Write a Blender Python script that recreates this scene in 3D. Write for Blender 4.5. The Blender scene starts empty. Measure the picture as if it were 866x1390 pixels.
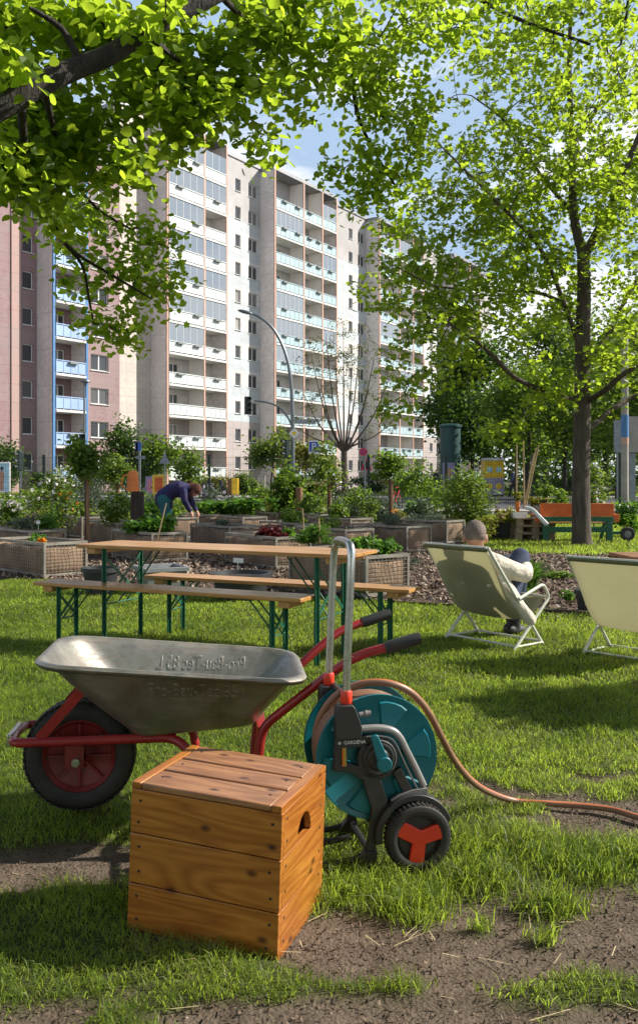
import bpy, math, random
import numpy as np
from mathutils import Vector, Matrix
R = math.radians
PI = math.pi
random.seed(7)
RNG = np.random.default_rng(11)
scene = bpy.context.scene
COL = scene.collection
# ------------------------------------------------------------------ measured camera
CX, YH, F, H = 433.0, 650.0, 1200.0, 1.22      # principal column, horizon row, focal length in pixels, eye height in metres
def P(px, py, Y):
    return Vector(((px - CX) * Y / F, Y, H - (py - YH) * Y / F))
def G(px, py, z=0.0):
    Y = (H - z) * F / (py - YH)
    return Vector(((px - CX) * Y / F, Y, z))
SUN = Vector((0.98, 0.17, 0.74)).normalized()

# ------------------------------------------------------------------ objects
def link(o, parent=None):
    COL.objects.link(o)
    if parent is not None: o.parent = parent
    return o
def tag(o, label, cat, group=None, kind=None):
    o['label'] = label; o['category'] = cat
    if group: o['group'] = group
    if kind: o['kind'] = kind
    return o
def thing(name, label, cat, loc=(0, 0, 0), rz=0.0, group=None):
    o = bpy.data.objects.new(name, None); o.empty_display_size = .1
    COL.objects.link(o); o.location = loc; o.rotation_euler = (0, 0, rz)
    return tag(o, label, cat, group)
def dup(root, loc, rz=None, label=None, group=None, scale=None):
    r = root.copy(); COL.objects.link(r); r.location = loc
    if rz is not None: r.rotation_euler = (0, 0, rz)
    if scale: r.scale = (scale,) * 3
    if label: r['label'] = label
    if group: r['group'] = group
    for ch in list(root.children):
        c = ch.copy(); COL.objects.link(c); c.parent = r
        for g in list(ch.children):
            d = g.copy(); COL.objects.link(d); d.parent = c
    return r
def structure(o):
    o['kind'] = 'structure'; return o

# ------------------------------------------------------------------ mesh builder
def frames(pts):
    pts = [Vector(p) for p in pts]
    T = []
    for i in range(len(pts)):
        a = pts[max(i - 1, 0)]; b = pts[min(i + 1, len(pts) - 1)]
        t = (b - a)
        T.append(t.normalized() if t.length > 1e-9 else Vector((0, 0, 1)))
    n = T[0].orthogonal().normalized()
    out = []
    for i, t in enumerate(T):
        n = (n - t * n.dot(t))
        n = n.normalized() if n.length > 1e-6 else t.orthogonal().normalized()
        out.append((pts[i], n, t.cross(n)))
    return out
def smooth_path(pts, k=6):
    pts = [Vector(p) for p in pts]; out = []
    for i in range(len(pts) - 1):
        p0 = pts[max(i - 1, 0)]; p1 = pts[i]; p2 = pts[i + 1]; p3 = pts[min(i + 2, len(pts) - 1)]
        for j in range(k):
            t = j / k
            out.append(.5 * ((2 * p1) + (p2 - p0) * t + (2 * p0 - 5 * p1 + 4 * p2 - p3) * t * t + (-p0 + 3 * p1 - 3 * p2 + p3) * t ** 3))
    out.append(pts[-1]); return out
def round_path(pts, r, k=5):
    pts = [Vector(p) for p in pts]; out = [pts[0]]
    for i in range(1, len(pts) - 1):
        a, b, c = pts[i - 1], pts[i], pts[i + 1]
        d1 = (a - b); d2 = (c - b)
        q = min(r, d1.length * .49, d2.length * .49)
        s = b + d1.normalized() * q; e = b + d2.normalized() * q
        for j in range(k + 1):
            t = j / k
            out.append((1 - t) ** 2 * s + 2 * t * (1 - t) * b + t * t * e)
    out.append(pts[-1]); return out
class MB:
    def __init__(s): s.v = []; s.f = []; s.m = []
    def add(s, vs, fs, mi=0, M=None):
        b = len(s.v)
        if M is not None: vs = [M @ Vector(v) for v in vs]
        s.v += [tuple(v) for v in vs]
        s.f += [tuple(b + i for i in f) for f in fs]
        s.m += [mi] * len(fs); return s
    def box(s, x0, x1, y0, y1, z0, z1, mi=0, M=None):
        return s.add([(x0, y0, z0), (x1, y0, z0), (x1, y1, z0), (x0, y1, z0), (x0, y0, z1), (x1, y0, z1), (x1, y1, z1), (x0, y1, z1)],
                     [(3, 2, 1, 0), (4, 5, 6, 7), (0, 1, 5, 4), (1, 2, 6, 5), (2, 3, 7, 6), (3, 0, 4, 7)], mi, M)
    def bar(s, p, q, w, h=None, mi=0, up=(0, 0, 1)):
        p = Vector(p); q = Vector(q); h = h or w
        t = (q - p).normalized(); u = Vector(up)
        if abs(t.dot(u)) > .98: u = Vector((1, 0, 0))
        a = t.cross(u).normalized(); b = a.cross(t)
        vs = [c + a * (i * w / 2) + b * (j * h / 2) for c in (p, q) for i, j in ((-1, -1), (1, -1), (1, 1), (-1, 1))]
        return s.add(vs, [(3, 2, 1, 0), (4, 5, 6, 7), (0, 1, 5, 4), (1, 2, 6, 5), (2, 3, 7, 6), (3, 0, 4, 7)], mi)
    def tube(s, pts, r, n=8, mi=0, cap=True, mis=None):
        fr = frames(pts); m = len(fr); vs = []; fs = []
        rr = list(r) if hasattr(r, '__len__') else [r] * m
        for (p, a, b), q in zip(fr, rr):
            for k in range(n):
                an = 2 * PI * k / n
                vs.append(p + a * (math.cos(an) * q) + b * (math.sin(an) * q))
        b0 = len(s.v)
        for i in range(m - 1):
            for k in range(n):
                k2 = (k + 1) % n
                fs.append((i * n + k, i * n + k2, (i + 1) * n + k2, (i + 1) * n + k))
        s.add(vs, fs, mi)
        if mis:
            for j in range(len(fs)): s.m[len(s.m) - len(fs) + j] = mis[j % n]
        if cap:
            s.add([], [], mi)
            s.f.append(tuple(b0 + k for k in reversed(range(n)))); s.m.append(mi)
            s.f.append(tuple(b0 + (m - 1) * n + k for k in range(n))); s.m.append(mi)
        return s
    def prism(s, poly, M, d, mi=0):
        """poly in local xy, extruded along local z by d, placed by matrix M"""
        n = len(poly)
        vs = [(x, y, 0) for x, y in poly] + [(x, y, d) for x, y in poly]
        fs = [tuple(reversed(range(n))), tuple(range(n, 2 * n))] + [(i, (i + 1) % n, n + (i + 1) % n, n + i) for i in range(n)]
        return s.add(vs, fs, mi, M)
    def lathe(s, prof, n=24, M=None, mi=0, closed=False):
        """prof list of (r, z); axis is local z"""
        vs = [(r * math.cos(2 * PI * k / n), r * math.sin(2 * PI * k / n), z) for r, z in prof for k in range(n)]
        m = len(prof); fs = []
        for i in range(m if closed else m - 1):
            j = (i + 1) % m
            for k in range(n):
                k2 = (k + 1) % n
                fs.append((i * n + k, i * n + k2, j * n + k2, j * n + k))
        if not closed:
            if prof[0][0] > 1e-6: fs.append(tuple(reversed(range(n))))
            if prof[-1][0] > 1e-6: fs.append(tuple(range((m - 1) * n, m * n)))
        return s.add(vs, fs, mi, M)
    def ell(s, c, r, n=12, m=8, mi=0, M=None):
        prof = [(max(math.sin(PI * i / m), 1e-4), -math.cos(PI * i / m)) for i in range(m + 1)]
        T = Matrix.Translation(Vector(c)) @ (M or Matrix()) @ Matrix.Diagonal((r[0], r[1], r[2], 1))
        return s.lathe(prof, n, T, mi)
    def capsule(s, pts, rr, n=12, mi=0):
        pts = [Vector(p) for p in pts]; 
        t0 = (pts[0] - pts[1]).normalized(); t1 = (pts[-1] - pts[-2]).normalized()
        P_ = [pts[0] + t0 * rr[0] * .95, pts[0] + t0 * rr[0] * .7] + pts + [pts[-1] + t1 * rr[-1] * .7, pts[-1] + t1 * rr[-1] * .95]
        r_ = [rr[0] * .25, rr[0] * .72] + list(rr) + [rr[-1] * .72, rr[-1] * .25]
        return s.tube(P_, r_, n, mi)
    def build(s, name, mats, parent=None, loc=None, rot=None, sharp=35, bevel=0, seg=2):
        me = bpy.data.meshes.new(name)
        me.from_pydata(s.v, [], s.f)
        if not isinstance(mats, (list, tuple)): mats = [mats]
        for m in mats: me.materials.append(m)
        if len(mats) > 1: me.polygons.foreach_set('material_index', s.m)
        if sharp:
            me.polygons.foreach_set('use_smooth', [True] * len(me.polygons))
            me.update(); me.set_sharp_from_angle(angle=R(sharp))
        me.update()
        o = bpy.data.objects.new(name, me); link(o, parent)
        if loc is not None: o.location = loc
        if rot is not None: o.rotation_euler = rot
        if bevel:
            b = o.modifiers.new('bevel', 'BEVEL'); b.width = bevel; b.segments = seg; b.limit_method = 'ANGLE'; b.angle_limit = R(40)
        return o
def np_mesh(name, V, loops, starts, mat, parent=None, rnd=None, smooth=True):
    """bulk mesh from numpy arrays; rnd = one float per face"""
    me = bpy.data.meshes.new(name)
    me.vertices.add(len(V)); me.vertices.foreach_set('co', np.ascontiguousarray(V, dtype=np.float32).ravel())
    me.loops.add(len(loops)); me.loops.foreach_set('vertex_index', loops.astype(np.int32))
    me.polygons.add(len(starts)); me.polygons.foreach_set('loop_start', starts.astype(np.int32))
    me.update(calc_edges=True)
    if smooth: me.polygons.foreach_set('use_smooth', np.ones(len(starts), dtype=bool))
    if rnd is not None:
        a = me.attributes.new('rnd', 'FLOAT', 'FACE'); a.data.foreach_set('value', rnd.astype(np.float32))
    mats = mat if isinstance(mat, (list, tuple)) else [mat]
    for m in mats: me.materials.append(m)
    o = bpy.data.objects.new(name, me); link(o, parent); return o

# ------------------------------------------------------------------ leaves
def half(pts):   # right outline base->tip as (x, y) ; returns verts and two faces folded on the midrib
    n = len(pts)
    vs = [(0, 0, 0)] + [(x, y, .22 * abs(x)) for x, y in pts] + [(0, 1, -.06)] + [(-x, y, .22 * abs(x)) for x, y in reversed(pts)]
    tip = n + 1
    return np.array(vs), [list(range(0, tip + 1)), [tip] + list(range(tip + 1, 2 * n + 2)) + [0]]
LEAF = {
    'round': half([(.30, -.08), (.50, .22), (.44, .58), (.20, .86)]),
    'ovate': half([(.30, .25), (.26, .62)]),
    'lobed': half([(.34, -.04), (.26, .18), (.56, .42), (.24, .52), (.30, .80)]),
    'lance': half([(.13, .35), (.09, .7)]),
    'quad': half([(.42, .45)]),
}
def leaves(name, pos, size, mat, parent=None, shape='ovate', droop=.5, flat=.9, nrm=None, seed=0):
    rg = np.random.default_rng(seed + 5)
    pos = np.asarray(pos, dtype=float); N = len(pos)
    T, faces = LEAF[shape]
    size = np.broadcast_to(np.asarray(size, dtype=float), (N,)) * rg.uniform(.7, 1.25, N)
    up = np.array([0, 0, 1.0])
    n = up + rg.normal(0, flat, (N, 3)) * .75
    if nrm is not None: n = n * .6 + nrm * .9
    n /= np.linalg.norm(n, axis=1, keepdims=True)
    a = rg.uniform(0, 2 * PI, N)
    t = np.stack([np.cos(a), np.sin(a), -droop * rg.uniform(.2, 1.6, N)], 1)
    t -= n * (t * n).sum(1, keepdims=True); t /= np.linalg.norm(t, axis=1, keepdims=True)
    b = np.cross(t, n)
    V = pos[:, None, :] + size[:, None, None] * (T[None, :, 0:1] * b[:, None, :] + T[None, :, 1:2] * t[:, None, :] + T[None, :, 2:3] * n[:, None, :])
    nv = len(T)
    loops = np.concatenate([np.array(f) for f in faces]); ll = len(loops)
    L = (loops[None, :] + (np.arange(N) * nv)[:, None]).ravel()
    st = np.cumsum([0] + [len(f) for f in faces[:-1]])
    S = (st[None, :] + (np.arange(N) * ll)[:, None]).ravel()
    rn = np.repeat(np.clip(rg.normal(.5, .22, N), 0, 1), len(faces))
    return np_mesh(name, V.reshape(-1, 3), L, S, mat, parent, rn, smooth=False)

# ------------------------------------------------------------------ branching
class Skel:
    def __init__(s): s.p = []; s.par = []; s.r = []
    def chain(s, pts, rads, parent=-1):
        idx = []
        for q, r in zip(pts, rads):
            s.p.append(np.array(q, dtype=float)); s.par.append(parent); s.r.append(r)
            parent = len(s.p) - 1; idx.append(parent)
        return idx
    def near(s, q):
        A = np.array(s.p); return int(np.argmin(((A - np.array(q)) ** 2).sum(1)))
    def grow(s, targets, r0=.004, sag=.0, sub=5, minrad=0.0, rg=None, lift=.15):
        """connect every target to the closest point already there; returns twig points for the leaves"""
        rg = rg or RNG; twig = []
        T = np.array([np.array(t, dtype=float) for t in targets])
        A = np.array(s.p)
        d = np.array([np.min(((A - t) ** 2).sum(1)) for t in T])
        for k in np.argsort(d):
            t = T[k]; A = np.array(s.p)
            i = int(np.argmin(((A - t) ** 2).sum(1)))
            a = A[i]; L = np.linalg.norm(t - a)
            if L < 1e-4: continue
            m = (a + t) / 2 + rg.normal(0, .10, 3) * L + np.array([0, 0, lift * L])
            pts = []; n = max(2, min(sub, int(L / .12) + 2))
            for j in range(1, n + 1):
                u = j / n
                pts.append((1 - u) ** 2 * a + 2 * u * (1 - u) * m + u * u * t - np.array([0, 0, sag * L * u * u]))
            s.chain(pts, [r0] * n, i)
            twig.append(pts)
        return twig
    def thicken(s, e=2.2, cap=1e9):
        n = len(s.p); acc = np.zeros(n); r = np.array(s.r)
        for i in range(n - 1, -1, -1):
            if s.r[i] < .0119: r[i] = max(r[i], acc[i] ** (1 / e) if acc[i] > 0 else 0)
            r[i] = min(r[i], cap)
            p = s.par[i]
            if p >= 0: acc[p] += min(r[i] ** e, s.r[i] ** e if s.r[i] > .02 else r[i] ** e)
        s.r = list(r)
    def mesh(s, mb, n0=7, mi=0):
        ch = {}
        for i, p in enumerate(s.par): ch.setdefault(p, []).append(i)
        stack = [(r, None) for r in ch.get(-1, [])]
        while stack:
            i, pa = stack.pop()
            pts = []; rr = []
            if pa is not None:
                pts.append(s.p[pa]); rr.append(min(s.r[pa], s.r[i] * 1.25))
            while True:
                pts.append(s.p[i]); rr.append(s.r[i])
                c = ch.get(i, [])
                if not c: break
                c = sorted(c, key=lambda q: -s.r[q])
                for q in c[1:]: stack.append((q, i))
                i = c[0]
            if len(pts) > 1:
                rr[-1] *= .6
                mb.tube([Vector(q) for q in pts], rr, n0 if max(rr) > .02 else 4, mi)
        return mb

# ------------------------------------------------------------------ materials
def new_mat(name):
    m = bpy.data.materials.new(name); m.use_nodes = True
    nt = m.node_tree; nt.nodes.clear()
    out = nt.nodes.new('ShaderNodeOutputMaterial')
    return m, nt, out
def N(nt, typ, ins=None, **kw):
    n = nt.nodes.new(typ)
    for k, v in kw.items(): setattr(n, k, v)
    for k, v in (ins or {}).items():
        if hasattr(v, 'links'): pass
        if isinstance(v, bpy.types.NodeSocket): nt.links.new(v, n.inputs[k])
        else: n.inputs[k].default_value = v
    return n
def C4(c): return (c[0], c[1], c[2], 1.0)
def mixc(nt, f, a, b):
    n = nt.nodes.new('ShaderNodeMix'); n.data_type = 'RGBA'
    for s_, v in ((n.inputs[0], f), (n.inputs[6], a), (n.inputs[7], b)):
        if isinstance(v, bpy.types.NodeSocket): nt.links.new(v, s_)
        else: s_.default_value = v if not isinstance(v, tuple) or len(v) == 4 else C4(v)
    return n.outputs[2]
def ramp(nt, src, stops):
    n = nt.nodes.new('ShaderNodeValToRGB'); e = n.color_ramp.elements
    e[0].position, e[0].color = stops[0][0], C4(stops[0][1]); e[1].position, e[1].color = stops[-1][0], C4(stops[-1][1])
    for p, c in stops[1:-1]:
        q = e.new(p); q.color = C4(c)
    nt.links.new(src, n.inputs[0]); return n.outputs[0]
def coord(nt, scale=(1, 1, 1), kind='Object', rot=(0, 0, 0)):
    tc = nt.nodes.new('ShaderNodeTexCoord')
    mp = N(nt, 'ShaderNodeMapping', {'Vector': tc.outputs[kind], 'Scale': scale, 'Rotation': rot})
    return mp.outputs[0]
def noise(nt, vec, scale, detail=5, rough=.55):
    return N(nt, 'ShaderNodeTexNoise', {'Vector': vec, 'Scale': scale, 'Detail': detail, 'Roughness': rough}).outputs[0]
def val(nt, op, a, b=None, c=None, clamp=False):
    n = nt.nodes.new('ShaderNodeMath'); n.operation = op; n.use_clamp = clamp
    for i, v in enumerate((a, b, c)):
        if v is None: continue
        if isinstance(v, bpy.types.NodeSocket): nt.links.new(v, n.inputs[i])
        else: n.inputs[i].default_value = v
    return n.outputs[0]
def bump(nt, h, strength=.3, dist=.01):
    return N(nt, 'ShaderNodeBump', {'Height': h, 'Strength': strength, 'Distance': dist}).outputs[0]
def mat(name, col, rough=.6, metal=0., var=.18, vs=6., bs=60., bst=.0, bd=.004, col2=None, spec=.5, rvar=.12, scale=(1, 1, 1), coat=0., wear=None, wearth=.62):
    m, nt, out = new_mat(name)
    v = coord(nt, scale)
    n1 = noise(nt, v, vs)
    a = tuple(c * (1 - var) for c in col); b = col2 or tuple(min(c * (1 + var), 1) for c in col)
    c = ramp(nt, n1, [(.3, a), (.7, b)])
    n2 = noise(nt, v, vs * 5, 4)
    if wear:
        f = ramp(nt, n2, [(wearth, (0, 0, 0)), (wearth + .05, (1, 1, 1))])
        c = mixc(nt, f, c, C4(wear))
    rr = val(nt, 'MULTIPLY_ADD', n2, rvar * 2, rough - rvar)
    ins = {'Base Color': c, 'Roughness': rr, 'Metallic': metal, 'Specular IOR Level': spec, 'Coat Weight': coat}
    if bst: ins['Normal'] = bump(nt, noise(nt, v, bs, 4), bst, bd)
    p = N(nt, 'ShaderNodeBsdfPrincipled', ins)
    nt.links.new(p.outputs[0], out.inputs[0]); return m
def leaf_mat(name, c1, c2, tr, trans=.5, rough=.45, spec=.35):
    m, nt, out = new_mat(name)
    at = N(nt, 'ShaderNodeAttribute', attribute_name='rnd')
    c = ramp(nt, at.outputs['Fac'], [(.1, c1), (.9, c2)])
    t = ramp(nt, at.outputs['Fac'], [(.1, tuple(x * .7 for x in tr)), (.9, tuple(x * 1.2 for x in tr))])
    p = N(nt, 'ShaderNodeBsdfPrincipled', {'Base Color': c, 'Roughness': rough, 'Specular IOR Level': spec})
    q = N(nt, 'ShaderNodeBsdfTranslucent', {'Color': t})
    mx = N(nt, 'ShaderNodeMixShader', {0: trans, 1: p.outputs[0], 2: q.outputs[0]})
    nt.links.new(mx.outputs[0], out.inputs[0]); return m
def wood_mat(name, c1, c2, cd, rough=.4, scale=1.0, knots=True, coat=.0, axis='x', grey=0., flat='y'):
    """grain runs along local x (or y / z)"""
    m, nt, out = new_mat(name)
    sc = {'x': (1.2, 14, 14), 'y': (14, 1.2, 14), 'z': (14, 14, 1.2)}[axis]
    oi = nt.nodes.new('ShaderNodeObjectInfo')
    tc = nt.nodes.new('ShaderNodeTexCoord')
    ad = N(nt, 'ShaderNodeVectorMath', {0: tc.outputs['Object'], 1: oi.outputs['Random']}, operation='ADD')
    v = N(nt, 'ShaderNodeMapping', {'Vector': ad.outputs[0], 'Scale': tuple(s * scale for s in sc)}).outputs[0]
    v2 = N(nt, 'ShaderNodeMapping', {'Vector': ad.outputs[0], 'Scale': tuple(scale * (.7 if s < 3 else 6.0) for s in sc)}).outputs[0]
    n1 = noise(nt, v2, 1.3, 2)
    n2 = noise(nt, v, 9.0, 6, .75)
    w = val(nt, 'FRACT', val(nt, 'MULTIPLY', n1, 14.0))
    w = val(nt, 'ABSOLUTE', val(nt, 'SUBTRACT', w, .5))
    g = val(nt, 'ADD', val(nt, 'MULTIPLY', w, .75), val(nt, 'MULTIPLY', n2, .75))
    c = ramp(nt, g, [(.22, tuple(x * .62 for x in c1)), (.42, c1), (.85, c2)])
    if knots:
        sx_ = N(nt, 'ShaderNodeSeparateXYZ', {0: ad.outputs[0]})
        v3 = N(nt, 'ShaderNodeCombineXYZ', {0: val(nt, 'MULTIPLY', sx_.outputs[0], 7.0 * scale), 1: val(nt, 'MULTIPLY', sx_.outputs[2 if flat == 'y' else 1], 12.0 * scale), 2: 0.0}).outputs[0]
        vo = N(nt, 'ShaderNodeTexVoronoi', {'Vector': v3, 'Scale': 1.0, 'Randomness': 1.0}, voronoi_dimensions='2D')
        kf = ramp(nt, vo.outputs['Distance'], [(.045, (1, 1, 1)), (.15, (0, 0, 0))])
        pick = val(nt, 'GREATER_THAN', N(nt, 'ShaderNodeSeparateColor', {0: vo.outputs['Color']}).outputs[0], .45)
        c = mixc(nt, val(nt, 'MULTIPLY', kf, pick), c, C4(cd))
    big = noise(nt, N(nt, 'ShaderNodeMapping', {'Vector': ad.outputs[0], 'Scale': (3, 3, 3)}).outputs[0], 1.5, 4)
    c = mixc(nt, ramp(nt, big, [(.4, (0, 0, 0)), (.85, (.40, .40, .40))]), c, C4(tuple(x * .55 + grey for x in c1)))
    p = N(nt, 'ShaderNodeBsdfPrincipled', {'Base Color': c, 'Roughness': val(nt, 'MULTIPLY_ADD', n2, .25, rough - .1), 'Coat Weight': coat, 'Coat Roughness': .25,
          'Normal': bump(nt, g, .25, .002)})
    nt.links.new(p.outputs[0], out.inputs[0]); return m
M_ = {}
def M(k): return M_[k]
M_['linden'] = leaf_mat('linden_leaf', (.06, .115, .012), (.11, .18, .02), (.50, .68, .04), .60)
M_['maple'] = leaf_mat('maple_leaf', (.07, .125, .014), (.13, .19, .024), (.48, .64, .04), .60)
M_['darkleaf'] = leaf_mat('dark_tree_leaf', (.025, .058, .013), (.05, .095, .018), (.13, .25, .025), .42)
M_['midleaf'] = leaf_mat('mid_tree_leaf', (.045, .095, .015), (.10, .155, .025), (.24, .38, .035), .48)
M_['lightleaf'] = leaf_mat('light_shrub_leaf', (.07, .13, .02), (.13, .19, .035), (.26, .36, .04), .45)
M_['greyleaf'] = leaf_mat('grey_green_leaf', (.08, .11, .075), (.13, .16, .11), (.12, .17, .08), .3)
M_['herb'] = leaf_mat('herb_leaf', (.04, .12, .015), (.09, .19, .025), (.18, .36, .03), .45)
M_['yellowleaf'] = leaf_mat('yellow_green_leaf', (.12, .14, .02), (.2, .2, .03), (.36, .36, .04), .4)
M_['redleaf'] = leaf_mat('red_leaf', (.05, .012, .012), (.10, .02, .02), (.16, .02, .02), .35)
M_['sparse'] = leaf_mat('olive_young_leaf', (.07, .09, .02), (.12, .13, .03), (.22, .24, .04), .4)
M_['whiteflower'] = leaf_mat('white_petal', (.65, .62, .58), (.8, .78, .75), (.6, .58, .5), .3)
M_['orangeflower'] = leaf_mat('orange_petal', (.75, .22, .02), (.85, .40, .03), (.8, .35, .03), .3)
M_['pinkflower'] = leaf_mat('pink_petal', (.7, .4, .35), (.8, .5, .45), (.6, .4, .3), .3)
M_['lilacflower'] = leaf_mat('lilac_petal', (.42, .36, .5), (.55, .48, .62), (.4, .35, .45), .3)
M_['grass'] = leaf_mat('grass_blade', (.08, .135, .016), (.175, .225, .036), (.47, .62, .06), .50, .5, .3)
M_['drygrass'] = leaf_mat('dry_grass_blade', (.16, .16, .05), (.26, .23, .09), (.3, .28, .1), .35)
M_['bark'] = mat('bark', (.075, .058, .042), .9, 0, .45, 3, 9, .9, .03, scale=(5, 5, 1.2))
M_['barkdark'] = mat('bark_dark', (.026, .020, .016), .9, 0, .4, 8, 30, .8, .02, scale=(2, 2, 1))
M_['twig'] = mat('young_bark', (.09, .07, .05), .85, 0, .3, 10, 40, .5)
M_['boxwood'] = wood_mat('varnished_pine', (.33, .105, .016), (.50, .195, .034), (.085, .026, .010), .30, 1.0, True, .35)
M_['lidwood'] = wood_mat('weathered_varnished_pine', (.26, .11, .045), (.42, .20, .085), (.08, .03, .014), .38, 1.0, True, .2, grey=.03, flat='z')
M_['benchwood'] = wood_mat('lacquered_spruce', (.44, .205, .06), (.56, .30, .10), (.30, .13, .04), .33, .5, False, .3)
M_['palletwood'] = wood_mat('pallet_wood', (.22, .16, .10), (.34, .26, .17), (.1, .06, .04), .8, .6, False)
M_['stakewood'] = wood_mat('stake_wood', (.22, .11, .055), (.33, .18, .09), (.1, .05, .03), .8, .6, False, axis='z')
M_['stumpwood'] = mat('dark_old_timber', (.05, .032, .024), .9, 0, .5, 5, 20, .8, .02, scale=(3, 3, .5))
M_['greenmetal'] = mat('green_painted_steel', (.012, .10, .052), .42, .0, .2, 6, wear=(.05, .05, .03), wearth=.70)
M_['steel'] = mat('galvanised_tube', (.52, .53, .52), .30, 1., .12, 14, 60, .05)
def tray_mat():
    m, nt, out = new_mat('galvanised_tray_sheet')
    v = coord(nt)
    n1 = noise(nt, v, 7, 8, .65); n2 = noise(nt, coord(nt, (3, 14, 30)), 3, 5, .6); n3 = noise(nt, v, 45, 4)
    c = ramp(nt, n1, [(.30, (.27, .235, .19)), (.55, (.42, .40, .36)), (.8, (.54, .52, .48))])
    dirt = ramp(nt, val(nt, 'ADD', val(nt, 'MULTIPLY', n2, .6), val(nt, 'MULTIPLY', n1, .5)), [(.55, (0, 0, 0)), (.72, (.8, .8, .8))])
    c = mixc(nt, dirt, c, C4((.17, .12, .075)))
    rr = val(nt, 'MULTIPLY_ADD', n1, .3, .30)
    me = val(nt, 'SUBTRACT', .92, val(nt, 'MULTIPLY', dirt, .7))
    p = N(nt, 'ShaderNodeBsdfPrincipled', {'Base Color': c, 'Roughness': rr, 'Metallic': me, 'Normal': bump(nt, n3, .05, .002)})
    nt.links.new(p.outputs[0], out.inputs[0]); return m
M_['tray'] = tray_mat()
M_['redpaint'] = mat('red_paint', (.29, .014, .018), .38, 0, .25, 9, wear=(.12, .05, .04), wearth=.68, coat=.2)
M_['rubber'] = mat('tyre_rubber', (.018, .017, .016), .75, 0, .35, 12, 60, .2, col2=(.04, .035, .03))
M_['grip'] = mat('rubber_grip', (.022, .022, .022), .6, 0, .3, 12)
M_['redrim'] = mat('red_rim', (.17, .014, .013), .45, 0, .35, 10, wear=(.06, .03, .02), wearth=.62)
M_['teal'] = mat('teal_plastic', (.004, .135, .165), .38, 0, .12, 5, spec=.5, wear=(.03, .15, .15), wearth=.75)
M_['blackplastic'] = mat('dark_grey_plastic', (.030, .028, .026), .5, 0, .3, 8)
M_['greyplastic'] = mat('mid_grey_plastic', (.21, .20, .19), .42, 0, .15, 8)
M_['redplastic'] = mat('red_orange_plastic', (.70, .045, .018), .38, 0, .12, 8)
M_['hosetan'] = mat('hose_tan', (.24, .135, .085), .42, 0, .2, 4)
M_['hoseorange'] = mat('hose_orange', (.52, .15, .06), .42, 0, .2, 4)
M_['brass'] = mat('brass', (.6, .42, .18), .3, 1.)
M_['lettering'] = mat('white_lettering', (.7, .7, .7), .5)
M_['whitetube'] = mat('cream_painted_tube', (.62, .62, .52), .4, 0, .1, 8)
def fabric_mat(name, col, tr, thr=.35, hole=0.):
    m, nt, out = new_mat(name)
    v = coord(nt)
    n1 = noise(nt, v, 5, 4)
    w = N(nt, 'ShaderNodeTexChecker', {'Vector': coord(nt, (1, 1, 1)), 'Scale': 260.})
    c = ramp(nt, n1, [(.3, tuple(x * .88 for x in col)), (.7, tuple(min(1, x * 1.08) for x in col))])
    p = N(nt, 'ShaderNodeBsdfPrincipled', {'Base Color': c, 'Roughness': .75, 'Normal': bump(nt, w.outputs['Fac'], .15, .001)})
    q = N(nt, 'ShaderNodeBsdfTranslucent', {'Color': C4(tr)})
    mx = N(nt, 'ShaderNodeMixShader', {0: thr, 1: p.outputs[0], 2: q.outputs[0]})
    if hole: mx = N(nt, 'ShaderNodeMixShader', {0: hole, 1: mx.outputs[0], 2: N(nt, 'ShaderNodeBsdfTransparent').outputs[0]})   # open weave
    nt.links.new(mx.outputs[0], out.inputs[0]); return m
M_['sling'] = fabric_mat('beige_sling_fabric', (.49, .465, .345), (.57, .55, .34), .45, .14)
M_['slinghem'] = fabric_mat('olive_hem', (.20, .20, .10), (.22, .22, .08), .3)
M_['creamcloth'] = mat('cream_jacket_cloth', (.60, .54, .43), .85, 0, .12, 7, 15, .8, .025)
M_['jeans'] = mat('dark_jeans', (.030, .045, .085), .9, 0, .3, 10, 30, .4, .006)
M_['navy'] = mat('navy_jacket', (.020, .018, .075), .8, 0, .3, 6, 22, .5, .012)
M_['tealcloth'] = mat('teal_trousers', (.02, .12, .14), .9, 0, .2, 8)
M_['skin'] = mat('skin', (.48, .24, .16), .55, 0, .10, 9)
M_['hairgrey'] = mat('short_grey_hair', (.10, .072, .054), .85, 0, .3, 9, 300, .3, .002, col2=(.20, .155, .125))
M_['hairred'] = mat('auburn_hair', (.12, .035, .02), .8, 0, .4, 18, 60, .8, .02)
M_['black'] = mat('black_leather', (.015, .014, .014), .6)
M_['darkcloth'] = mat('dark_cloth', (.02, .022, .032), .85)
M_['bluecloth'] = mat('blue_cloth', (.05, .08, .16), .85)
M_['frame'] = mat('weathered_grey_frame', (.265, .24, .195), .55, .25, .28, 5, wear=(.16, .13, .10), wearth=.6)
M_['wire'] = mat('grey_mesh_wire', (.26, .24, .20), .6, .2, .2, 10)
M_['liner'] = mat('brown_liner_board', (.20, .12, .07), .9, 0, .35, 4, 22, .6, .02, col2=(.34, .225, .14), scale=(1, 1, .6))
M_['potsoil'] = mat('potting_soil', (.035, .024, .017), .95, 0, .45, 18, 60, 1., .03)
M_['blackpot'] = mat('black_plastic_pot', (.025, .026, .028), .55, 0, .3, 6)
M_['greypot'] = mat('grey_plastic_pot', (.20, .21, .21), .5, 0, .2, 6)
M_['terracotta'] = mat('terracotta', (.42, .17, .10), .8, 0, .2, 8)
M_['labelwhite'] = mat('white_plastic_label', (.72, .72, .70), .5)
M_['orangeplastic'] = mat('faded_orange_plastic', (.72, .20, .035), .55, 0, .15, 7)
M_['orangepaint'] = mat('orange_painted_wood', (.60, .115, .018), .6, 0, .2, 6, wear=(.35, .12, .05), wearth=.68)
M_['greenpaint'] = mat('green_painted_wood', (.015, .095, .045), .6, 0, .25, 6)
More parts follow.
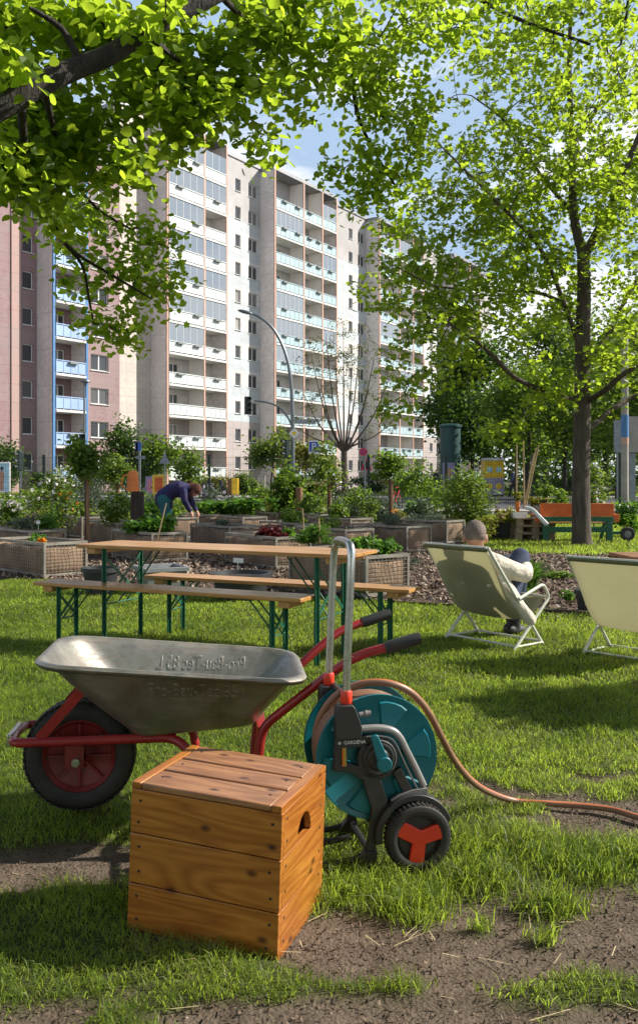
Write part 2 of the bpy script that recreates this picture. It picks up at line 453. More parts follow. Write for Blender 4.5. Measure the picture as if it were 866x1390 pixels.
M_['cane'] = mat('bamboo_cane', (.38, .28, .14), .6, 0, .25, 12, scale=(1, 1, 6))
M_['white'] = mat('white_paint', (.72, .72, .70), .55, 0, .08, 3)
M_['asphalt'] = mat('asphalt', (.075, .075, .082), .9, 0, .25, 1.5, 80, .4, .01)
M_['pavement'] = mat('pavement_slabs', (.34, .31, .28), .9, 0, .18, 1.2, 50, .3)
M_['kerb'] = mat('kerb_stone', (.36, .35, .33), .85, 0, .15, 2)
M_['roadpaint'] = mat('road_paint', (.7, .7, .68), .7, 0, .15, 3)
M_['fencegreen'] = mat('dark_green_fence_steel', (.02, .032, .030), .5, .2, .2, 4)
M_['lampsteel'] = mat('grey_lamp_steel', (.16, .18, .19), .45, .6, .15, 2)
M_['signaldark'] = mat('dark_green_signal_housing', (.012, .028, .022), .5)
M_['signblue'] = mat('sign_blue', (.01, .06, .32), .4)
M_['signyellow'] = mat('sign_yellow', (.75, .50, .02), .4)
M_['signred'] = mat('sign_red', (.5, .02, .05), .4)
M_['signmagenta'] = mat('faded_red_sign', (.30, .02, .13), .4)
M_['signback'] = mat('sign_back_grey', (.22, .24, .27), .5, .5)
M_['columngreen'] = mat('dark_green_column', (.012, .06, .055), .55, 0, .2, 1)
M_['concrete'] = mat('concrete', (.34, .31, .28), .9, 0, .25, 2, 30, .3)
M_['lavender'] = mat('lavender_panel', (.28, .26, .40), .6, 0, .2, 2)
M_['paleblue'] = mat('pale_blue_panel', (.42, .66, .74), .5)
M_['yellowbox'] = mat('yellow_post_box', (.80, .52, .02), .45)
M_['pinkpanel'] = mat('pink_panel', (.55, .22, .30), .6)
# ------------------------------------------------------------------ camera, sun, sky
cam = bpy.data.cameras.new('camera'); co = bpy.data.objects.new('camera', cam); COL.objects.link(co)
cam.sensor_fit = 'VERTICAL'; cam.sensor_height = 36.0; cam.sensor_width = 24.0
cam.lens = 36.0 * F / 1390.0; cam.shift_y = (YH - 695.0) / 1390.0
co.location = (0, 0, H); co.rotation_euler = (R(90), 0, 0); cam.clip_end = 3000; cam.clip_start = .05
scene.camera = co
sl = bpy.data.lights.new('sun', 'SUN'); sl.energy = 5.0; sl.angle = R(.5); sl.color = (1.0, .945, .86)
so = bpy.data.objects.new('sun', sl); COL.objects.link(so)
so.rotation_euler = SUN.to_track_quat('Z', 'Y').to_euler()
w = bpy.data.worlds.new('World'); scene.world = w; w.use_nodes = True
nt = w.node_tree; nt.nodes.clear()
wo = nt.nodes.new('ShaderNodeOutputWorld')
sky = nt.nodes.new('ShaderNodeTexSky'); sky.sky_type = 'NISHITA'; sky.sun_disc = False
sky.sun_elevation = math.asin(SUN.z); sky.sun_rotation = math.atan2(SUN.x, SUN.y)
sky.air_density = 1.0; sky.dust_density = 2.2; sky.ozone_density = 1.0
tc = nt.nodes.new('ShaderNodeTexCoord')
sep = N(nt, 'ShaderNodeSeparateXYZ', {0: tc.outputs['Generated']})
cv = N(nt, 'ShaderNodeMapping', {'Vector': tc.outputs['Generated'], 'Scale': (2.2, 2.2, 6.0), 'Location': (.4, .1, .35)}).outputs[0]
cn = noise(nt, cv, 2.1, 7, .58)
low = val(nt, 'MULTIPLY', val(nt, 'SUBTRACT', .42, sep.outputs[2]), .75)
cf = val(nt, 'ADD', cn, low)
cm = ramp(nt, cf, [(.53, (0, 0, 0)), (.66, (.95, .95, .95))])
hz = ramp(nt, sep.outputs[2], [(.52, (1, 1, 1)), (.72, (0, 0, 0))])
pale = mixc(nt, val(nt, 'MULTIPLY', hz, .85), sky.outputs[0], (6.6, 8.9, 12.2, 1))
cs = mixc(nt, val(nt, 'MULTIPLY', cm, hz), pale, (15.0, 15.2, 15.6, 1))
bg = N(nt, 'ShaderNodeBackground', {'Color': cs, 'Strength': .051})
nt.links.new(bg.outputs[0], wo.inputs[0])
scene.view_settings.view_transform = 'Standard'; scene.view_settings.look = 'None'
scene.view_settings.exposure = 0.66; scene.view_settings.gamma = 1.0
scene.render.engine = 'CYCLES'
scene.cycles.max_bounces = 8; scene.cycles.transparent_max_bounces = 12
scene.cycles.diffuse_bounces = 4; scene.cycles.transmission_bounces = 5

# ------------------------------------------------------------------ ground
def vnoise(x, y, seed=0):
    x = np.asarray(x, float); y = np.asarray(y, float)
    xi = np.floor(x).astype(np.int64); yi = np.floor(y).astype(np.int64)
    def h(a, b):
        k = (a * 374761393 + b * 668265263 + seed * 2147483647) & 0xffffffff
        k = ((k ^ (k >> 13)) * 1274126177) & 0xffffffff
        return ((k ^ (k >> 16)) & 0xffff) / 65535.0
    fx = x - xi; fy = y - yi; fx = fx * fx * (3 - 2 * fx); fy = fy * fy * (3 - 2 * fy)
    return (h(xi, yi) * (1 - fx) + h(xi + 1, yi) * fx) * (1 - fy) + (h(xi, yi + 1) * (1 - fx) + h(xi + 1, yi + 1) * fx) * fy
def fbm(x, y, s, seed=0, o=3):
    return sum(vnoise(x * s * 2 ** k, y * s * 2 ** k, seed + k) * .5 ** k for k in range(o)) / sum(.5 ** k for k in range(o))
BLOBS = []   # bare earth: centre, radii, weight
def blob(px, py, rx, ry, wt=1.0):
    c = G(px, py); BLOBS.append((c.x, c.y, rx, ry, wt))
blob(70, 1172, .70, .17, 1.15); blob(150, 1180, .3, .17, 1.0)
blob(640, 1270, .78, .24, 1.15); blob(620, 1215, .30, .07, .85); blob(820, 1260, .30, .22, 1.0); blob(470, 1300, .22, .13, 1.0); blob(500, 1235, .12, .05, .8)
blob(560, 1390, 1.0, .16, 1.2); blob(690, 1215, .12, .06, .8)
blob(740, 1085, .30, .14, 1.0); blob(835, 1105, .34, .20, 1.1); blob(720, 1110, .22, .08, .9); blob(655, 1070, .10, .09, .75); blob(800, 1055, .2, .07, .6); blob(590, 1070, .07, .06, .6)
blob(520, 1180, .1, .04, .6)
TUFT = []
for px, py, r in ((560, 1235, .085), (575, 1215, .07), (750, 1225, .09), (640, 1190, .12), (530, 1195, .08), (790, 1180, .10), (720, 1150, .14), (840, 1160, .12), (475, 1205, .10), (460, 1180, .08), (655, 1255, .03), (735, 1270, .035), (620, 1150, .1)):
    c = G(px, py); TUFT.append((c.x, c.y, r))
def bare(x, y):
    b = np.zeros_like(x)
    for cx, cy, rx, ry, wt in BLOBS:
        b = np.maximum(b, wt * np.exp(-(((x - cx) / rx) ** 2 + ((y - cy) / ry) ** 2) * .9))
    n = fbm(x, y, 4.5, 3, 4)
    b = np.clip((b + (n - .5) * 1.3 - .42) * 4.5, 0, 1)
    t = np.zeros_like(x)
    for cx, cy, r in TUFT:
        t = np.maximum(t, np.exp(-(((x - cx) / r) ** 2 + ((y - cy) / r) ** 2)))
    return np.clip(b - np.clip(t * 2.2 - .5, 0, 1), 0, 1)
def gh(x, y):
    near = np.exp(-np.clip(np.asarray(y) - 6, 0, None) / 4)
    return .030 * np.exp(-((np.asarray(x) + .87) ** 2 + (np.asarray(y) - 3.25) ** 2) / .14) + ((fbm(x, y, 1.3, 21, 2) - .5) * .05 + (fbm(x, y, 7, 31, 3) - .5) * .016) * near - .004
def line(a, b, s): return list(np.arange(a, b, s))
xs = sorted(set([-700, -300, -150, -80, -50, -30, -20, -14, -10, -8, -6.5, -5.5] + [round(v, 3) for v in line(-4.8, 4.8, .05)] + [5.5, 6.5, 8, 10, 14, 20, 30, 50, 80, 150, 300, 700]))
ys = sorted(set([-100, -30, -10, -4, -1, 0, .5, 1] + [round(v, 3) for v in line(1.4, 6.2, .05)] + [round(v, 3) for v in line(6.2, 12, .25)] + [13, 15, 17, 20, 24, 28, 32, 40, 60, 80, 120, 200, 400, 900]))
X_, Y_ = np.meshgrid(np.array(xs), np.array(ys))
gx, gy = X_.ravel(), Y_.ravel()
gb = bare(gx, gy) * (gy < 9)
Z_ = np.where((np.abs(gx) < 5.5) & (gy > 1) & (gy < 12.5), gh(gx, gy) - gb * .012, -.004)
V = np.stack([gx, gy, Z_], 1)
nx, ny = len(xs), len(ys)
ii = (np.arange(ny - 1)[:, None] * nx + np.arange(nx - 1)[None, :]).ravel()
L = np.stack([ii, ii + 1, ii + nx + 1, ii + nx], 1).ravel()
m, nt, out = new_mat('lawn_soil')
v = coord(nt)
at = N(nt, 'ShaderNodeAttribute', attribute_name='bare')
n1 = noise(nt, v, 9, 8, .65); n2 = noise(nt, v, 70, 6, .7); n3 = noise(nt, v, .8, 4)
vo = N(nt, 'ShaderNodeTexVoronoi', {'Vector': v, 'Scale': 95.})
soil = ramp(nt, n1, [(.25, (.075, .055, .040)), (.5, (.125, .093, .067)), (.75, (.19, .148, .108))])
soil = mixc(nt, ramp(nt, n2, [(.52, (0, 0, 0)), (.7, (.7, .7, .7))]), soil, C4((.20, .145, .10)))
turf = ramp(nt, n3, [(.3, (.045, .065, .016)), (.7, (.075, .095, .022))])
turf = mixc(nt, ramp(nt, n2, [(.45, (0, 0, 0)), (.65, (1, 1, 1))]), turf, C4((.075, .065, .032)))
c = mixc(nt, at.outputs['Fac'], turf, soil)
p = N(nt, 'ShaderNodeBsdfPrincipled', {'Base Color': c, 'Roughness': .95, 'Specular IOR Level': .2,
      'Normal': bump(nt, val(nt, 'ADD', n2, val(nt, 'MULTIPLY', vo.outputs['Distance'], .5)), .8, .012)})
nt.links.new(p.outputs[0], out.inputs[0])
ground = np_mesh('ground', V, L, np.arange(len(ii)) * 4, m)
a = ground.data.attributes.new('bare', 'FLOAT', 'POINT'); a.data.foreach_set('value', gb.astype(np.float32))
structure(ground)

def sheet(name, poly, z, material, th=0.0):
    mb = MB()
    if th: mb.prism(poly, Matrix.Translation((0, 0, z - th)), th)
    else: mb.add([(x, y, z) for x, y in poly], [tuple(range(len(poly)))])
    return structure(mb.build(name, material, sharp=0))
# mulch between the raised beds
m, nt, out = new_mat('bark_mulch')
v = coord(nt)
vo = N(nt, 'ShaderNodeTexVoronoi', {'Vector': coord(nt, (1.6, 1, 1)), 'Scale': 26.})
n2 = noise(nt, v, 30, 6, .7)
c = ramp(nt, N(nt, 'ShaderNodeSeparateColor', {0: vo.outputs['Color']}).outputs[0], [(.1, (.05, .03, .022)), (.5, (.14, .09, .06)), (.9, (.27, .19, .13))])
c = mixc(nt, ramp(nt, n2, [(.4, (.8, .8, .8)), (.6, (0, 0, 0))]), c, C4((.05, .032, .024)))
p = N(nt, 'ShaderNodeBsdfPrincipled', {'Base Color': c, 'Roughness': .95, 'Normal': bump(nt, vo.outputs['Distance'], .8, .03)})
nt.links.new(p.outputs[0], out.inputs[0])
MULCH = [(-14, 11.6), (-3.3, 10.55), (.45, 8.85), (1.0, 8.6), (2.4, 8.0), (5.5, 6.9), (9.5, 6.0), (9.5, 10.5), (6.2, 13.4), (3.3, 14.1), (2.7, 15.6), (2.6, 25), (-14, 25)]
sheet('mulch_bed', MULCH, .018, m)
def inpoly(x, y, poly):
    r = np.zeros(len(x), bool); n = len(poly)
    for i in range(n):
        x0, y0 = poly[i]; x1, y1 = poly[(i + 1) % n]
        c_ = ((y0 > y) != (y1 > y)) & (x < (x1 - x0) * (y - y0) / ((y1 - y0) + 1e-12) + x0)
        r ^= c_
    return r
# street beyond the fence
sheet('road', [(-140, 33), (160, 33), (160, 54), (-140, 54)], .0, M('asphalt'))
sheet('near_pavement', [(-140, 30.6), (160, 30.6), (160, 32.85), (-140, 32.85)], .10, M('pavement'), .12)
sheet('far_pavement', [(-140, 54.15), (160, 54.15), (160, 60), (-140, 60)], .10, M('pavement'), .12)
for nm, y0 in (('near_kerb', 32.85), ('far_kerb', 54.0)):
    sheet(nm, [(-140, y0), (160, y0), (160, y0 + .15), (-140, y0 + .15)], .112, M('kerb'), .12)
mb = MB()
for k in range(-12, 14): mb.box(k * 9 - 2, k * 9 + 2, 43.4, 43.55, .004, .008)
mb.box(-140, 160, 34.6, 34.72, .004, .008)
structure(mb.build('road_marking', M('roadpaint'), sharp=0))

# ------------------------------------------------------------------ grass blades, chips, litter (nobody could count these)
def blades(name, x, y, h, wd, lean, mats, z=None, seed=0, curl=.6):
    rg = np.random.default_rng(seed); n = len(x)
    a = rg.uniform(0, 2 * PI, n); la = rg.uniform(0, 2 * PI, n)
    base = np.stack([x, y, (gh(x, y) if z is None else z) - .004], 1)
    side = np.stack([np.cos(a), np.sin(a), np.zeros(n)], 1) * wd[:, None] / 2
    ln = np.stack([np.cos(la), np.sin(la), np.zeros(n)], 1) * (lean * h)[:, None]
    up = np.array([0, 0, 1.0]) * h[:, None]
    mid = base + up * .55 + ln * .30
    tip = base + up * (1 - .35 * np.clip(lean, 0, 1))[:, None] + ln
    V = np.stack([base - side, base + side, mid + side * .8, mid - side * .8, tip], 1).reshape(-1, 3)
    lp = np.array([0, 1, 2, 3, 3, 2, 4])
    L = (lp[None, :] + (np.arange(n) * 5)[:, None]).ravel()
    S = (np.array([0, 4])[None, :] + (np.arange(n) * 7)[:, None]).ravel()
    o = np_mesh(name, V, L, S, mats, None, np.repeat(np.clip(rg.normal(0, .2, n) + fbm(x, y, 2.2, 77, 3) * 1.7 - .35, 0, 1), 2), smooth=False)
    if isinstance(mats, list):
        mi = np.repeat((rg.random(n) < .03 + .35 * np.clip(fbm(x, y, 3.1, 88, 3) - .42, 0, 1)).astype(np.int32), 2); o.data.polygons.foreach_set('material_index', mi)
    return o
def scatter(x0, x1, y0, y1, dens, seed, wedge=True):
    rg = np.random.default_rng(seed)
    n = int((x1 - x0) * (y1 - y0) * dens)
    x = rg.uniform(x0, x1, n); y = rg.uniform(y0, y1, n)
    if wedge:
        k = np.abs(x) < .42 * y + 1.5; x, y = x[k], y[k]
    return x, y, rg
def lawn(y0, y1, dens, w0, hmean, seed, reach=6):
    x, y, rg = scatter(-reach, reach, y0, y1, dens, seed)
    b = bare(x, y); cl = fbm(x, y, 9, 51, 2); pat = fbm(x, y, 1.6, 61, 3)
    keep = (rg.random(len(x)) < (1 - b) * np.clip(.55 + cl * .8, 0, 1)) & ~inpoly(x, y, MULCH)
    x, y, cl, pat, b = x[keep], y[keep], cl[keep], pat[keep], b[keep]
    n = len(x)
    h = hmean * (.45 + .9 * cl + .35 * pat) * rg.uniform(.6, 1.25, n) * (1 - .45 * b)
    return x, y, h, w0 * rg.uniform(.7, 1.3, n), rg.uniform(.25, 1.7, n)
parts = [lawn(1.3, 3.6, 14000, .0029, .038, 1), lawn(3.6, 5.2, 10000, .0040, .040, 2), lawn(5.2, 7.5, 6000, .0056, .042, 3), lawn(7.5, 11.5, 3400, .0082, .046, 4, 7)]
X, Y, HH, W, LE = [np.concatenate([p_[k] for p_ in parts]) for k in range(5)]
g = blades('lawn_grass', X, Y, HH, W, LE, [M('grass'), M('drygrass')], seed=5)
tag(g, 'sunlit short green lawn around the wheelbarrow, benches and deck chairs', 'grass', kind='stuff')
# taller tufts in the bare earth
x = []; y = []
for cx, cy, r in TUFT:
    n = int(14000 * r * r * 3); x.append(RNG.normal(cx, r * .62, n)); y.append(RNG.normal(cy, r * .5, n))
x = np.concatenate(x); y = np.concatenate(y)
g = blades('grass_tufts', x, y, RNG.uniform(.035, .105, len(x)), RNG.uniform(.0025, .0045, len(x)), RNG.uniform(.2, 1.3, len(x)), [M('grass'), M('drygrass')], seed=9)
tag(g, 'taller green grass tufts growing out of the bare earth in the foreground', 'grass', kind='stuff')
# far lawn strip round the big tree
x, y, rg = scatter(1.6, 11, 12.5, 29, 620, 21, False)
k = ~inpoly(x, y, MULCH) & (x < .42 * y + 1); x, y = x[k], y[k]
g = blades('far_lawn_grass', x, y, rg.uniform(.05, .10, len(x)), rg.uniform(.012, .022, len(x)), rg.uniform(.1, .9, len(x)), [M('grass'), M('drygrass')], z=np.zeros(len(x)), seed=22)
tag(g, 'bright strip of lawn under the large tree and the orange bench', 'grass', kind='stuff')
x, y, rg = scatter(-13, 3, 23.5, 30.4, 260, 23, False)
g = blades('rough_grass', x, y, rg.uniform(.08, .28, len(x)), rg.uniform(.02, .04, len(x)), rg.uniform(.1, .9, len(x)), [M('grass'), M('drygrass')], z=np.zeros(len(x)), seed=24)
tag(g, 'rough tall grass along the mesh fence behind the raised beds', 'grass', kind='stuff')
# verge beyond the road
x, y, rg = scatter(-28, 40, 60, 70, 60, 25, False)
g = blades('verge_grass', x, y, rg.uniform(.1, .35, len(x)), rg.uniform(.04, .09, len(x)), rg.uniform(.1, .9, len(x)), [M('grass'), M('drygrass')], z=np.zeros(len(x)), seed=26)
tag(g, 'grass verge in front of the apartment blocks across the street', 'grass', kind='stuff')
def flakes(name, x, y, z, ln, wd, mats, seed, tilt=.5):
    rg = np.random.default_rng(seed); n = len(x)
    a = rg.uniform(0, 2 * PI, n)
    d = np.stack([np.cos(a), np.sin(a), rg.normal(0, tilt, n)], 1); e = np.stack([-np.sin(a), np.cos(a), rg.normal(0, tilt, n)], 1)
    c_ = np.stack([x, y, z], 1); d *= ln[:, None] / 2; e *= wd[:, None] / 2
    V = np.stack([c_ - d - e, c_ + d - e, c_ + d * rg.uniform(.5, 1.1, (n, 1)) + e, c_ - d + e * rg.uniform(.5, 1.2, (n, 1))], 1).reshape(-1, 3)
    return np_mesh(name, V, np.arange(4 * n), np.arange(n) * 4, mats, None, rg.random(n), smooth=False)
m, nt, out = new_mat('mulch_chip')
at = N(nt, 'ShaderNodeAttribute', attribute_name='rnd')
c = ramp(nt, at.outputs['Fac'], [(0, (.05, .03, .022)), (.45, (.15, .10, .068)), (.8, (.27, .20, .14)), (1, (.42, .34, .26))])
p = N(nt, 'ShaderNodeBsdfPrincipled', {'Base Color': c, 'Roughness': .9}); nt.links.new(p.outputs[0], out.inputs[0]); M_['chip'] = m
x, y, rg = scatter(-5, 8, 6.4, 16, 460, 31)
k = inpoly(x, y, MULCH); x, y = x[k], y[k]
g = flakes('bark_chips', x, y, .03 + rg.uniform(0, .025, len(x)), rg.uniform(.025, .07, len(x)), rg.uniform(.009, .026, len(x)), M('chip'), 32)
tag(g, 'brown bark chips spread between the raised beds', 'bark mulch', kind='stuff')
m, nt, out = new_mat('earth_crumb')
at = N(nt, 'ShaderNodeAttribute', attribute_name='rnd')
c = ramp(nt, at.outputs['Fac'], [(0, (.04, .028, .02)), (.7, (.12, .085, .06)), (.94, (.2, .13, .085)), (1, (.3, .24, .18))])
p = N(nt, 'ShaderNodeBsdfPrincipled', {'Base Color': c, 'Roughness': .95}); nt.links.new(p.outputs[0], out.inputs[0]); M_['crumb'] = m
# crumbs of earth and straw on the bare soil
x, y, rg = scatter(-2, 2, 1.5, 4.2, 4200, 33)
k = bare(x, y) > .25; x, y = x[k], y[k]
g = flakes('soil_crumbs', x, y, gh(x, y) - .008 + rg.uniform(0, .006, len(x)), rg.uniform(.002, .008, len(x)), rg.uniform(.002, .006, len(x)), M('crumb'), 34, .8)
tag(g, 'crumbs of earth and bits of bark on the bare trodden soil', 'soil', kind='stuff')
x, y, rg = scatter(-2, 2, 1.5, 4.2, 34, 35)
k = bare(x, y) > .15; x, y = x[k], y[k]
m = mat('dry_straw', (.45, .36, .20), .7, 0, .2, 20); M_['straw'] = m
g = flakes('straw_bits', x, y, gh(x, y) + rg.uniform(.0, .008, len(x)), rg.uniform(.03, .12, len(x)), np.full(len(x), .0028), m, 36, .1)
tag(g, 'dry pale straws lying on the bare soil', 'straw', kind='stuff')
# ================================================================== wooden box
def box_thing():
    Lx, Wy, Hz = .44, .345, .395
    c = (Vector((-.5265, 2.41, 0)) + Vector((.0108, 2.587, 0))) / 2
    ang = math.atan2(-.146, .4175)
    t = thing('wooden_box', 'varnished wooden box with a half round hand hole, standing in front of the wheelbarrow', 'wooden box', (c.x, c.y, -.012), ang)
    t.rotation_euler = (R(0), R(2.2), ang)
    th = .020
    hs = [(0.0, .125), (.128, .262), (.265, Hz - .012)]
    # long front panel: three planks
    mb = MB()
    for a, b in hs: mb.box(-Lx / 2, Lx / 2, -th / 2, th / 2, a, b)
    f = mb.build('front_panel', M('boxwood'), t, (0, -Wy / 2 + th / 2, 0), bevel=.0018)
    b_ = f.copy(); COL.objects.link(b_); b_.name = 'back_panel'; b_.location = (0, Wy / 2 - th / 2, 0)
    # end panels, hand hole cut in the lower edge of the top plank
    dw = Wy - 2 * th
    for sx in (1, -1):
        mb = MB()
        for a, b in hs[:2]: mb.box(-dw / 2 + .0, dw / 2, -th / 2, th / 2, a + .0005, b)
        a, b = hs[2]
        hole = [(-.052 + 0.0, a)] + [(-.052 * math.cos(PI * k / 14), a + .006 + .056 * math.sin(PI * k / 14)) for k in range(15)] + [(.052, a)]
        poly = [(-dw / 2, a)] + hole + [(dw / 2, a), (dw / 2, b), (-dw / 2, b)]
        mb.prism(poly, Matrix.Translation((0, th / 2, 0)) @ Matrix.Rotation(R(90), 4, 'X'), th)
        o = mb.build('end_panel', M('boxwood'), t, (sx * (Lx / 2 - th / 2), 0, 0), (0, 0, R(90)), bevel=.0015)
        o.scale = (1, 1, 1)
    # corner posts cover the joint
    # lid: three boards let in between two cleats
    z0 = Hz - .010
    mb = MB()
    ws = [(-Wy / 2 - .003, -.064), (-.054, .045), (.055, Wy / 2 + .003)]
    for y0, y1 in ws: mb.box(-Lx / 2 + .031, Lx / 2 - .031, y0, y1, z0, z0 + .018)
    lid = mb.build('lid', M('lidwood'), t, bevel=.004)
    for sx in (1, -1):
        mb = MB(); mb.box(-Wy / 2 - .003, Wy / 2 + .003, -.014, .014, z0, z0 + .0182)
        mb.build('cleat', M('boxwood'), lid, (sx * (Lx / 2 - .0155), 0, 0), (0, 0, R(90)), bevel=.002)
    # nail and screw heads
    mb = MB()
    def head(x, y, z, n):
        q = Vector(n).to_track_quat('Z', 'Y').to_matrix().to_4x4()
        mb.lathe([(.0042, -.002), (.0042, .0006), (.003, .0012), (.0, .0009)], 10, Matrix.Translation((x, y, z)) @ q)
    for a, b in hs:
        for sx in (-1, 1):
            for k in (.25, .75):
                head(sx * (Lx / 2 - .024 - random.uniform(0, .012)), -Wy / 2, a + (b - a) * k, (0, -1, 0))
        for sy in (-1, 1):
            head(Lx / 2, sy * (dw / 2 - .02), a + (b - a) * .3, (1, 0, 0)); head(Lx / 2, sy * (dw / 2 - .018), a + (b - a) * .8, (1, 0, 0))
    for (y0, y1) in ws:
        for sx in (-1, 1): head(sx * (Lx / 2 - .06), (y0 + y1) / 2 + .01, z0 + .018, (0, 0, 1))
    mb.build('nail_heads', M('black'), t)
    return t
box_thing()

# ================================================================== wheelbarrow
def text_mesh(name, s, size, depth, material, parent, Mx, bev=.0, squash=1.0):
    cu = bpy.data.curves.new(name, 'FONT'); cu.body = s; cu.size = size; cu.extrude = depth; cu.bevel_depth = bev; cu.bevel_resolution = 1
    cu.align_x = 'CENTER'; cu.align_y = 'CENTER'
    o = bpy.data.objects.new(name, cu); COL.objects.link(o)
    dg = bpy.context.evaluated_depsgraph_get(); dg.update()
    me = bpy.data.meshes.new_from_object(o.evaluated_get(dg))
    bpy.data.objects.remove(o); bpy.data.curves.remove(cu)
    me.name = name
    me.materials.clear(); me.materials.append(material)
    q = bpy.data.objects.new(name, me); COL.objects.link(q)
    if parent is not None: q.parent = parent
    q.matrix_local = Mx @ Matrix.Diagonal((squash, 1, 1, 1)); return q
def octa(hl, hw, ch, n=4, cx=0.0, hw2=None):
    """rounded rectangle outline, chamfered corners with soft edges; hw at -x end, hw2 at +x end"""
    hw2 = hw2 or hw
    pts = []
    for sx, sy, a0 in ((1, -1, -90), (1, 1, 0), (-1, 1, 90), (-1, -1, 180)):
        w = hw2 if sx > 0 else hw
        c = (cx + sx * (hl - ch), sy * (w - ch))
        for k in range(n + 1):
            a = R(a0 + 90 * k / n)
            pts.append((c[0] + ch * math.cos(a), c[1] + ch * math.sin(a)))
    return pts
def wheelbarrow():
    t = thing('wheelbarrow', 'galvanised wheelbarrow with red frame and black grips, parked on the lawn behind the wooden box', 'wheelbarrow', (-.55, 3.23, 0), R(6))
    n = 5
    tilt = lambda u: .570 - .085 * u
    rings = []
    def ring(f, hl, hw, ch, cx, zf): rings.append([(x, y, zf(x)) for x, y in octa(hl, hw, ch, n, cx)])
    rim = octa(.478, .278, .115, n)
    ring(0, .458, .286, .118, .028, lambda u: tilt(u) - .016)
    ring(0, .462, .290, .120, .028, lambda u: tilt(u) - .004)
    ring(0, .454, .282, .117, .028, lambda u: tilt(u) + .004)
    ring(0, .440, .268, .112, .028, lambda u: tilt(u) + .003)
    ring(0, .427, .255, .108, .031, lambda u: tilt(u) - .012)
    top = (.427, .255, .108, .031); bot = (.228, .150, .075, .102)
    for k in range(1, 9):
        s = k / 9.0
        q = [top[i] + (bot[i] - top[i]) * s for i in range(4)]
        ring(0, *q, lambda u, s=s: (tilt(u) - .012) * (1 - s) + (.344 + .070 * u) * s)
    for k, (sh, dz) in enumerate(((.0, .004), (.010, -.006), (.03, -.012), (.06, -.0145))):
        ring(0, bot[0] - sh, bot[1] - sh, bot[2] - sh * .7, bot[3], lambda u, dz=dz: .334 + .070 * u + dz)
    m = len(rings[0]); vs = [p for r_ in rings for p in r_]; fs = []
    for i in range(len(rings) - 1):
        for k in range(m):
            k2 = (k + 1) % m
            fs.append((i * m + k, (i + 1) * m + k, (i + 1) * m + k2, i * m + k2))
    fs.append(tuple((len(rings) - 1) * m + k for k in reversed(range(m))))
    mb = MB(); mb.add(vs, fs)
    tray = mb.build('tray', M('tray'), t, sharp=60)
    so_ = tray.modifiers.new('sheet', 'SOLIDIFY'); so_.thickness = .003; so_.offset = 0
    # embossed lettering on both long walls
    for sy in (-1, 1):
        u0, s0 = .115, .27
        wz = lambda u, s: (tilt(u) - .012) * (1 - s) + (.344 + .070 * u) * s
        xax = Vector((1, 0, (wz(u0 + .1, s0) - wz(u0 - .1, s0)) / .2)).normalized()
        up = Vector((0, sy * .105, wz(u0, s0) - wz(u0, s0 + 1))).normalized()
        if sy > 0: xax = -xax
        nrm = xax.cross(up).normalized(); up = nrm.cross(xax).normalized()
        c = Vector((u0, sy * (.255 - .105 * s0), wz(u0, s0)))
        Mx = Matrix((xax.to_4d(), up.to_4d(), nrm.to_4d(), (0, 0, 0, 1))).transposed()
        for i in range(3): Mx[3][i] = 0
        Mx = Matrix.Translation(c + nrm * (.0008 if sy < 0 else -.0008)) @ Mx
        text_mesh('embossed_lettering', 'Pro-Bau-Tec 85 L', .080, .0018 if sy < 0 else .0012, M('tray'), tray, Mx, .0006, .60)
    # frame: one bent tube on each side
    for sy in (-1, 1):
        mb = MB()
        y1, y2, y3 = sy * .115, sy * .155, sy * .275
        pts = [(-.51, y1, .305), (.02, y1 * 1.05, .31), (.075, y2, .285), (.125, y2, .06), (.155, y2, .022), (.27, y2, .022), (.305, y2, .06), (.335, y2, .345), (.42, sy * .185, .42), (.585, sy * .225, .557), (.665, sy * .25, .612), (.76, sy * .268, .640)]
        mb.tube(round_path(pts, .05, 5), .0165, 12)
        mb.build('side_tube', M('redpaint'), t)
        mb = MB()
        mb.tube([(.755, sy * .2672, .6385), (.765, sy * .269, .641), (.86, sy * .276, .668), (.875, sy * .277, .672)], [.020, .0215, .0215, .019], 14)
        mb.build('grip', M('grip'), t)
        mb = MB()   # flat brace from the nose of the frame to the front of the tray
        mb.bar((-.435, sy * .118, .318), (-.285, sy * .15, .488), .034, .007, up=(0, 1, 0))
        mb.build('tray_brace', M('redpaint'), t)
        mb = MB()   # axle plate
        mb.box(-.350, -.285, sy * .100 - .003, sy * .100 + .003, .205, .30)
        mb.build('axle_plate', M('redrim'), t, bevel=.001)
    mb = MB(); mb.tube(round_path([(-.49, -.115, .305), (-.525, -.112, .306), (-.538, 0, .306), (-.525, .112, .306), (-.49, .115, .305)], .03), .015, 10)
    mb.build('front_bar', M('redpaint'), t)
    mb = MB(); mb.box(-.552, -.535, -.085, .085, .283, .325); mb.build('nose_bracket', M('steel'), t, bevel=.003)
    mb = MB(); mb.bar((.335, -.155, .335), (.335, .155, .335), .03, .02); mb.bar((.02, -.12, .322), (.02, .12, .322), .03, .015)
    mb.build('cross_bar', M('redpaint'), t)
    # wheel
    wh = bpy.data.objects.new('wheel', None); link(wh, t); wh.location = (-.312, 0, .228); wh.rotation_euler = (R(90), 0, 0)
    prof = [(.125, -.036), (.140, -.046), (.162, -.050), (.180, -.044), (.191, -.028), (.196, -.010), (.196, .010), (.191, .028), (.180, .044), (.162, .050), (.140, .046), (.125, .036), (.118, .02), (.118, -.02)]
    mb = MB(); mb.lathe(prof, 56, closed=True)
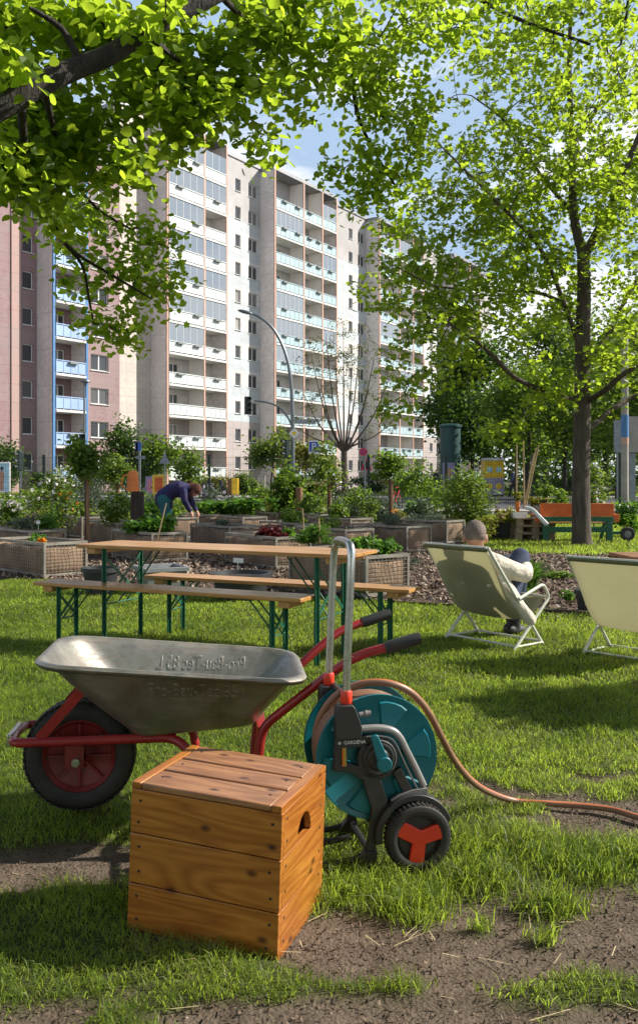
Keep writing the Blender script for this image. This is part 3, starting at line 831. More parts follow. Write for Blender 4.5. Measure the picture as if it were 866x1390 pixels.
    for k in range(52):   # tread blocks
        a = 2 * PI * k / 52
        for z in (-.022, .022):
            Mx = Matrix.Rotation(a + (.08 if z > 0 else 0), 4, 'Z') @ Matrix.Translation((.194, 0, z)) @ Matrix.Rotation(R(25 if z > 0 else -25), 4, 'X')
            mb.box(-.004, .0025, -.009, .009, -.015, .015, 0, Mx)
    mb.build('tyre', M('rubber'), wh, sharp=40)
    mb = MB()
    mb.lathe([(.126, -.042), (.132, -.036), (.126, -.028), (.112, -.022), (.050, -.012), (.026, -.034), (.026, .034), (.050, .012), (.112, .022), (.126, .028), (.132, .036), (.126, .042), (.116, .03), (.112, 0.026), (.112, -.026), (.116, -.03)], 48)
    for k in range(8):
        a = 2 * PI * k / 8
        for z in (-1, 1):
            mb.bar((.03 * math.cos(a), .03 * math.sin(a), z * .026), (.112 * math.cos(a), .112 * math.sin(a), z * .026), .008, .012)
    mb.build('rim', M('redrim'), wh)
    mb = MB(); mb.tube([(0, 0, -.118), (0, 0, .118)], .009, 12); mb.tube([(0, 0, -.114), (0, 0, -.104)], .016, 6); mb.tube([(0, 0, .104), (0, 0, .114)], .016, 6)
    mb.build('axle', M('steel'), wh)
    return t
wheelbarrow()

# ================================================================== hose reel on wheels
REEL = Vector((.163, 2.90, 0)); RZ = math.atan2(.2, .98)
def fx(px): return (px - 472) * 2.74 / 1200 / .98 - .104
def fz(py): return H - (py - YH) * 2.74 / 1200
def arc(cx, cz, r, a0, a1, n): return [(cx + r * math.cos(R(a0 + (a1 - a0) * k / n)), cz + r * math.sin(R(a0 + (a1 - a0) * k / n))) for k in range(n + 1)]
XZ = Matrix.Rotation(R(90), 4, 'X')     # local xy -> xz, extrude towards -y
def plate(mb, poly, y0, d, mi=0):
    """prism in the xz plane between y0 - d and y0"""
    mb.prism(poly, Matrix.Translation((0, y0, 0)) @ XZ, d, mi)
def ribbon(pts, wd):
    """polyline -> closed outline of width wd"""
    pts = [Vector((p[0], p[1])) for p in pts]; l = []; r = []
    for i, p in enumerate(pts):
        t = (pts[min(i + 1, len(pts) - 1)] - pts[max(i - 1, 0)]).normalized(); n = Vector((-t.y, t.x))
        w_ = wd[i] if hasattr(wd, '__len__') else wd
        l.append(tuple(p + n * w_ / 2)); r.append(tuple(p - n * w_ / 2))
    return l + r[::-1]
def reel():
    t = thing('hose_reel', 'teal and dark grey hose trolley with tall steel handle, beside the wooden box', 'hose reel', REEL, RZ)
    zc, rd = .340, .197
    # drum discs with six pressed pockets
    for y, s in ((-.1, -1), (.1, 1)):
        mb = MB()
        Mx = Matrix.Translation((0, y, zc)) @ Matrix.Rotation(R(90), 4, 'X')
        mb.lathe([(.02, .004), (.10, .004), (.182, .0015), (.1905, .006), (rd, .006), (rd + .001, .001), (rd, -.006), (.1905, -.007), (.182, -.0035), (.10, -.006), (.02, -.006)], 72, Mx, closed=True)
        o = mb.build('drum_disc', M('teal'), t, sharp=30)
        # raised wedge ribs leave pockets between them
        for k in range(6):
            mb = MB(); a = R(60 * k + 12)
            poly = [(.085, -.016), (.168, -.052), (.177, -.030), (.180, 0), (.177, .030), (.168, .052), (.085, .016)]
            zz = .0045
            n_ = len(poly)
            vs = [(x, yy, .002) for x, yy in poly] + [(.13 + (x - .13) * .90, yy * .84, .012) for x, yy in poly]
            fs = [tuple(range(n_, 2 * n_))] + [(i, (i + 1) % n_, n_ + (i + 1) % n_, n_ + i) for i in range(n_)]
            Mr = Mx @ (Matrix() if s < 0 else Matrix.Rotation(PI, 4, 'X')) @ Matrix.Rotation(a, 4, 'Z')
            mb.add(vs, fs, 0, Mr); mb.build('pressed_rib', M('teal'), o, sharp=30)
    mb = MB(); mb.lathe([(.115, -.096), (.115, .096)], 40, Matrix.Translation((0, 0, zc)) @ XZ)
    mb.build('drum', M('teal'), t)
    # side frames
    for y, sgn in ((-.128, -1), (.128, 1)):
        fr = bpy.data.objects.new('side_frame', None); link(fr, t)
        yo = y + (.012 if sgn < 0 else .012)
        mb = MB()
        px = lambda *ps: [(fx(a), fz(b)) for a, b in ps]
        plate(mb, px((457, 963), (460, 957), (478, 957), (482, 962), (491, 988), (490, 1003), (455, 1003)), yo + .012, .046)         # socket block
        plate(mb, px((455, 1001), (504, 1001), (504, 1016), (455, 1016)), yo, .024)                                     # brand bar
        plate(mb, px((454, 1014), (464, 1014), (464, 1042), (454, 1042)), yo, .022)
        plate(mb, px((453, 1038), (470, 1036), (500, 1046), (505, 1062), (490, 1060), (478, 1050), (454, 1047)), yo - .001, .022)
        plate(mb, arc(fx(514), fz(1033), .066, 0, 350, 36), yo + .002, .026)                                            # hub housing
        plate(mb, px((490, 1048), (516, 1056), (527, 1090), (524, 1108), (515, 1130), (511, 1150), (513, 1178), (500, 1178), (497, 1160), (503, 1130), (505, 1100), (497, 1075)), yo - .002, .022)
        plate(mb, ribbon(px((540, 1050), (551, 1072), (566, 1096)), .030), yo - .003, .022)
        plate(mb, px((496, 1158), (512, 1158), (512, 1181), (486, 1181), (484, 1172)), yo - .001, .03)
        wc = (fx(565) - .0, .104)
        plate(mb, ribbon(arc(wc[0] - .006, wc[1] + .002, .116, 18, 190, 20), .020), yo - .002, .045)                       # mudguard
        mb.build('frame_plate', M('blackplastic'), fr, bevel=.0025)
        mb = MB()
        mb.tube([(x, yo - .014, z) for x, z in smooth_path2(px((491, 992), (515, 992), (535, 997), (546, 1008), (553, 1022), (567, 1050), (579, 1076)))], .0115, 10)
        mb.tube([(x, yo - .022, z) for x, z in smooth_path2(px((497, 1002), (515, 1002), (531, 1006), (539, 1015), (546, 1030), (558, 1056), (570, 1080)))], .0035, 6)
        plate(mb, ribbon(px((533, 1094), (545, 1087), (562, 1082), (582, 1081)), .017), yo - .015, .014)
        plate(mb, ribbon(arc(fx(514), fz(1033), .057, -40, 95, 16), .004), yo - .024, .003)
        mb.build('grey_trim', M('greyplastic'), fr, bevel=.001)
        mb = MB()
        Mh = Matrix.Translation((fx(514), yo - .024, fz(1033))) @ XZ
        mb.lathe([(.052, 0), (.052, .004), (.046, .006), (.040, .004), (.036, .004), (.030, .010), (.0, .010)], 36, Mh)
        mb.build('hub_cap', M('blackplastic'), fr)
        # wheel
        wy = yo - .052 if sgn < 0 else yo + .052
        wh = bpy.data.objects.new('wheel', None); link(wh, t); wh.location = (wc[0], wy, wc[1]); wh.rotation_euler = (R(90), 0, 0)
        if sgn > 0: wh.rotation_euler = (R(-90), 0, 0)
        mb = MB()
        mb.lathe([(.070, -.022), (.088, -.026), (.099, -.023), (.1035, -.015), (.1035, .015), (.099, .023), (.088, .026), (.074, .024), (.070, .020)], 48, closed=True)
        for k in range(44):
            a = 2 * PI * k / 44
            mb.box(-.002, .0025, -.0035, .0035, -.017, .017, 0, Matrix.Rotation(a, 4, 'Z') @ Matrix.Translation((.1035, 0, 0)))
        mb.build('tyre', M('rubber'), wh, sharp=40)
        mb = MB(); mb.lathe([(.071, -.02), (.071, .010), (.064, .014), (.06, .006), (.012, .006), (.012, -.02)], 40); mb.build('rim', M('blackplastic'), wh)
        mb = MB()
        star = []
        for a in (150, 16, 262):
            d = Vector((math.cos(R(a)), math.sin(R(a)))); nn = Vector((-d.y, d.x))
            star += [tuple(d * .018 - nn * .0175 if False else d * .060 - nn * .0205), tuple(d * .064 - nn * .012), tuple(d * .064 + nn * .012), tuple(d * .060 + nn * .0205)]
            a2 = a - 0
            e = Vector((math.cos(R(a + 60 - 120 + 0)), 0)) if False else None
            star += [tuple(Vector((math.cos(R(a - 60 + 120)), math.sin(R(a - 60 + 120)))) * .0215)]
        # order: go round the star by angle
        star.sort(key=lambda p: math.atan2(p[1], p[0]))
        mb.prism([(x * 1.2, y * 1.2) for x, y in star], Matrix.Translation((0, 0, .006)), .016)
        mb.build('wheel_star', M('redplastic'), wh, bevel=.003)
        # foot bar
        mb = MB(); mb.tube(round_path([(fx(505), yo - .01, .045), (fx(480), yo - .01, .030), (fx(440), yo - .005, .022)], .02), [.014] * 3 if False else .010, 10)
        mb.build('foot', M('blackplastic'), fr)
        # handle tube socket collar
        xs0 = -.105
        mb = MB(); mb.lathe([(.0165, 0), (.0185, .004), (.0185, .036), (.0165, .040)], 20, Matrix.Translation((xs0, y + .005, .520)))
        mb.build('collar', M('redplastic'), t)
    mb = MB()
    pts = [(-.106, -.123, .515), (-.100, -.123, .68), (-.090, -.123, .93), (-.0845, -.113, 1.012), (-.085, 0, 1.02), (-.0845, .123, 1.012), (-.090, .133, .93), (-.100, .133, .68), (-.106, .133, .515)]
    mb.tube(round_path(pts, .055, 6), .0125, 14); mb.build('handle', M('steel'), t)
    mb = MB(); mb.tube([(fx(565), -.17, .104), (fx(565), .17, .104)], .008, 10); mb.build('axle', M('steel'), t)
    for x, z in ((fx(504), .05), (-.09, .52)):
        mb = MB(); mb.tube([(x, -.13, z), (x, .13, z)], .010, 10); mb.build('spacer_bar', M('blackplastic'), t)
    # crank
    cr = bpy.data.objects.new('crank', None); link(cr, t); cr.location = (0, -.168, 0)
    mb = MB()
    a = Vector((fx(504), fz(996))); b = Vector((fx(518), fz(1036)))
    plate(mb, ribbon([a, a * .97 + b * .03, a * .5 + b * .5, b], [.010, .022, .030, .036]), 0, .012)
    plate(mb, arc(b.x, b.y, .024, 0, 345, 22), .004, .020)
    mb.build('crank_arm', M('teal'), cr, bevel=.003)
    # spindle screw and brass hose connector
    mb = MB(); mb.tube([(fx(488), -.135, fz(972)), (fx(504), -.135, fz(970))], .008, 12); mb.tube([(fx(496), -.135, fz(971)), (fx(499), -.135, fz(971))], .011, 12)
    mb.build('connector', M('greyplastic'), t)
    mb = MB(); mb.tube([(fx(467.5), -.135, fz(1015)), (fx(467.5), -.135, fz(1040))], .009, 12); mb.build('brass_pipe', M('brass'), t)
    mb = MB(); mb.tube([(-.06, 0, .05), (-.16, .02, .03)], .010, 10); mb.build('rear_foot', M('blackplastic'), t)
    Mx = Matrix.Translation((fx(481.5), -.128 + .012 - .0245, fz(1008.5))) @ XZ
    text_mesh('brand_lettering', 'GARDENA', .0155, .0004, M('lettering'), t, Mx, 0, .95)
    mb = MB()
    for k in range(6):
        a_ = 2 * PI * k / 6
        mb.lathe([(.0016, 0), (.0016, .0008)], 8, Matrix.Translation((fx(460.8) + .0032 * math.cos(a_), -.128 + .012 - .0240, fz(1008.5) + .0032 * math.sin(a_))) @ XZ)
    mb.build('flower_emblem', M('lettering'), t)
    return t
def smooth_path2(pts, k=5):
    return [(p.x, p.z) for p in smooth_path([(a, 0, b) for a, b in pts], k)]
reel()
# the hose: coil on the drum, then over the rim and away across the lawn
def hose():
    Mw = Matrix.Translation(REEL) @ Matrix.Rotation(RZ, 4, 'Z')
    pts = []; r = .0115
    layers = [(.128, -.078, .078), (.150, .078, -.078), (.170, -.070, .075)]
    for rr, y0, y1 in layers:
        turns = 6
        for k in range(turns * 30):
            u = k / (turns * 30); a = 2 * PI * turns * u + PI / 2 + 2.0
            pts.append(Mw @ Vector((rr * math.cos(a), y0 + (y1 - y0) * u, .340 + rr * math.sin(a))))
    # loose last turn that swings round the left side and lifts over the top
    for a in range(-130, -239, -12):
        pass
    tail = [P(462, 1080, 2.93), P(437, 1045, 2.92), P(428, 1010, 2.92), P(434, 975, 2.91), P(452, 948, 2.90), P(476, 933, 2.89), P(505, 926, 2.88), P(534, 929, 2.88), P(560, 942, 2.9), P(582, 968, 2.94), P(600, 1002, 3.0), P(618, 1034, 3.08), P(640, 1060, 3.16), P(665, 1076, 3.25)]
    gnd = [G(700, 1087, .014), G(745, 1090, .013), G(790, 1093, .013), G(830, 1098, .013), G(866, 1108, .014), G(930, 1122, .014), G(1010, 1126, .014), Vector((2.1, 3.25, .014)), Vector((2.7, 3.6, .014)), Vector((3.4, 3.55, .014)), Vector((4.3, 3.1, .014))]
    for q in gnd: q.z = float(gh(np.array([q.x]), np.array([q.y]))[0]) + .011
    pts = pts[:-20] + smooth_path([pts[-20]] + tail + gnd, 8)
    mb = MB()
    mb.tube(pts, r, 10, 0, True, [0, 0, 1, 0, 0, 0, 0, 1, 0, 0])
    o = mb.build('garden_hose', [M('hosetan'), M('hoseorange')], sharp=60)
    tag(o, 'tan garden hose with orange stripes wound on the trolley and trailing across the lawn', 'hose')
hose()

# ================================================================== beer table and benches
def beer_furniture(name, label, cat, c, rz, Ln, Wd, Hh, legsp, planks, group=None):
    t = thing(name, label, cat, (c[0], c[1], 0), rz, group)
    th = .026
    mb = MB(); g = .002
    w_ = Wd / planks
    for k in range(planks):
        mb.box(-Ln / 2, Ln / 2, -Wd / 2 + k * w_ + g, -Wd / 2 + (k + 1) * w_ - g, Hh - th, Hh)
    mb.build('tabletop' if cat == 'table' else 'seat', M('benchwood'), t, bevel=.004)
    for s in (-1, 1):
        x = s * legsp / 2; ly = Wd / 2 - .03
        mb = MB(); mb.box(-Wd / 2 + .012, Wd / 2 - .012, -.04, .04, -.04, 0)
        mb.build('cleat', M('benchwood'), t, (s * (legsp / 2 + (.11 if cat == 'table' else .09)), 0, Hh - th - .002), (0, 0, R(90)), bevel=.003)
        for sy in (-1, 1):
            mb = MB(); mb.box(-.02, .02, -.003, .003, 0, Hh - th); mb.box(-.003, .003, -.022, .022, 0, Hh - th - .002)
            mb.build('leg', M('greenmetal'), t, (x, sy * ly, 0), None, bevel=.001)
        mb = MB()
        zt, zb = Hh - .08, Hh * .42 if cat == 'table' else Hh * .45
        mb.bar((x, -ly, zt), (x, ly, zb), .022, .004, up=(1, 0, 0)); mb.bar((x + .005, ly, zt), (x + .005, -ly, zb), .022, .004, up=(1, 0, 0))
        mb.tube([(x, -ly, zb - .01), (x, ly, zb - .01)], .006, 8)
        mb.build('cross_brace', M('greenmetal'), t)
        mb = MB()
        for yy in (-.05, .05): mb.tube([(x, yy, zb - .005), (x - s * Hh * .42, yy, Hh - th - .012)], .006, 8)
        mb.box(x - s * Hh * .42 - .03, x - s * Hh * .42 + .03, -.08, .08, Hh - th - .016, Hh - th - .001)
        mb.build('folding_strut', M('greenmetal'), t)
    return t
beer_furniture('beer_table', 'long folding beer table with wooden top and green steel legs between two benches', 'table', (-.70, 6.32), R(-25), 2.2, .50, .735, 1.72, 2)
beer_furniture('beer_bench', 'wooden bench with green legs on the near side of the beer table, behind the wheelbarrow', 'bench', (-1.06, 6.17), R(-25), 2.2, .25, .46, 1.76, 1, 'benches at the beer table')
beer_furniture('beer_bench', 'wooden bench on the far side of the beer table, in front of the raised beds', 'bench', (-.33, 6.62), R(-25), 2.2, .25, .46, 1.76, 1, 'benches at the beer table')

# ================================================================== deck chairs
def deck_chair(loc, rz, label):
    t = thing('deck_chair', label, 'deck chair', loc, rz, 'deck chairs on the lawn')
    hw = .30
    prof = smooth_path([(0, -.25, .735), (0, -.12, .53), (0, .0, .34), (0, .10, .235), (0, .19, .205), (0, .28, .245), (0, .36, .31), (0, .41, .348)], 5)
    mb = MB(); n = len(prof); k = 11
    vs = []; fs = []
    for p in prof:
        for j in range(k):
            x = -hw + .012 + (2 * hw - .024) * j / (k - 1)
            s = 1 - (2 * j / (k - 1) - 1) ** 2
            vs.append((x, p.y, p.z - .018 * s))
    for i in range(n - 1):
        for j in range(k - 1): fs.append((i * k + j, i * k + j + 1, (i + 1) * k + j + 1, (i + 1) * k + j))
    mb.add(vs, fs); o = mb.build('sling', M('sling'), t, sharp=80)
    mm = o.modifiers.new('cloth', 'SOLIDIFY'); mm.thickness = .003
    mb = MB()
    mb.tube([(-hw + .01, -.252, .728), (hw - .01, -.252, .728)], .019, 10)
    h1 = mb.build('top_hem', M('slinghem'), o)
    h1.scale = (1, 1, 1)
    mb = MB()
    for s in (-1, 1):
        x = s * (hw + .004)
        mb.tube(round_path([(x, -.255, .745), (x, .36, .004)], .02), .0115, 10)
    mb.tube([(-hw, -.255, .74), (hw, -.255, .74)], .0115, 10); mb.tube([(-hw, .335, .03), (hw, .335, .03)], .009, 10)
    mb.build('back_frame', M('whitetube'), t)
    mb = MB()
    for s in (-1, 1):
        x = s * (hw + .028)
        mb.tube(round_path([(x, 0.0, .004), (x, .406, .35), (x, .335, .452), (x, .055, .365)], .04, 6), .0115, 10)
    mb.tube([(-hw - .02, .03, .028), (hw + .02, .03, .028)], .009, 10); mb.tube([(-hw - .02, .405, .348), (hw + .02, .405, .348)], .0115, 10)
    mb.build('seat_frame', M('whitetube'), t)
    for s in (-1, 1):    # stretcher along the ground between the feet
        mb = MB(); mb.tube([(s * (hw + .016), .02, .022), (s * (hw + .016), .345, .022)], .009, 8); mb.build('foot_rail', M('whitetube'), t)
    return t
CH1 = (1.172, 6.515, 0); CRZ = math.atan2(-.78, .63)
deck_chair(CH1, CRZ, 'cream framed deck chair with beige sling that the grey haired man sits in')
c2_ = deck_chair((2.05, 5.884, 0), math.atan2(-.72, .7), 'empty beige deck chair standing to the right of the seated man')
c2_.scale = (1, 1, .945)

# ================================================================== people
def fuse(o, vox, smooth=3, dec=None):
    r_ = o.modifiers.new('skin', 'REMESH'); r_.mode = 'VOXEL'; r_.voxel_size = vox; r_.use_smooth_shade = True
    if smooth:
        s_ = o.modifiers.new('soften', 'SMOOTH'); s_.iterations = smooth; s_.factor = .5
    return o
def hand(mb, wrist, d, nrm, s=1.0, curl=.5):
    """palm, four unequal curled fingers and a thumb; d = direction of the fingers, nrm = back of the hand"""
    w_ = Vector(wrist); d = Vector(d).normalized(); nrm = Vector(nrm); nrm = (nrm - d * nrm.dot(d)).normalized(); sd = d.cross(nrm)
    mb.capsule([w_, w_ + d * .045 * s, w_ + d * .085 * s], [.026 * s, .034 * s, .036 * s], 10)
    for k, (o_, L) in enumerate(((-.030, .068), (-.010, .078), (.010, .073), (.029, .056))):
        b = w_ + d * .088 * s + sd * o_ * s; pts = [b - d * .02 * s, b]
        dd = d.copy(); q = b
        for j in range(3):
            dd = (dd - nrm * curl).normalized(); q = q + dd * L * s / 3; pts.append(q)
        mb.capsule(pts, [.0095 * s, .0095 * s, .009 * s, .0085 * s, .0075 * s], 8)
    b = w_ + d * .03 * s - sd * .03 * s
    mb.capsule([b, b - sd * .022 * s + d * .022 * s - nrm * .008 * s, b - sd * .028 * s + d * .055 * s - nrm * .02 * s], [.013 * s, .0115 * s, .009 * s], 8)
def head(mb, c, fwd, up=(0, 0, 1), s=1.0):
    f = Vector(fwd).normalized(); u = Vector(up); u = (u - f * u.dot(f)).normalized(); r_ = f.cross(u)
    Mx = Matrix((r_.to_4d(), f.to_4d(), u.to_4d(), (0, 0, 0, 1))).transposed()
    for i in range(3): Mx[3][i] = 0
    c = Vector(c); L = lambda x, y, z: c + r_ * x * s + f * y * s + u * z * s
    mb.ell(c + u * .02 * s - f * .008 * s, (.078 * s, .098 * s, .098 * s), 20, 14, 0, Mx)
    mb.ell(L(0, .028, -.045), (.062 * s, .068 * s, .075 * s), 16, 10, 0, Mx)
    mb.ell(L(0, .055, -.095), (.026 * s, .022 * s, .02 * s), 10, 8, 0, Mx)
    mb.capsule([L(0, .085, .005), L(0, .108, -.032)], [.010 * s, .016 * s], 8)                      # nose
    mb.ell(L(0, .088, -.066), (.024 * s, .012 * s, .007 * s), 10, 8, 0, Mx); mb.ell(L(0, .085, -.077), (.02 * s, .012 * s, .007 * s), 10, 8, 0, Mx)
    mb.ell(L(0, .083, .018), (.05 * s, .014 * s, .010 * s), 12, 8, 0, Mx)
    for sx in (-1, 1): mb.ell(L(sx * .081, -.006, -.018), (.010 * s, .020 * s, .033 * s), 10, 8, 0, Mx)
    return L, Mx
def hairpart(parent, material, c, fwd, up, s, thick, cuts, vox=.006, extra=None):
    mb = MB(); f = Vector(fwd).normalized(); u = Vector(up); u = (u - f * u.dot(f)).normalized(); r_ = f.cross(u)
    Mx = Matrix((r_.to_4d(), f.to_4d(), u.to_4d(), (0, 0, 0, 1))).transposed()
    for i in range(3): Mx[3][i] = 0
    c = Vector(c); L = lambda x, y, z: c + r_ * x * s + f * y * s + u * z * s
    mb.ell(L(0, -.016, .034), ((.078 + thick) * s, (.094 + thick) * s, (.088 + thick) * s), 18, 12, 0, Mx)
    mb.ell(L(0, -.036, .006), ((.076 + thick) * s, (.070 + thick) * s, (.050 + thick) * s), 16, 10, 0, Mx)
    if extra: extra(mb, L)
    o = mb.build('hair', material, parent, sharp=0); fuse(o, vox, 3); return o
def eyes(parent, L, s=1.0):
    mb = MB()
    for sx in (-1, 1): mb.ell(L(sx * .031, .082, .002), (.010 * s, .010 * s, .008 * s), 10, 8)
    return mb.build('eyes', M('black'), parent)

def seated_man():
    t = thing('person', 'grey haired man in cream jacket and dark jeans lounging in a deck chair', 'person', CH1, CRZ)
    hc = (.045, -.085, .800); fw = (-.66, .75, -.04)
    mb = MB()
    L, Mx = head(mb, hc, fw)
    mb.capsule([(.02, -.065, .65), (.03, -.080, .69), (.045, -.088, .74)], [.055, .056, .056], 12)              # neck
    for sx in (-1, 1): mb.capsule([(sx * .05, .185, .335), (sx * .05, .07, .485), (sx * .05, -.02, .58), (.012 + sx * .02, -.068, .64)], [.085, .09, .08, .065], 12)
    for sx, kn, ft in ((-1, (-.09, .43, .56), (-.13, .55, .10)), (1, (.045, .43, .622), (-.07, .50, .10))):
        mb.capsule([(sx * .09, .185, .33), ((sx * .09 + kn[0]) / 2, .30, .46), kn], [.08, .075, .055], 12)
        mb.capsule([kn, tuple(kn[i] * .5 + ft[i] * .5 for i in range(3)), ft], [.055, .052, .038], 12)
    sh = (.185, -.055, .615); el = (.262, .21, .525); wr = (.10, .44, .56)
    mb.capsule([sh, tuple((sh[i] + el[i]) / 2 for i in range(3)), el], [.055, .05, .042], 12); mb.capsule([el, wr], [.042, .028], 12)
    hand(mb, wr, (-.7, .45, .25), (.1, .7, .7), 1.0, .35)
    sh2 = (-.165, -.055, .615); el2 = (-.235, .18, .51); wr2 = (-.05, .40, .585)
    mb.capsule([sh2, el2], [.055, .042], 12); mb.capsule([el2, wr2], [.042, .028], 12)
    hand(mb, wr2, (.75, .4, .2), (-.1, .7, .7), 1.0, .35)
    b = mb.build('body', M('skin'), t, sharp=0); fuse(b, .006, 3)
    eyes(b, L)
    hairpart(b, M('hairgrey'), hc, fw, (0, 0, 1), .985, .003, None, .005)
    # jacket
    mb = MB()
    for sx in (-1, 1): mb.capsule([(sx * .06, .17, .36), (sx * .065, .075, .485), (sx * .06, -.02, .585), (.012 + sx * .03, -.065, .65)], [.108, .112, .098, .085], 14)
    mb.capsule([(-.15, -.06, .62), (.012, -.08, .655), (.175, -.06, .62)], [.075, .085, .075], 14)
    mid = tuple((sh[i] + el[i]) / 2 for i in range(3))
    mb.capsule([sh, (mid[0] + .01, mid[1], mid[2] - .008), el, tuple(el[i] * .55 + wr[i] * .45 for i in range(3)), tuple(el[i] * .12 + wr[i] * .88 for i in range(3))], [.078, .072, .063, .053, .041], 14)
    for k in range(5):   # cloth folds round the elbow
        u = .25 + .14 * k; c_ = Vector(sh).lerp(Vector(el), u)
        mb.capsule([c_ + Vector((.0, -.03, .058)), c_ + Vector((.05, .012, .03)), c_ + Vector((.045, .02, -.035))], [.017, .019, .015], 8)
    mb.capsule([sh2, el2, tuple(el2[i] * .1 + wr2[i] * .9 for i in range(3))], [.078, .062, .043], 14)
    mb.capsule([(.165, -.02, .50), (.235, .06, .40), (.275, .13, .29), (.315, .20, .20)], [.085, .06, .05, .045], 14)      # coat tail over the side of the chair
    mb.capsule([(.19, .02, .42), (.25, .13, .30), (.29, .22, .22)], [.06, .05, .04], 12)
    mb.capsule([(-.06, -.09, .685), (.03, -.125, .69), (.11, -.09, .685)], [.024, .026, .024], 10)                        # collar
    o = mb.build('jacket', M('creamcloth'), b, sharp=0); fuse(o, .008, 2)
    # trousers
    mb = MB()
    for sx, kn, ft in ((-1, (-.09, .43, .56), (-.13, .55, .10)), (1, (.045, .43, .622), (-.07, .50, .10))):
        mb.capsule([(sx * .085, .195, .335), ((sx * .09 + kn[0]) / 2, .30, .46), kn], [.105, .095, .074], 14)
        f2 = tuple(kn[i] * .12 + ft[i] * .88 for i in range(3))
        mb.capsule([kn, tuple(kn[i] * .5 + f2[i] * .5 for i in range(3)), f2], [.074, .070, .058], 14)
    mb.capsule([(-.08, .195, .335), (.08, .195, .335)], [.105, .105], 14)
    o = mb.build('jeans', M('jeans'), b, sharp=0); fuse(o, .008, 2)
    for ft, d in (((-.13, .55, .10), (-.05, 1, -.1)), ((-.07, .50, .10), (-.05, 1, -.1))):
        d = Vector(d).normalized(); f_ = Vector(ft)
        mb = MB()
        mb.capsule([f_ + Vector((0, 0, .04)), f_ - Vector((0, 0, .03))], [.05, .046], 12)
        mb.capsule([f_ - d * .05 - Vector((0, 0, .055)), f_ + d * .06 - Vector((0, 0, .058)), f_ + d * .13 - Vector((0, 0, .066))], [.042, .046, .034], 12)
        o = mb.build('shoe', M('black'), b, sharp=0); fuse(o, .008, 2)
    return t
seated_man()

def gardener():
    Y = 17.0; X = (232 - CX) * Y / F
    t = thing('person', 'woman in a navy jacket bending over a raised bed to tend the plants', 'person', (X, Y, 0), 0)
    hp = Vector((-.12, 0, .86)); ch = Vector((.20, 0, 1.03)); nk = Vector((.34, -.01, 1.045)); hd = (.465, -.02, 1.00)
    fw = (.55, -.1, -.85)
    mb = MB(); L, Mx = head(mb, hd, fw, (.8, 0, .6))
    mb.capsule([nk - Vector((.05, 0, 0)), nk + Vector((.08, 0, -.02))], [.055, .05], 12)
    mb.capsule([hp, (hp + ch) / 2 + Vector((0, 0, .05)), ch, nk], [.14, .125, .14, .07], 14)
    for sy in (-1, 1):
        mb.capsule([hp + Vector((0, sy * .09, -.02)), (-.06, sy * .11, .47), (-.10, sy * .12, .10)], [.09, .062, .045], 12)
    arms = []
    for sy, el, wr in ((-1, (.30, -.23, .80), (.40, -.14, .60)), (1, (.36, .22, .80), (.48, .12, .60))):
        s_ = (.27, sy * .175, 1.0); arms.append((s_, el, wr))
        mb.capsule([s_, el], [.05, .042], 12); mb.capsule([el, wr], [.042, .028], 12)
        hand(mb, wr, (.35, 0, -.9), (.8, 0, .3), 1.0, .3)
    b = mb.build('body', M('skin'), t, sharp=0); fuse(b, .007, 3); eyes(b, L)
    def ex(m_, L_):
        m_.capsule([L_(0, -.09, .02), L_(.03, -.12, -.08), L_(.05, -.06, -.15)], [.06, .05, .025], 10)
        for sx in (-1, 1): m_.capsule([L_(sx * .075, -.01, .05), L_(sx * .085, .02, -.06), L_(sx * .08, .05, -.13)], [.035, .035, .02], 10)
    hairpart(b, M('hairred'), hd, fw, (.8, 0, .6), 1.0, .018, None, .007, ex)
    mb = MB()
    mb.capsule([hp + Vector((-.02, 0, .0)), (hp + ch) / 2 + Vector((0, 0, .055)), ch, nk - Vector((.02, 0, .005))], [.165, .155, .165, .10], 16)
    mb.capsule([hp + Vector((-.03, 0, -.02)), hp + Vector((.02, 0, -.14))], [.165, .15], 16)
    for s_, el, wr in arms:
        mb.capsule([s_, el, tuple(el[i] * .1 + wr[i] * .9 for i in range(3))], [.078, .064, .044], 12)
    o = mb.build('jacket', M('navy'), b, sharp=0); fuse(o, .010, 2)
    mb = MB()
    mb.capsule([hp + Vector((0, -.07, -.05)), hp + Vector((0, .07, -.05))], [.145, .145], 14)
    for sy in (-1, 1): mb.capsule([hp + Vector((0, sy * .09, -.04)), (-.06, sy * .11, .47), (-.10, sy * .12, .10)], [.115, .085, .065], 12)
    o = mb.build('trousers', M('tealcloth'), b, sharp=0); fuse(o, .010, 2)
    for sy in (-1, 1):
        mb = MB(); mb.capsule([(-.13, sy * .12, .045), (-.02, sy * .12, .045), (.09, sy * .125, .035)], [.042, .045, .033], 12)
        o = mb.build('shoe', M('black'), b, sharp=0); fuse(o, .008, 2)
gardener()

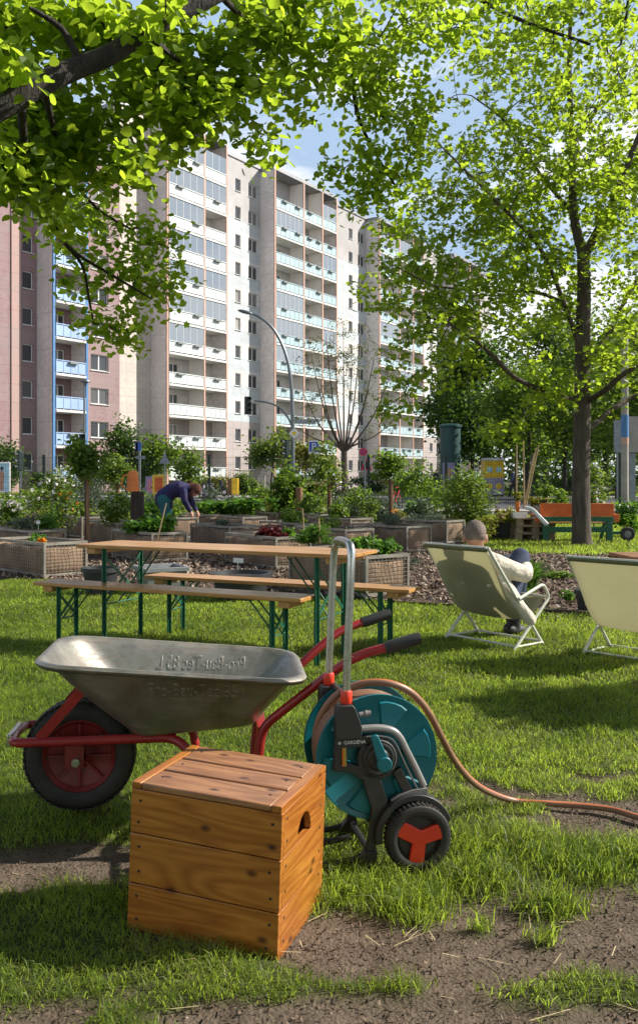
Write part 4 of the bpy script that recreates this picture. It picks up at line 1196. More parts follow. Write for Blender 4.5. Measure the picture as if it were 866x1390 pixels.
def walker(px, Y, head_rz, label, top, legs_m, hair_m, stride=.18):
    X = (px - CX) * Y / F
    t = thing('person', label, 'person', (X, Y, .10 if Y > 54 else 0), head_rz, 'passers-by on the pavement')
    mb = MB(); hd = (0, .02, 1.60); L, Mx = head(mb, hd, (0, 1, 0))
    mb.capsule([(0, 0, 1.40), (0, .01, 1.52)], [.06, .055], 12)
    mb.capsule([(0, 0, .92), (0, 0, 1.15), (0, -.01, 1.36)], [.14, .125, .14], 14)
    A = []; G_ = []
    for sx in (-1, 1):
        kn = (sx * .09, sx * stride * .6, .50); ft = (sx * .09, sx * stride, .09); G_.append((kn, ft))
        mb.capsule([(sx * .09, 0, .90), kn], [.085, .058], 12); mb.capsule([kn, ft], [.056, .04], 12)
        s_ = (sx * .18, 0, 1.38); el = (sx * .23, -sx * .07, 1.12); wr = (sx * .22, -sx * .02 + .10, .90); A.append((s_, el, wr))
        mb.capsule([s_, el], [.05, .04], 12); mb.capsule([el, wr], [.04, .028], 12)
        hand(mb, wr, (0, .25, -1), (sx, 0, 0), 1.0, .25)
    b = mb.build('body', M('skin'), t, sharp=0); fuse(b, .009, 2); eyes(b, L)
    hairpart(b, hair_m, hd, (0, 1, 0), (0, 0, 1), 1.0, .010, None, .009)
    mb = MB(); mb.capsule([(0, 0, .88), (0, 0, 1.15), (0, -.01, 1.36)], [.165, .155, .16], 14)
    mb.capsule([(-.15, 0, 1.38), (.15, 0, 1.38)], [.075, .075], 12)
    for s_, el, wr in A: mb.capsule([s_, el, tuple(el[i] * .15 + wr[i] * .85 for i in range(3))], [.072, .06, .045], 12)
    o = mb.build('jacket', top, b, sharp=0); fuse(o, .012, 2)
    mb = MB(); mb.capsule([(-.06, 0, .92), (.06, 0, .92)], [.135, .135], 12)
    for sx, (kn, ft) in zip((-1, 1), G_): mb.capsule([(sx * .09, 0, .90), kn, ft], [.11, .08, .062], 12)
    o = mb.build('trousers', legs_m, b, sharp=0); fuse(o, .012, 2)
    for kn, ft in G_:
        mb = MB(); mb.capsule([(ft[0], ft[1] - .05, .042), (ft[0], ft[1] + .14, .038)], [.045, .036], 10)
        o = mb.build('shoe', M('black'), b, sharp=0); fuse(o, .01, 1)
walker(593, 55.5, R(180), 'passer-by in dark clothes standing beside the green advertising column', M('darkcloth'), M('darkcloth'), M('black'), .06)
walker(696, 55.2, R(80), 'passer-by in a blue jacket walking along the far pavement near the yellow kiosk', M('bluecloth'), M('darkcloth'), M('hairgrey'), .2)
# ================================================================== raised beds
def planter_mesh(W, Ln, Hh):
    fm = MB(); a = .015
    for sx in (-1, 1):
        for sy in (-1, 1):
            fm.box(sx * W / 2 - a, sx * W / 2 + a, sy * Ln / 2 - a, sy * Ln / 2 + a, 0, Hh - .001)
    for sx in (-1, 1):
        for z in (Hh - .018, .03): fm.box(sx * W / 2 - a, sx * W / 2 + a, -Ln / 2 + a, Ln / 2 - a, z - .016, z + .018)
    for sy in (-1, 1):
        for z in (Hh - .018, .03): fm.box(-W / 2 + a, W / 2 - a, sy * Ln / 2 - a, sy * Ln / 2 + a, z - .016, z + .018)
    wm = MB(); w = .0015
    def wires(p0, d, n, L):
        m = max(2, int(L / .05))
        for k in range(1, m):
            q = p0 + d * (L * k / m); wm.bar(q + Vector((0, 0, .03)), q + Vector((0, 0, Hh - .02)), w * 2)
        for k in range(1, 9):
            z = .03 + (Hh - .05) * k / 9
            wm.bar(p0 + n * .003 + Vector((0, 0, z)), p0 + d * L + n * .003 + Vector((0, 0, z)), w * 2)
    for sx in (-1, 1): wires(Vector((sx * (W / 2 + .010), -Ln / 2, 0)), Vector((0, 1, 0)), Vector((sx, 0, 0)), Ln)
    for sy in (-1, 1): wires(Vector((-W / 2, sy * (Ln / 2 + .010), 0)), Vector((1, 0, 0)), Vector((0, sy, 0)), W)
    lm = MB(); i = .012
    def wallq(x0, y0, x1, y1, nx_, ny_):      # sagging liner: wavy top, bulged face
        n = 14; vs = []; fs = []
        for k in range(n + 1):
            u = k / n; x = x0 + (x1 - x0) * u; y = y0 + (y1 - y0) * u
            top = Hh - .045 - .035 * abs(math.sin(u * 9.3 + x0 * 7)) * (1 if abs(x1 - x0) < abs(y1 - y0) else .5)
            for z, b in ((.02, 0), (Hh * .35, .012 * math.sin(u * PI)), (Hh * .7, .008 * math.sin(u * PI * 3)), (top, 0)):
                vs.append((x + nx_ * b, y + ny_ * b, z))
        for k in range(n):
            for j in range(3): fs.append((k * 4 + j, (k + 1) * 4 + j, (k + 1) * 4 + j + 1, k * 4 + j + 1))
        lm.add(vs, fs)
    wallq(-W / 2 + i, -Ln / 2 + i, W / 2 - i, -Ln / 2 + i, 0, -1); wallq(W / 2 - i, -Ln / 2 + i, W / 2 - i, Ln / 2 - i, 1, 0)
    wallq(W / 2 - i, Ln / 2 - i, -W / 2 + i, Ln / 2 - i, 0, 1); wallq(-W / 2 + i, Ln / 2 - i, -W / 2 + i, -Ln / 2 + i, -1, 0)
    sm = MB(); n = 12; vs = []; fs = []
    for k in range(n + 1):
        for j in range(n + 1):
            x = (-W / 2 + .014) + (W - .028) * k / n; y = (-Ln / 2 + .014) + (Ln - .028) * j / n
            vs.append((x, y, Hh - .085 + .03 * math.sin(k * 1.9 + j * 2.3) * .5 + random.uniform(-.012, .012)))
    for k in range(n):
        for j in range(n): fs.append((k * (n + 1) + j, (k + 1) * (n + 1) + j, (k + 1) * (n + 1) + j + 1, k * (n + 1) + j + 1))
    sm.add(vs, fs)
    return fm, wm, lm, sm
PH = .43
BEDS = []
def make_planter():
    t = thing('raised_bed', 'raised bed', 'raised bed', (0, 0, 0), 0, 'wire mesh raised beds of the garden')
    fm, wm, lm, sm = planter_mesh(.56, 1.32, PH)
    fm.build('frame', M('frame'), t, sharp=0); wm.build('wire_mesh', M('wire'), t, sharp=0)
    o = lm.build('liner', M('liner'), t, sharp=60); so_ = o.modifiers.new('board', 'SOLIDIFY'); so_.thickness = .006
    sm.build('soil', M('potsoil'), t, sharp=80)
    return t
bed0 = make_planter()
bed_list = [
    (61, 739, 45, 'raised bed at the far left end of the lawn, beside the bench'),
    (41, 722, 42, 'raised bed with orange flower, second row at the far left'),
    (11, 708, 40, 'raised bed below the white flowering shrubs at the left edge'),
    (112, 703, 38, 'raised bed below the grey green willow shrub'),
    (160, 711, 38, 'raised bed just behind the dark timber post'),
    (207, 725, 38, 'raised bed with leafy strawberry plants, in front of the bending woman'),
    (236, 704, 40, 'raised bed the woman in navy leans over'),
    (286, 700, 36, 'raised bed to the right of the woman, below the lilac flowers'),
    (330, 703, 36, 'raised bed with bright broad leaves, behind the row with wooden rims'),
    (312, 716, 36, 'raised bed between strawberry bed and red lettuce bed, in bare earth'),
    (375, 731, 36, 'raised bed with dark red lettuce behind the beer table'),
    (497, 757, 37, 'nearest raised bed, touching the right end of the beer table'),
    (376, 697, 36, 'raised bed at the foot of the climbing vine'),
    (412, 712, 38, 'raised bed in front of the silvery lavender bush'),
    (469, 720, 38, 'raised bed behind the steel handle of the hose trolley'),
    (476, 705, 38, 'raised bed below the lollipop tree on its stake'),
    (552, 716, 40, 'raised bed left of the seated man with pale mesh end'),
    (606, 708, 46, 'raised bed behind the seated man, under the round bush'),
    (585, 701, 40, 'raised bed at the back, left of the round bush'),
    (60, 699, 38, 'raised bed at the back beyond the yellow green bush'),
    (436, 699, 38, 'raised bed at the back, right of the climbing vine'),
]
for i, (px, py, ang, lab) in enumerate(bed_list):
    Y = (H - PH) * F / (py - YH); c0 = Vector(((px - CX) * Y / F, Y, .018))
    a = R(ang); S = Vector((math.cos(a), math.sin(a), 0)); Lv = Vector((-math.sin(a), math.cos(a), 0))
    c = c0 + S * .28 + Lv * .66
    if i == 0:
        o = bed0; o.location = c; o.rotation_euler = (0, 0, a); o['label'] = lab
    else: o = dup(bed0, c, a, lab)
    BEDS.append((c, S, Lv))

# ================================================================== plants
def clump(name, label, cat, base, rx, rz, n, lsize, leafm, shape='ovate', stems=7, ry=None, flowers=None, group=None, lumps=14, zc=.62, droop=.4, stem_m='twig', seed=None, hollow=.35):
    """leafy plant: stems fan out from the base, leaf clumps fill an uneven ellipsoid standing on it"""
    rg = np.random.default_rng(seed if seed is not None else random.randrange(10 ** 6))
    base = Vector(base); ry = ry or rx
    t = thing(name, label, cat, base, 0, group)
    c = np.array([0, 0, rz * 2 * zc * .8])
    d = rg.normal(0, 1, (lumps, 3)); d /= np.linalg.norm(d, axis=1, keepdims=True)
    d *= rg.uniform(hollow, 1.0, (lumps, 1))
    cc = c + d * np.array([rx, ry, rz]) * .82
    cc[:, 2] = np.maximum(cc[:, 2], .06 * rz)
    k = rg.integers(0, lumps, n)
    sp = rg.uniform(.22, .42, lumps)
    pos = cc[k] + rg.normal(0, 1, (n, 3)) * np.array([rx, ry, rz]) * sp[k][:, None] * .55
    pos[:, 2] = np.abs(pos[:, 2]) + .01
    leaves('foliage', pos, lsize, M(leafm), t, shape, droop, seed=int(rg.integers(1e6)))
    if stems:
        sk = Skel(); sk.chain([(0, 0, 0), (0, 0, .05 * rz + .02)], [.006 + .012 * rz] * 2)
        sk.grow(cc[:stems * 2], r0=.0035 + .004 * rz, lift=.25, rg=rg)
        sk.thicken(2.3, .03 + .02 * rz)
        mb = MB(); sk.mesh(mb, 5); mb.build('stem', M(stem_m), t, sharp=60)
    if flowers:
        fm_, fn, fs_ = flowers
        k = rg.integers(0, lumps, fn); v = rg.normal(0, 1, (fn, 3)); v /= np.linalg.norm(v, axis=1, keepdims=True); v[:, 2] = np.abs(v[:, 2]); v[:, 1] -= .35
        fp = cc[k] + v * np.array([rx, ry, rz]) * .30
        fp = np.repeat(fp, 5, 0) + rg.normal(0, fs_ * .25, (fn * 5, 3))
        leaves('flowers', fp, fs_, M(fm_), t, 'round', .1, 1.2, seed=3)
    return t
def on_bed(i, u, v):   # point on the soil of bed i: u across 0..1 (left to right), v 0..1 from the near end to the far end
    c, S, Lv = BEDS[i]; q = c + S * (.56 * (u - .5)) + Lv * (1.32 * (v - .5)); q.z = .018 + PH - .08; return q
def gp(px, Y, z=.015): return Vector(((px - CX) * Y / F, Y, z))
random.seed(21)
clump('apple_bush', 'tall airy bush with white blossom in front of the purple block', 'shrub', gp(78, 18.5), .75, .85, 1500, .075, 'lightleaf', flowers=('whiteflower', 70, .05), stems=9)
clump('white_shrub', 'leafy shrub with white flower heads at the left edge of the garden', 'shrub', gp(8, 16.2), .45, .52, 900, .075, 'midleaf', flowers=('whiteflower', 45, .055))
clump('low_bush', 'low yellow green bush in front of the white blossom', 'shrub', gp(48, 17.0), .55, .34, 1100, .06, 'yellowleaf')
clump('herb_bush', 'bright green bush in front of the tall blossom', 'shrub', gp(68, 16.6), .4, .36, 800, .055, 'herb', seed=4)
clump('rose_stem', 'thin young shrub with orange blossoms left of the ball tree', 'shrub', gp(92, 16.5), .30, .62, 420, .06, 'midleaf', flowers=('orangeflower', 6, .045), seed=8)
clump('thin_shrub', 'thin tall shrub with reddish leaves beside the orange blossoms', 'shrub', gp(84, 18.8), .22, .75, 260, .06, 'redleaf', seed=9)
clump('willow_shrub', 'large grey green willow shrub between ball tree and timber post', 'shrub', gp(143, 23), .95, .72, 2600, .10, 'greyleaf', 'lance', seed=5, lumps=24)
clump('willow_shrub', 'grey green shrub beside the navy jacket, behind the timber post', 'shrub', gp(208, 21), .5, .45, 1000, .09, 'greyleaf', 'lance', seed=6)
clump('trailing_plant', 'bright trailing plant spilling over a bed rim under the ball tree', 'plant', on_bed(1, .9, .35), .22, .2, 500, .05, 'herb', stems=4, seed=7)
clump('leafy_plant', 'dark green leafy plant left of the timber post', 'plant', on_bed(4, .3, .25), .42, .30, 900, .08, 'midleaf', stems=5, seed=10)
clump('leafy_plant', 'dense green plant right of the timber post', 'plant', gp(209, 17.5, .4), .30, .24, 500, .07, 'herb', stems=4, seed=11)
clump('strawberry_plant', 'strawberry plants with broad leaves filling a raised bed', 'plant', on_bed(5, .5, .45), .40, .17, 900, .075, 'herb', 'round', stems=4, seed=12)
clump('lilac_shrub', 'shrub with pale lilac flowers behind the bending woman', 'shrub', gp(281, 22), .5, .6, 900, .075, 'greyleaf', flowers=('lilacflower', 40, .06), seed=13)
clump('broad_leaf_plant', 'row of bright broad pointed leaves right of the woman', 'plant', gp(322, 19.4, .36), .62, .20, 700, .15, 'herb', 'ovate', stems=5, ry=.3, seed=14)
clump('low_herb', 'low green herbs behind the woman in navy', 'plant', gp(300, 21.5, .3), .8, .22, 900, .07, 'midleaf', stems=5, ry=.35, seed=15)
clump('feathery_plant', 'feathery yellow green plant left of the vine', 'plant', gp(353, 20, .3), .30, .28, 600, .05, 'yellowleaf', 'lance', stems=5, seed=16)
clump('red_lettuce', 'dark red lettuce heads in a raised bed', 'lettuce', on_bed(10, .35, .35), .26, .10, 420, .06, 'redleaf', 'round', stems=0, seed=17)
clump('lettuce', 'small green seedlings beside the red lettuce', 'lettuce', on_bed(10, .8, .3), .14, .09, 160, .05, 'herb', 'ovate', stems=0, seed=18)
clump('dill_plant', 'feathery bright green dill behind the beer table', 'herb', gp(424, 11.4, .33), .34, .16, 2200, .05, 'herb', 'lance', stems=5, ry=.2, seed=19)
clump('parsley_plant', 'bushy parsley at the far end of the nearest bed', 'herb', on_bed(11, .72, .30), .30, .12, 1100, .05, 'herb', 'lobed', stems=3, ry=.22, seed=20)
clump('lavender_bush', 'silvery grey lavender bush in the middle of the beds', 'shrub', gp(464, 18.5, .05), .36, .38, 1500, .09, 'greyleaf', 'lance', seed=21, droop=-.8)
clump('round_shrub', 'fresh green shrub right of the lavender', 'shrub', gp(496, 18.8, .05), .34, .42, 900, .07, 'lightleaf', seed=22)
clump('low_shrub', 'small yellowish shrub under the lollipop tree', 'shrub', gp(545, 18, .2), .22, .22, 380, .06, 'yellowleaf', seed=23, flowers=('orangeflower', 8, .05))
clump('grassy_plant', 'loose grey green plant right of the lollipop tree', 'plant', gp(566, 19, .2), .45, .35, 900, .09, 'greyleaf', 'lance', seed=24)
clump('broad_shrub', 'green shrub beside the fence behind the lollipop tree', 'shrub', gp(562, 27), .75, .95, 1500, .10, 'midleaf', seed=25, lumps=20)
clump('round_bush', 'large round bush with narrow glossy leaves above the seated man', 'shrub', gp(630, 17.6, .10), .56, .66, 4600, .105, 'lightleaf', 'lance', stems=9, seed=26, lumps=40, hollow=.6)
clump('lavender_row', 'low silvery herbs on the bed under the round bush', 'plant', on_bed(17, .45, .45), .40, .12, 700, .06, 'greyleaf', 'lance', stems=0, ry=.5, seed=27)
clump('yellow_shrub', 'small yellow green shrub right of the seated man\'s head', 'shrub', gp(662, 16.6, .1), .28, .22, 420, .06, 'yellowleaf', seed=28)
clump('yellow_plant', 'yellow flowering plant in the black tub beside the pallets', 'plant', gp(686, 17.3, .33), .26, .17, 420, .06, 'yellowleaf', seed=29, flowers=('pinkflower', 12, .04))
clump('white_rose_shrub', 'white flowering shrub right of the large trunk', 'shrub', gp(806, 20.5, .05), .42, .75, 1000, .085, 'lightleaf', flowers=('whiteflower', 34, .06), seed=30)
clump('corner_bush', 'bright bush at the right edge beside the bench wheel', 'shrub', gp(856, 18.2, .02), .40, .40, 800, .085, 'herb', seed=31)
clump('pallet_shrub', 'feathery shrub behind the pots on the pallets', 'shrub', gp(748, 18.4, .4), .42, .42, 700, .08, 'midleaf', seed=32)
clump('seedling', 'small green seedling growing in the bark mulch by the pot', 'plant', gp(768, 8.6, .02), .10, .06, 90, .045, 'herb', stems=3, seed=33)
clump('ground_plant', 'flat green plant in the mulch right of the daylily', 'plant', gp(756, 10.5, .02), .30, .05, 300, .05, 'midleaf', stems=0, ry=.18, seed=34)
clump('weed_plant', 'green weeds beside the mesh end of a bed, left of the man', 'plant', gp(553, 11.5, .02), .16, .10, 200, .06, 'greyleaf', 'lance', stems=3, seed=35)
# more greenery crowding the beds
for bi, lm_, sh, rx, rz, n_, ls, lab in (
    (0, 'herb', 'ovate', .22, .07, 240, .05, 'young green seedlings in the bed at the far left end of the lawn'),
    (1, 'greyleaf', 'lance', .40, .14, 500, .07, 'low grey green herbs in the second bed at the far left'),
    (2, 'midleaf', 'ovate', .45, .24, 700, .07, 'leafy greens below the white flowering shrubs'),
    (3, 'lightleaf', 'ovate', .45, .22, 700, .07, 'light green leaves below the willow shrub'),
    (6, 'midleaf', 'lobed', .42, .18, 600, .07, 'low plants under the hands of the bending woman'),
    (7, 'herb', 'ovate', .42, .20, 650, .08, 'green leaves on the bed below the lilac flowers'),
    (9, 'greyleaf', 'ovate', .25, .08, 200, .05, 'few small sprouts on the bare bed beside the strawberries'),
    (12, 'herb', 'ovate', .42, .24, 700, .08, 'leafy plants crowding the bed at the foot of the vine'),
    (13, 'midleaf', 'ovate', .42, .16, 560, .07, 'green leaves on the bed before the lavender bush'),
    (14, 'lightleaf', 'lance', .40, .14, 560, .07, 'thin light leaves behind the steel handle'),
    (15, 'midleaf', 'ovate', .42, .20, 620, .07, 'leafy plants on the bed below the lollipop tree'),
    (16, 'greyleaf', 'lance', .42, .16, 620, .07, 'grey green herbs on the bed left of the seated man'),
    (18, 'herb', 'ovate', .45, .22, 700, .08, 'bright leaves on the back bed left of the round bush'),
    (19, 'lightleaf', 'ovate', .5, .30, 800, .08, 'tall light greens on the back bed beyond the yellow green bush'),
    (20, 'midleaf', 'ovate', .5, .30, 800, .08, 'tall greens on the back bed right of the vine')):
    clump('bed_plant', lab, 'plant', on_bed(bi, .5, .55), rx * .6, rz, n_, ls, lm_, sh, stems=3, ry=rx * 1.3, seed=120 + bi, group='plants growing in the raised beds')
for px, Y, rx, rz, lm_, lab in ((30, 22, 1.0, .55, 'midleaf', 'green shrub behind the white blossom at the left'), (180, 24, .8, .5, 'midleaf', 'dark green shrub behind the timber post'), (240, 25, .9, .45, 'lightleaf', 'light green shrub behind the bending woman'),
                                (318, 26, .7, .35, 'greyleaf', 'grey green shrub by the fence behind the broad leaves'), (355, 24.5, .6, .6, 'midleaf', 'green shrub left of the vine by the fence'), (480, 25, .9, .55, 'midleaf', 'green shrub behind the lavender by the fence'), (515, 24, .6, .45, 'greyleaf', 'grey green shrub behind the lollipop tree stake'), (590, 26, .8, .7, 'midleaf', 'green shrub by the fence left of the round bush')):
    clump('fence_shrub', lab, 'shrub', gp(px, Y, .0), rx, rz, 1300, .085, lm_, 'ovate', stems=6, seed=140 + px, group='shrubs along the mesh fence', lumps=20)
# strap leaved daylily behind the man
def daylily(px, Y, label, n=110, h=.52):
    rg = np.random.default_rng(5); mb = MB()
    for k in range(n):
        a = rg.uniform(0, 2 * PI); r0 = rg.uniform(0, .06); L = h * rg.uniform(.7, 1.2); out = rg.uniform(.25, .8) * L
        d = Vector((math.cos(a), math.sin(a), 0)); s = Vector((-d.y, d.x, 0)); vs = []
        for j in range(6):
            u = j / 5; q = d * (r0 + out * u ** 1.4) + Vector((0, 0, L * (1.5 * u - .85 * u * u)))
            w_ = .011 * (1 - u ** 2.5) + .001
            vs += [q - s * w_, q + s * w_]
        mb.add(vs, [(2 * j, 2 * j + 1, 2 * j + 3, 2 * j + 2) for j in range(5)])
    t = thing('daylily', label, 'plant', gp(px, Y, .018)); o = mb.build('foliage', M('herb'), t, sharp=80)
    a_ = o.data.attributes.new('rnd', 'FLOAT', 'FACE'); a_.data.foreach_set('value', rg.random(len(o.data.polygons)).astype(np.float32))
daylily(716, 8.9, 'strap leaved daylily clump growing in the mulch behind the seated man')
# marigolds and other single flowers
def flower(px, py, Y, label, m_, s=.05, stem=.16, name='marigold'):
    c = P(px, py, Y); t = thing(name, label, 'flower', (c.x, c.y, c.z - stem))
    mb = MB(); mb.tube([(0, 0, 0), (.01, 0, stem * .6), (0, 0, stem)], .004, 6); mb.build('stem', M('herb') if False else M('stakewood'), t)
    pos = np.random.default_rng(3).normal(0, s * .22, (26, 3)) + np.array([0, 0, stem])
    leaves('petals', pos, s, M(m_), t, 'round', .1, 1.5, seed=2)
flower(58, 734, 10.9, 'orange marigold at the corner of the far left bed', 'orangeflower')
flower(385, 742, 12.6, 'yellow orange flower beside the red lettuce', 'orangeflower', .045)
# ball trees on stakes
def ball_tree(px, ycrown, Y, rpx, label, leafm='midleaf', seed=1, stake=True, n=700, rzf=1.15, ybot=None):
    rg = np.random.default_rng(seed)
    t = thing('ball_tree', label, 'small tree', gp(px, Y, .018), 0)
    r = rpx * Y / F; zc = H - (ycrown - YH) * Y / F
    sk = Skel(); top = zc - r * .4
    sk.chain([(0, 0, 0), (.01, 0, top * .5), (0, .0, top)], [.022, .02, .016])
    d = rg.normal(0, 1, (26, 3)); d /= np.linalg.norm(d, axis=1, keepdims=True); d *= rg.uniform(.3, 1, (26, 1))
    tg = np.array([0, 0, zc]) + d * np.array([r, r, r * rzf])
    sk.grow(tg, .004, rg=rg, lift=.1); sk.thicken(2.3, .025)
    mb = MB(); sk.mesh(mb, 6); mb.build('trunk', M('twig'), t, sharp=60)
    n = int(n * 1.6); k = rg.integers(0, 26, n); pos = tg[k] + rg.normal(0, r * .24, (n, 3))
    leaves('crown', pos, .092, M(leafm), t, 'ovate', .6, seed=seed)
    if stake:
        mb = MB(); zt = zc - r * rzf * .75
        mb.tube([(.05, -.02, 0), (.05, -.02, zt)], .028, 10); mb.bar((-.06, -.03, zt - .02), (.12, -.03, zt - .02), .05, .02)
        mb.build('stake', M('stakewood'), t)
ball_tree(116, 628, 15.0, 27, 'ball shaped young tree on a brown stake at the left', 'midleaf', 2, n=800)
ball_tree(158, 640, 19.0, 20, 'small ball tree between stake tree and orange pot', 'lightleaf', 3, n=520)
ball_tree(256, 634, 21.0, 22, 'small ball tree right above the bending woman', 'midleaf', 4, n=520)
ball_tree(445, 632, 20.5, 24, 'young yellow green tree on a leaning stake by the vine', 'lightleaf', 5, n=600)
ball_tree(528, 636, 18.5, 21, 'lollipop tree on a thick stake in the middle of the garden', 'midleaf', 6, n=620)
# vine on canes
clump('climbing_vine', 'tall climbing vine covering its canes in the middle of the beds', 'vine', gp(392, 21.5), .50, .85, 2200, .095, 'midleaf', 'lobed', seed=41, lumps=30, stems=10)
clump('climbing_vine', 'second vine with pale orange blossoms, leaning to the right', 'vine', gp(425, 22.5), .42, .72, 1300, .095, 'lightleaf', 'lobed', seed=42, lumps=20, flowers=('pinkflower', 10, .10))
mb = MB(); mb.tube([(0, 0, 0), (.01, 0, .5), (0, 0, 1.0)], [.10, .09, .085], 12)
t = mb.build('timber_post', M('stakewood'), None, gp(406, 21)); tag(t, 'short brown post at the foot of the climbing vine', 'post')

# ================================================================== garden objects
mb = MB(); mb.tube([(0, 0, 0), (.0, 0, .35), (.005, 0, .70), (0, 0, .985)], [.118, .112, .110, .106], 14)
for k in range(9):
    a = k * .7; mb.bar((.112 * math.cos(a), .112 * math.sin(a), .05), (.106 * math.cos(a), .106 * math.sin(a), .95), .018, .01)
t = thing('timber_post', 'dark weathered timber post with an orange pot on top', 'post', gp(187, 15.0, .018)); mb.build('post', M('stumpwood'), t, sharp=30)
t = thing('orange_pot', 'faded orange plastic pot upturned on the dark timber post', 'pot', gp(181, 14.98, 1.005))
mb = MB(); mb.lathe([(.105, 0), (.113, .01), (.111, .06), (.10, .065), (.096, .22), (.085, .31), (.055, .355), (0, .36)], 22)
mb.build('pot_body', M('orangeplastic'), t)
mb = MB(); mb.tube(smooth_path([(-.13, -.01, .05), (-.19, -.02, .12), (-.17, -.02, .24), (-.10, -.01, .29)]), .012, 8); mb.build('handle', M('orangeplastic'), t)
def cane(p, q, r, label, name='garden_cane', m_='cane', cat='cane', group=None):
    p = Vector(p); q = Vector(q); mb = MB(); d = q - p
    mb.tube([(0, 0, 0), d * .33 + Vector((.004, 0, 0)), d * .66, d], [r, r * .95, r * .9, r * .8], 8)
    for k in range(1, 6):
        c = d * k / 6; mb.tube([c - d.normalized() * .006, c + d.normalized() * .006], r * 1.18, 8)
    return tag(mb.build(name, M(m_), None, p), label, cat, group)
cane(gp(206, 12.6, .03), P(226, 683, 12.6), .011, 'leaning thin cane in front of the bending woman')
cane(gp(413, 11.6, .40), P(411, 690, 11.6), .007, 'thin upright cane left of the dill')
cane(gp(434, 11.3, .40), P(433, 704, 11.3), .010, 'bamboo cane standing in the dill')
for k, (a_, b_, lab) in enumerate((((700, 690), (701, 602), 'left upright bamboo cane above the pallets'), ((711, 690), (710, 598), 'second upright bamboo cane above the pallets'), ((712, 690), (731, 604), 'bamboo cane leaning right, topmost of the bundle'),
                                   ((713, 690), (727, 608), 'bamboo cane leaning right, middle of the bundle'), ((710, 690), (724, 616), 'bamboo cane leaning right, shortest of the bundle'))):
    q0 = P(a_[0], a_[1], 17.6 + .05 * k); q0.z = .62
    cane(q0, P(b_[0], b_[1], 17.6 + .05 * k), .016, lab, group='bamboo canes over the pallets')
mb = MB(); mb.bar((0, 0, 0), (0, 0, .16), .010, .006); mb.box(-.055, .055, -.004, .004, .15, .20)
tag(mb.build('plant_label', M('labelwhite'), None, P(322, 782, 9.9), (0, R(4), 0)), 'white T shaped plant label standing in the black round tub', 'plant label')
mb = MB(); mb.bar((0, 0, 0), (0, 0, .13), .010, .005); mb.box(-.03, .03, -.003, .003, .12, .17)
tag(mb.build('plant_label', M('labelwhite'), None, P(53, 722, 13.4), (0, R(-3), 0)), 'white plant label standing in a bed at the far left', 'plant label')
def pot(px, py, r, h, label, m_='blackpot', square=False, soil=True, name='plant_pot', top=None, z0=.018):
    """py is the image row of the pot's rim centre"""
    Y = (H - z0 - h) * F / (py - YH); t = thing(name, label, 'plant pot', ((px - CX) * Y / F, Y, z0), R(28) if square else 0)
    k = 4 if square else 28; f = 1.35 if square else 1.0
    mb = MB(); mb.lathe([(r * .78 * f, 0), (r * .96 * f, h - .045), (r * 1.06 * f, h - .045), (r * 1.06 * f, h), (r * .95 * f, h), (r * .92 * f, h - .05), (r * .75 * f, .01)], k, Matrix.Rotation(R(45), 4, 'Z'))
    mb.build('pot_body', M(m_), t, bevel=.004 if square else 0)
    mb = MB(); mb.lathe([(.001, h - .035), (r * .5, h - .03), (r * .93 * f, h - .048)], k, Matrix.Rotation(R(45), 4, 'Z')); mb.build('soil', M('potsoil'), t, sharp=0)
    return t, Y
pot(137, 770, .19, .27, 'black round pot under the left end of the beer table')
pot(218, 768, .24, .27, 'grey square planter box behind the near bench', 'greypot', True)
pot(327, 777, .30, .25, 'wide black tub with a white label, behind the far bench')
pot(800, 800, .13, .20, 'dark pot in the mulch behind the empty deck chair')
pot(685, 707, .33, .36, 'large black tub beside the pallet stack')
# low timber edging between mulch and lawn
for a_, b_, lab in (((740, 834), (812, 838), 'dark timber edging at the end of the mulch, behind the empty deck chair'), ):
    p0, p1 = G(*a_), G(*b_); mb = MB(); d = p1 - p0; mb.bar((0, 0, .025), d + Vector((0, 0, .025)), .05, .05)
    tag(mb.build('timber_edging', M('stumpwood'), None, p0, bevel=.004), lab, 'edging')
# low wooden table cut by the right edge
t = thing('low_table', 'low reddish wooden table cut off by the right edge behind the empty deck chair', 'table', (3.47, 9.0, .018), R(4))
for k in range(3):
    mb = MB(); mb.box(-.42, .42, -.30 + .205 * k, -.105 + .205 * k, .40, .435); mb.build('board', M('lidwood'), t, bevel=.003)
mb = MB(); mb.box(-.40, .40, -.31, -.302, .34, .398); mb.box(-.40, .40, .32, .328, .34, .398); mb.build('apron', M('lidwood'), t)
for sx in (-1, 1):
    for sy in (-1, 1):
        mb = MB(); mb.box(-.025, .025, -.025, .025, 0, .398); mb.build('leg', M('lidwood'), t, (sx * .36, sy * .26 + .01, 0))
# pallet stack with pots
t0 = None
for k in range(3):
    t = thing('pallet', ['grey wooden pallet at the bottom of the stack', 'grey wooden pallet in the middle of the stack', 'topmost wooden pallet, carrying the flower pots'][k], 'pallet', gp(719, 17.45, .018 + .147 * k), R(6 + 2 * k), 'stacked pallets')
    for j in range(5):
        mb = MB(); mb.box(-.40, .40, -.30 + .125 * j, -.20 + .125 * j, .122, .144); mb.build('deck_board', M('palletwood'), t)
    for j in range(3):
        mb = MB(); mb.box(-.40, .40, -.30 + .25 * j, -.20 + .25 * j, 0, .02)
        for x in (-.33, 0, .33): mb.box(x - .07, x + .07, -.30 + .25 * j, -.20 + .25 * j, .02, .10)
        mb.build('runner', M('palletwood'), t)
    mb = MB()
    for x in (-.33, 0, .33): mb.box(x - .05, x + .05, -.30, .30, .10, .1215)
    mb.build('stringer', M('palletwood'), t)
ZT = .018 + .147 * 3
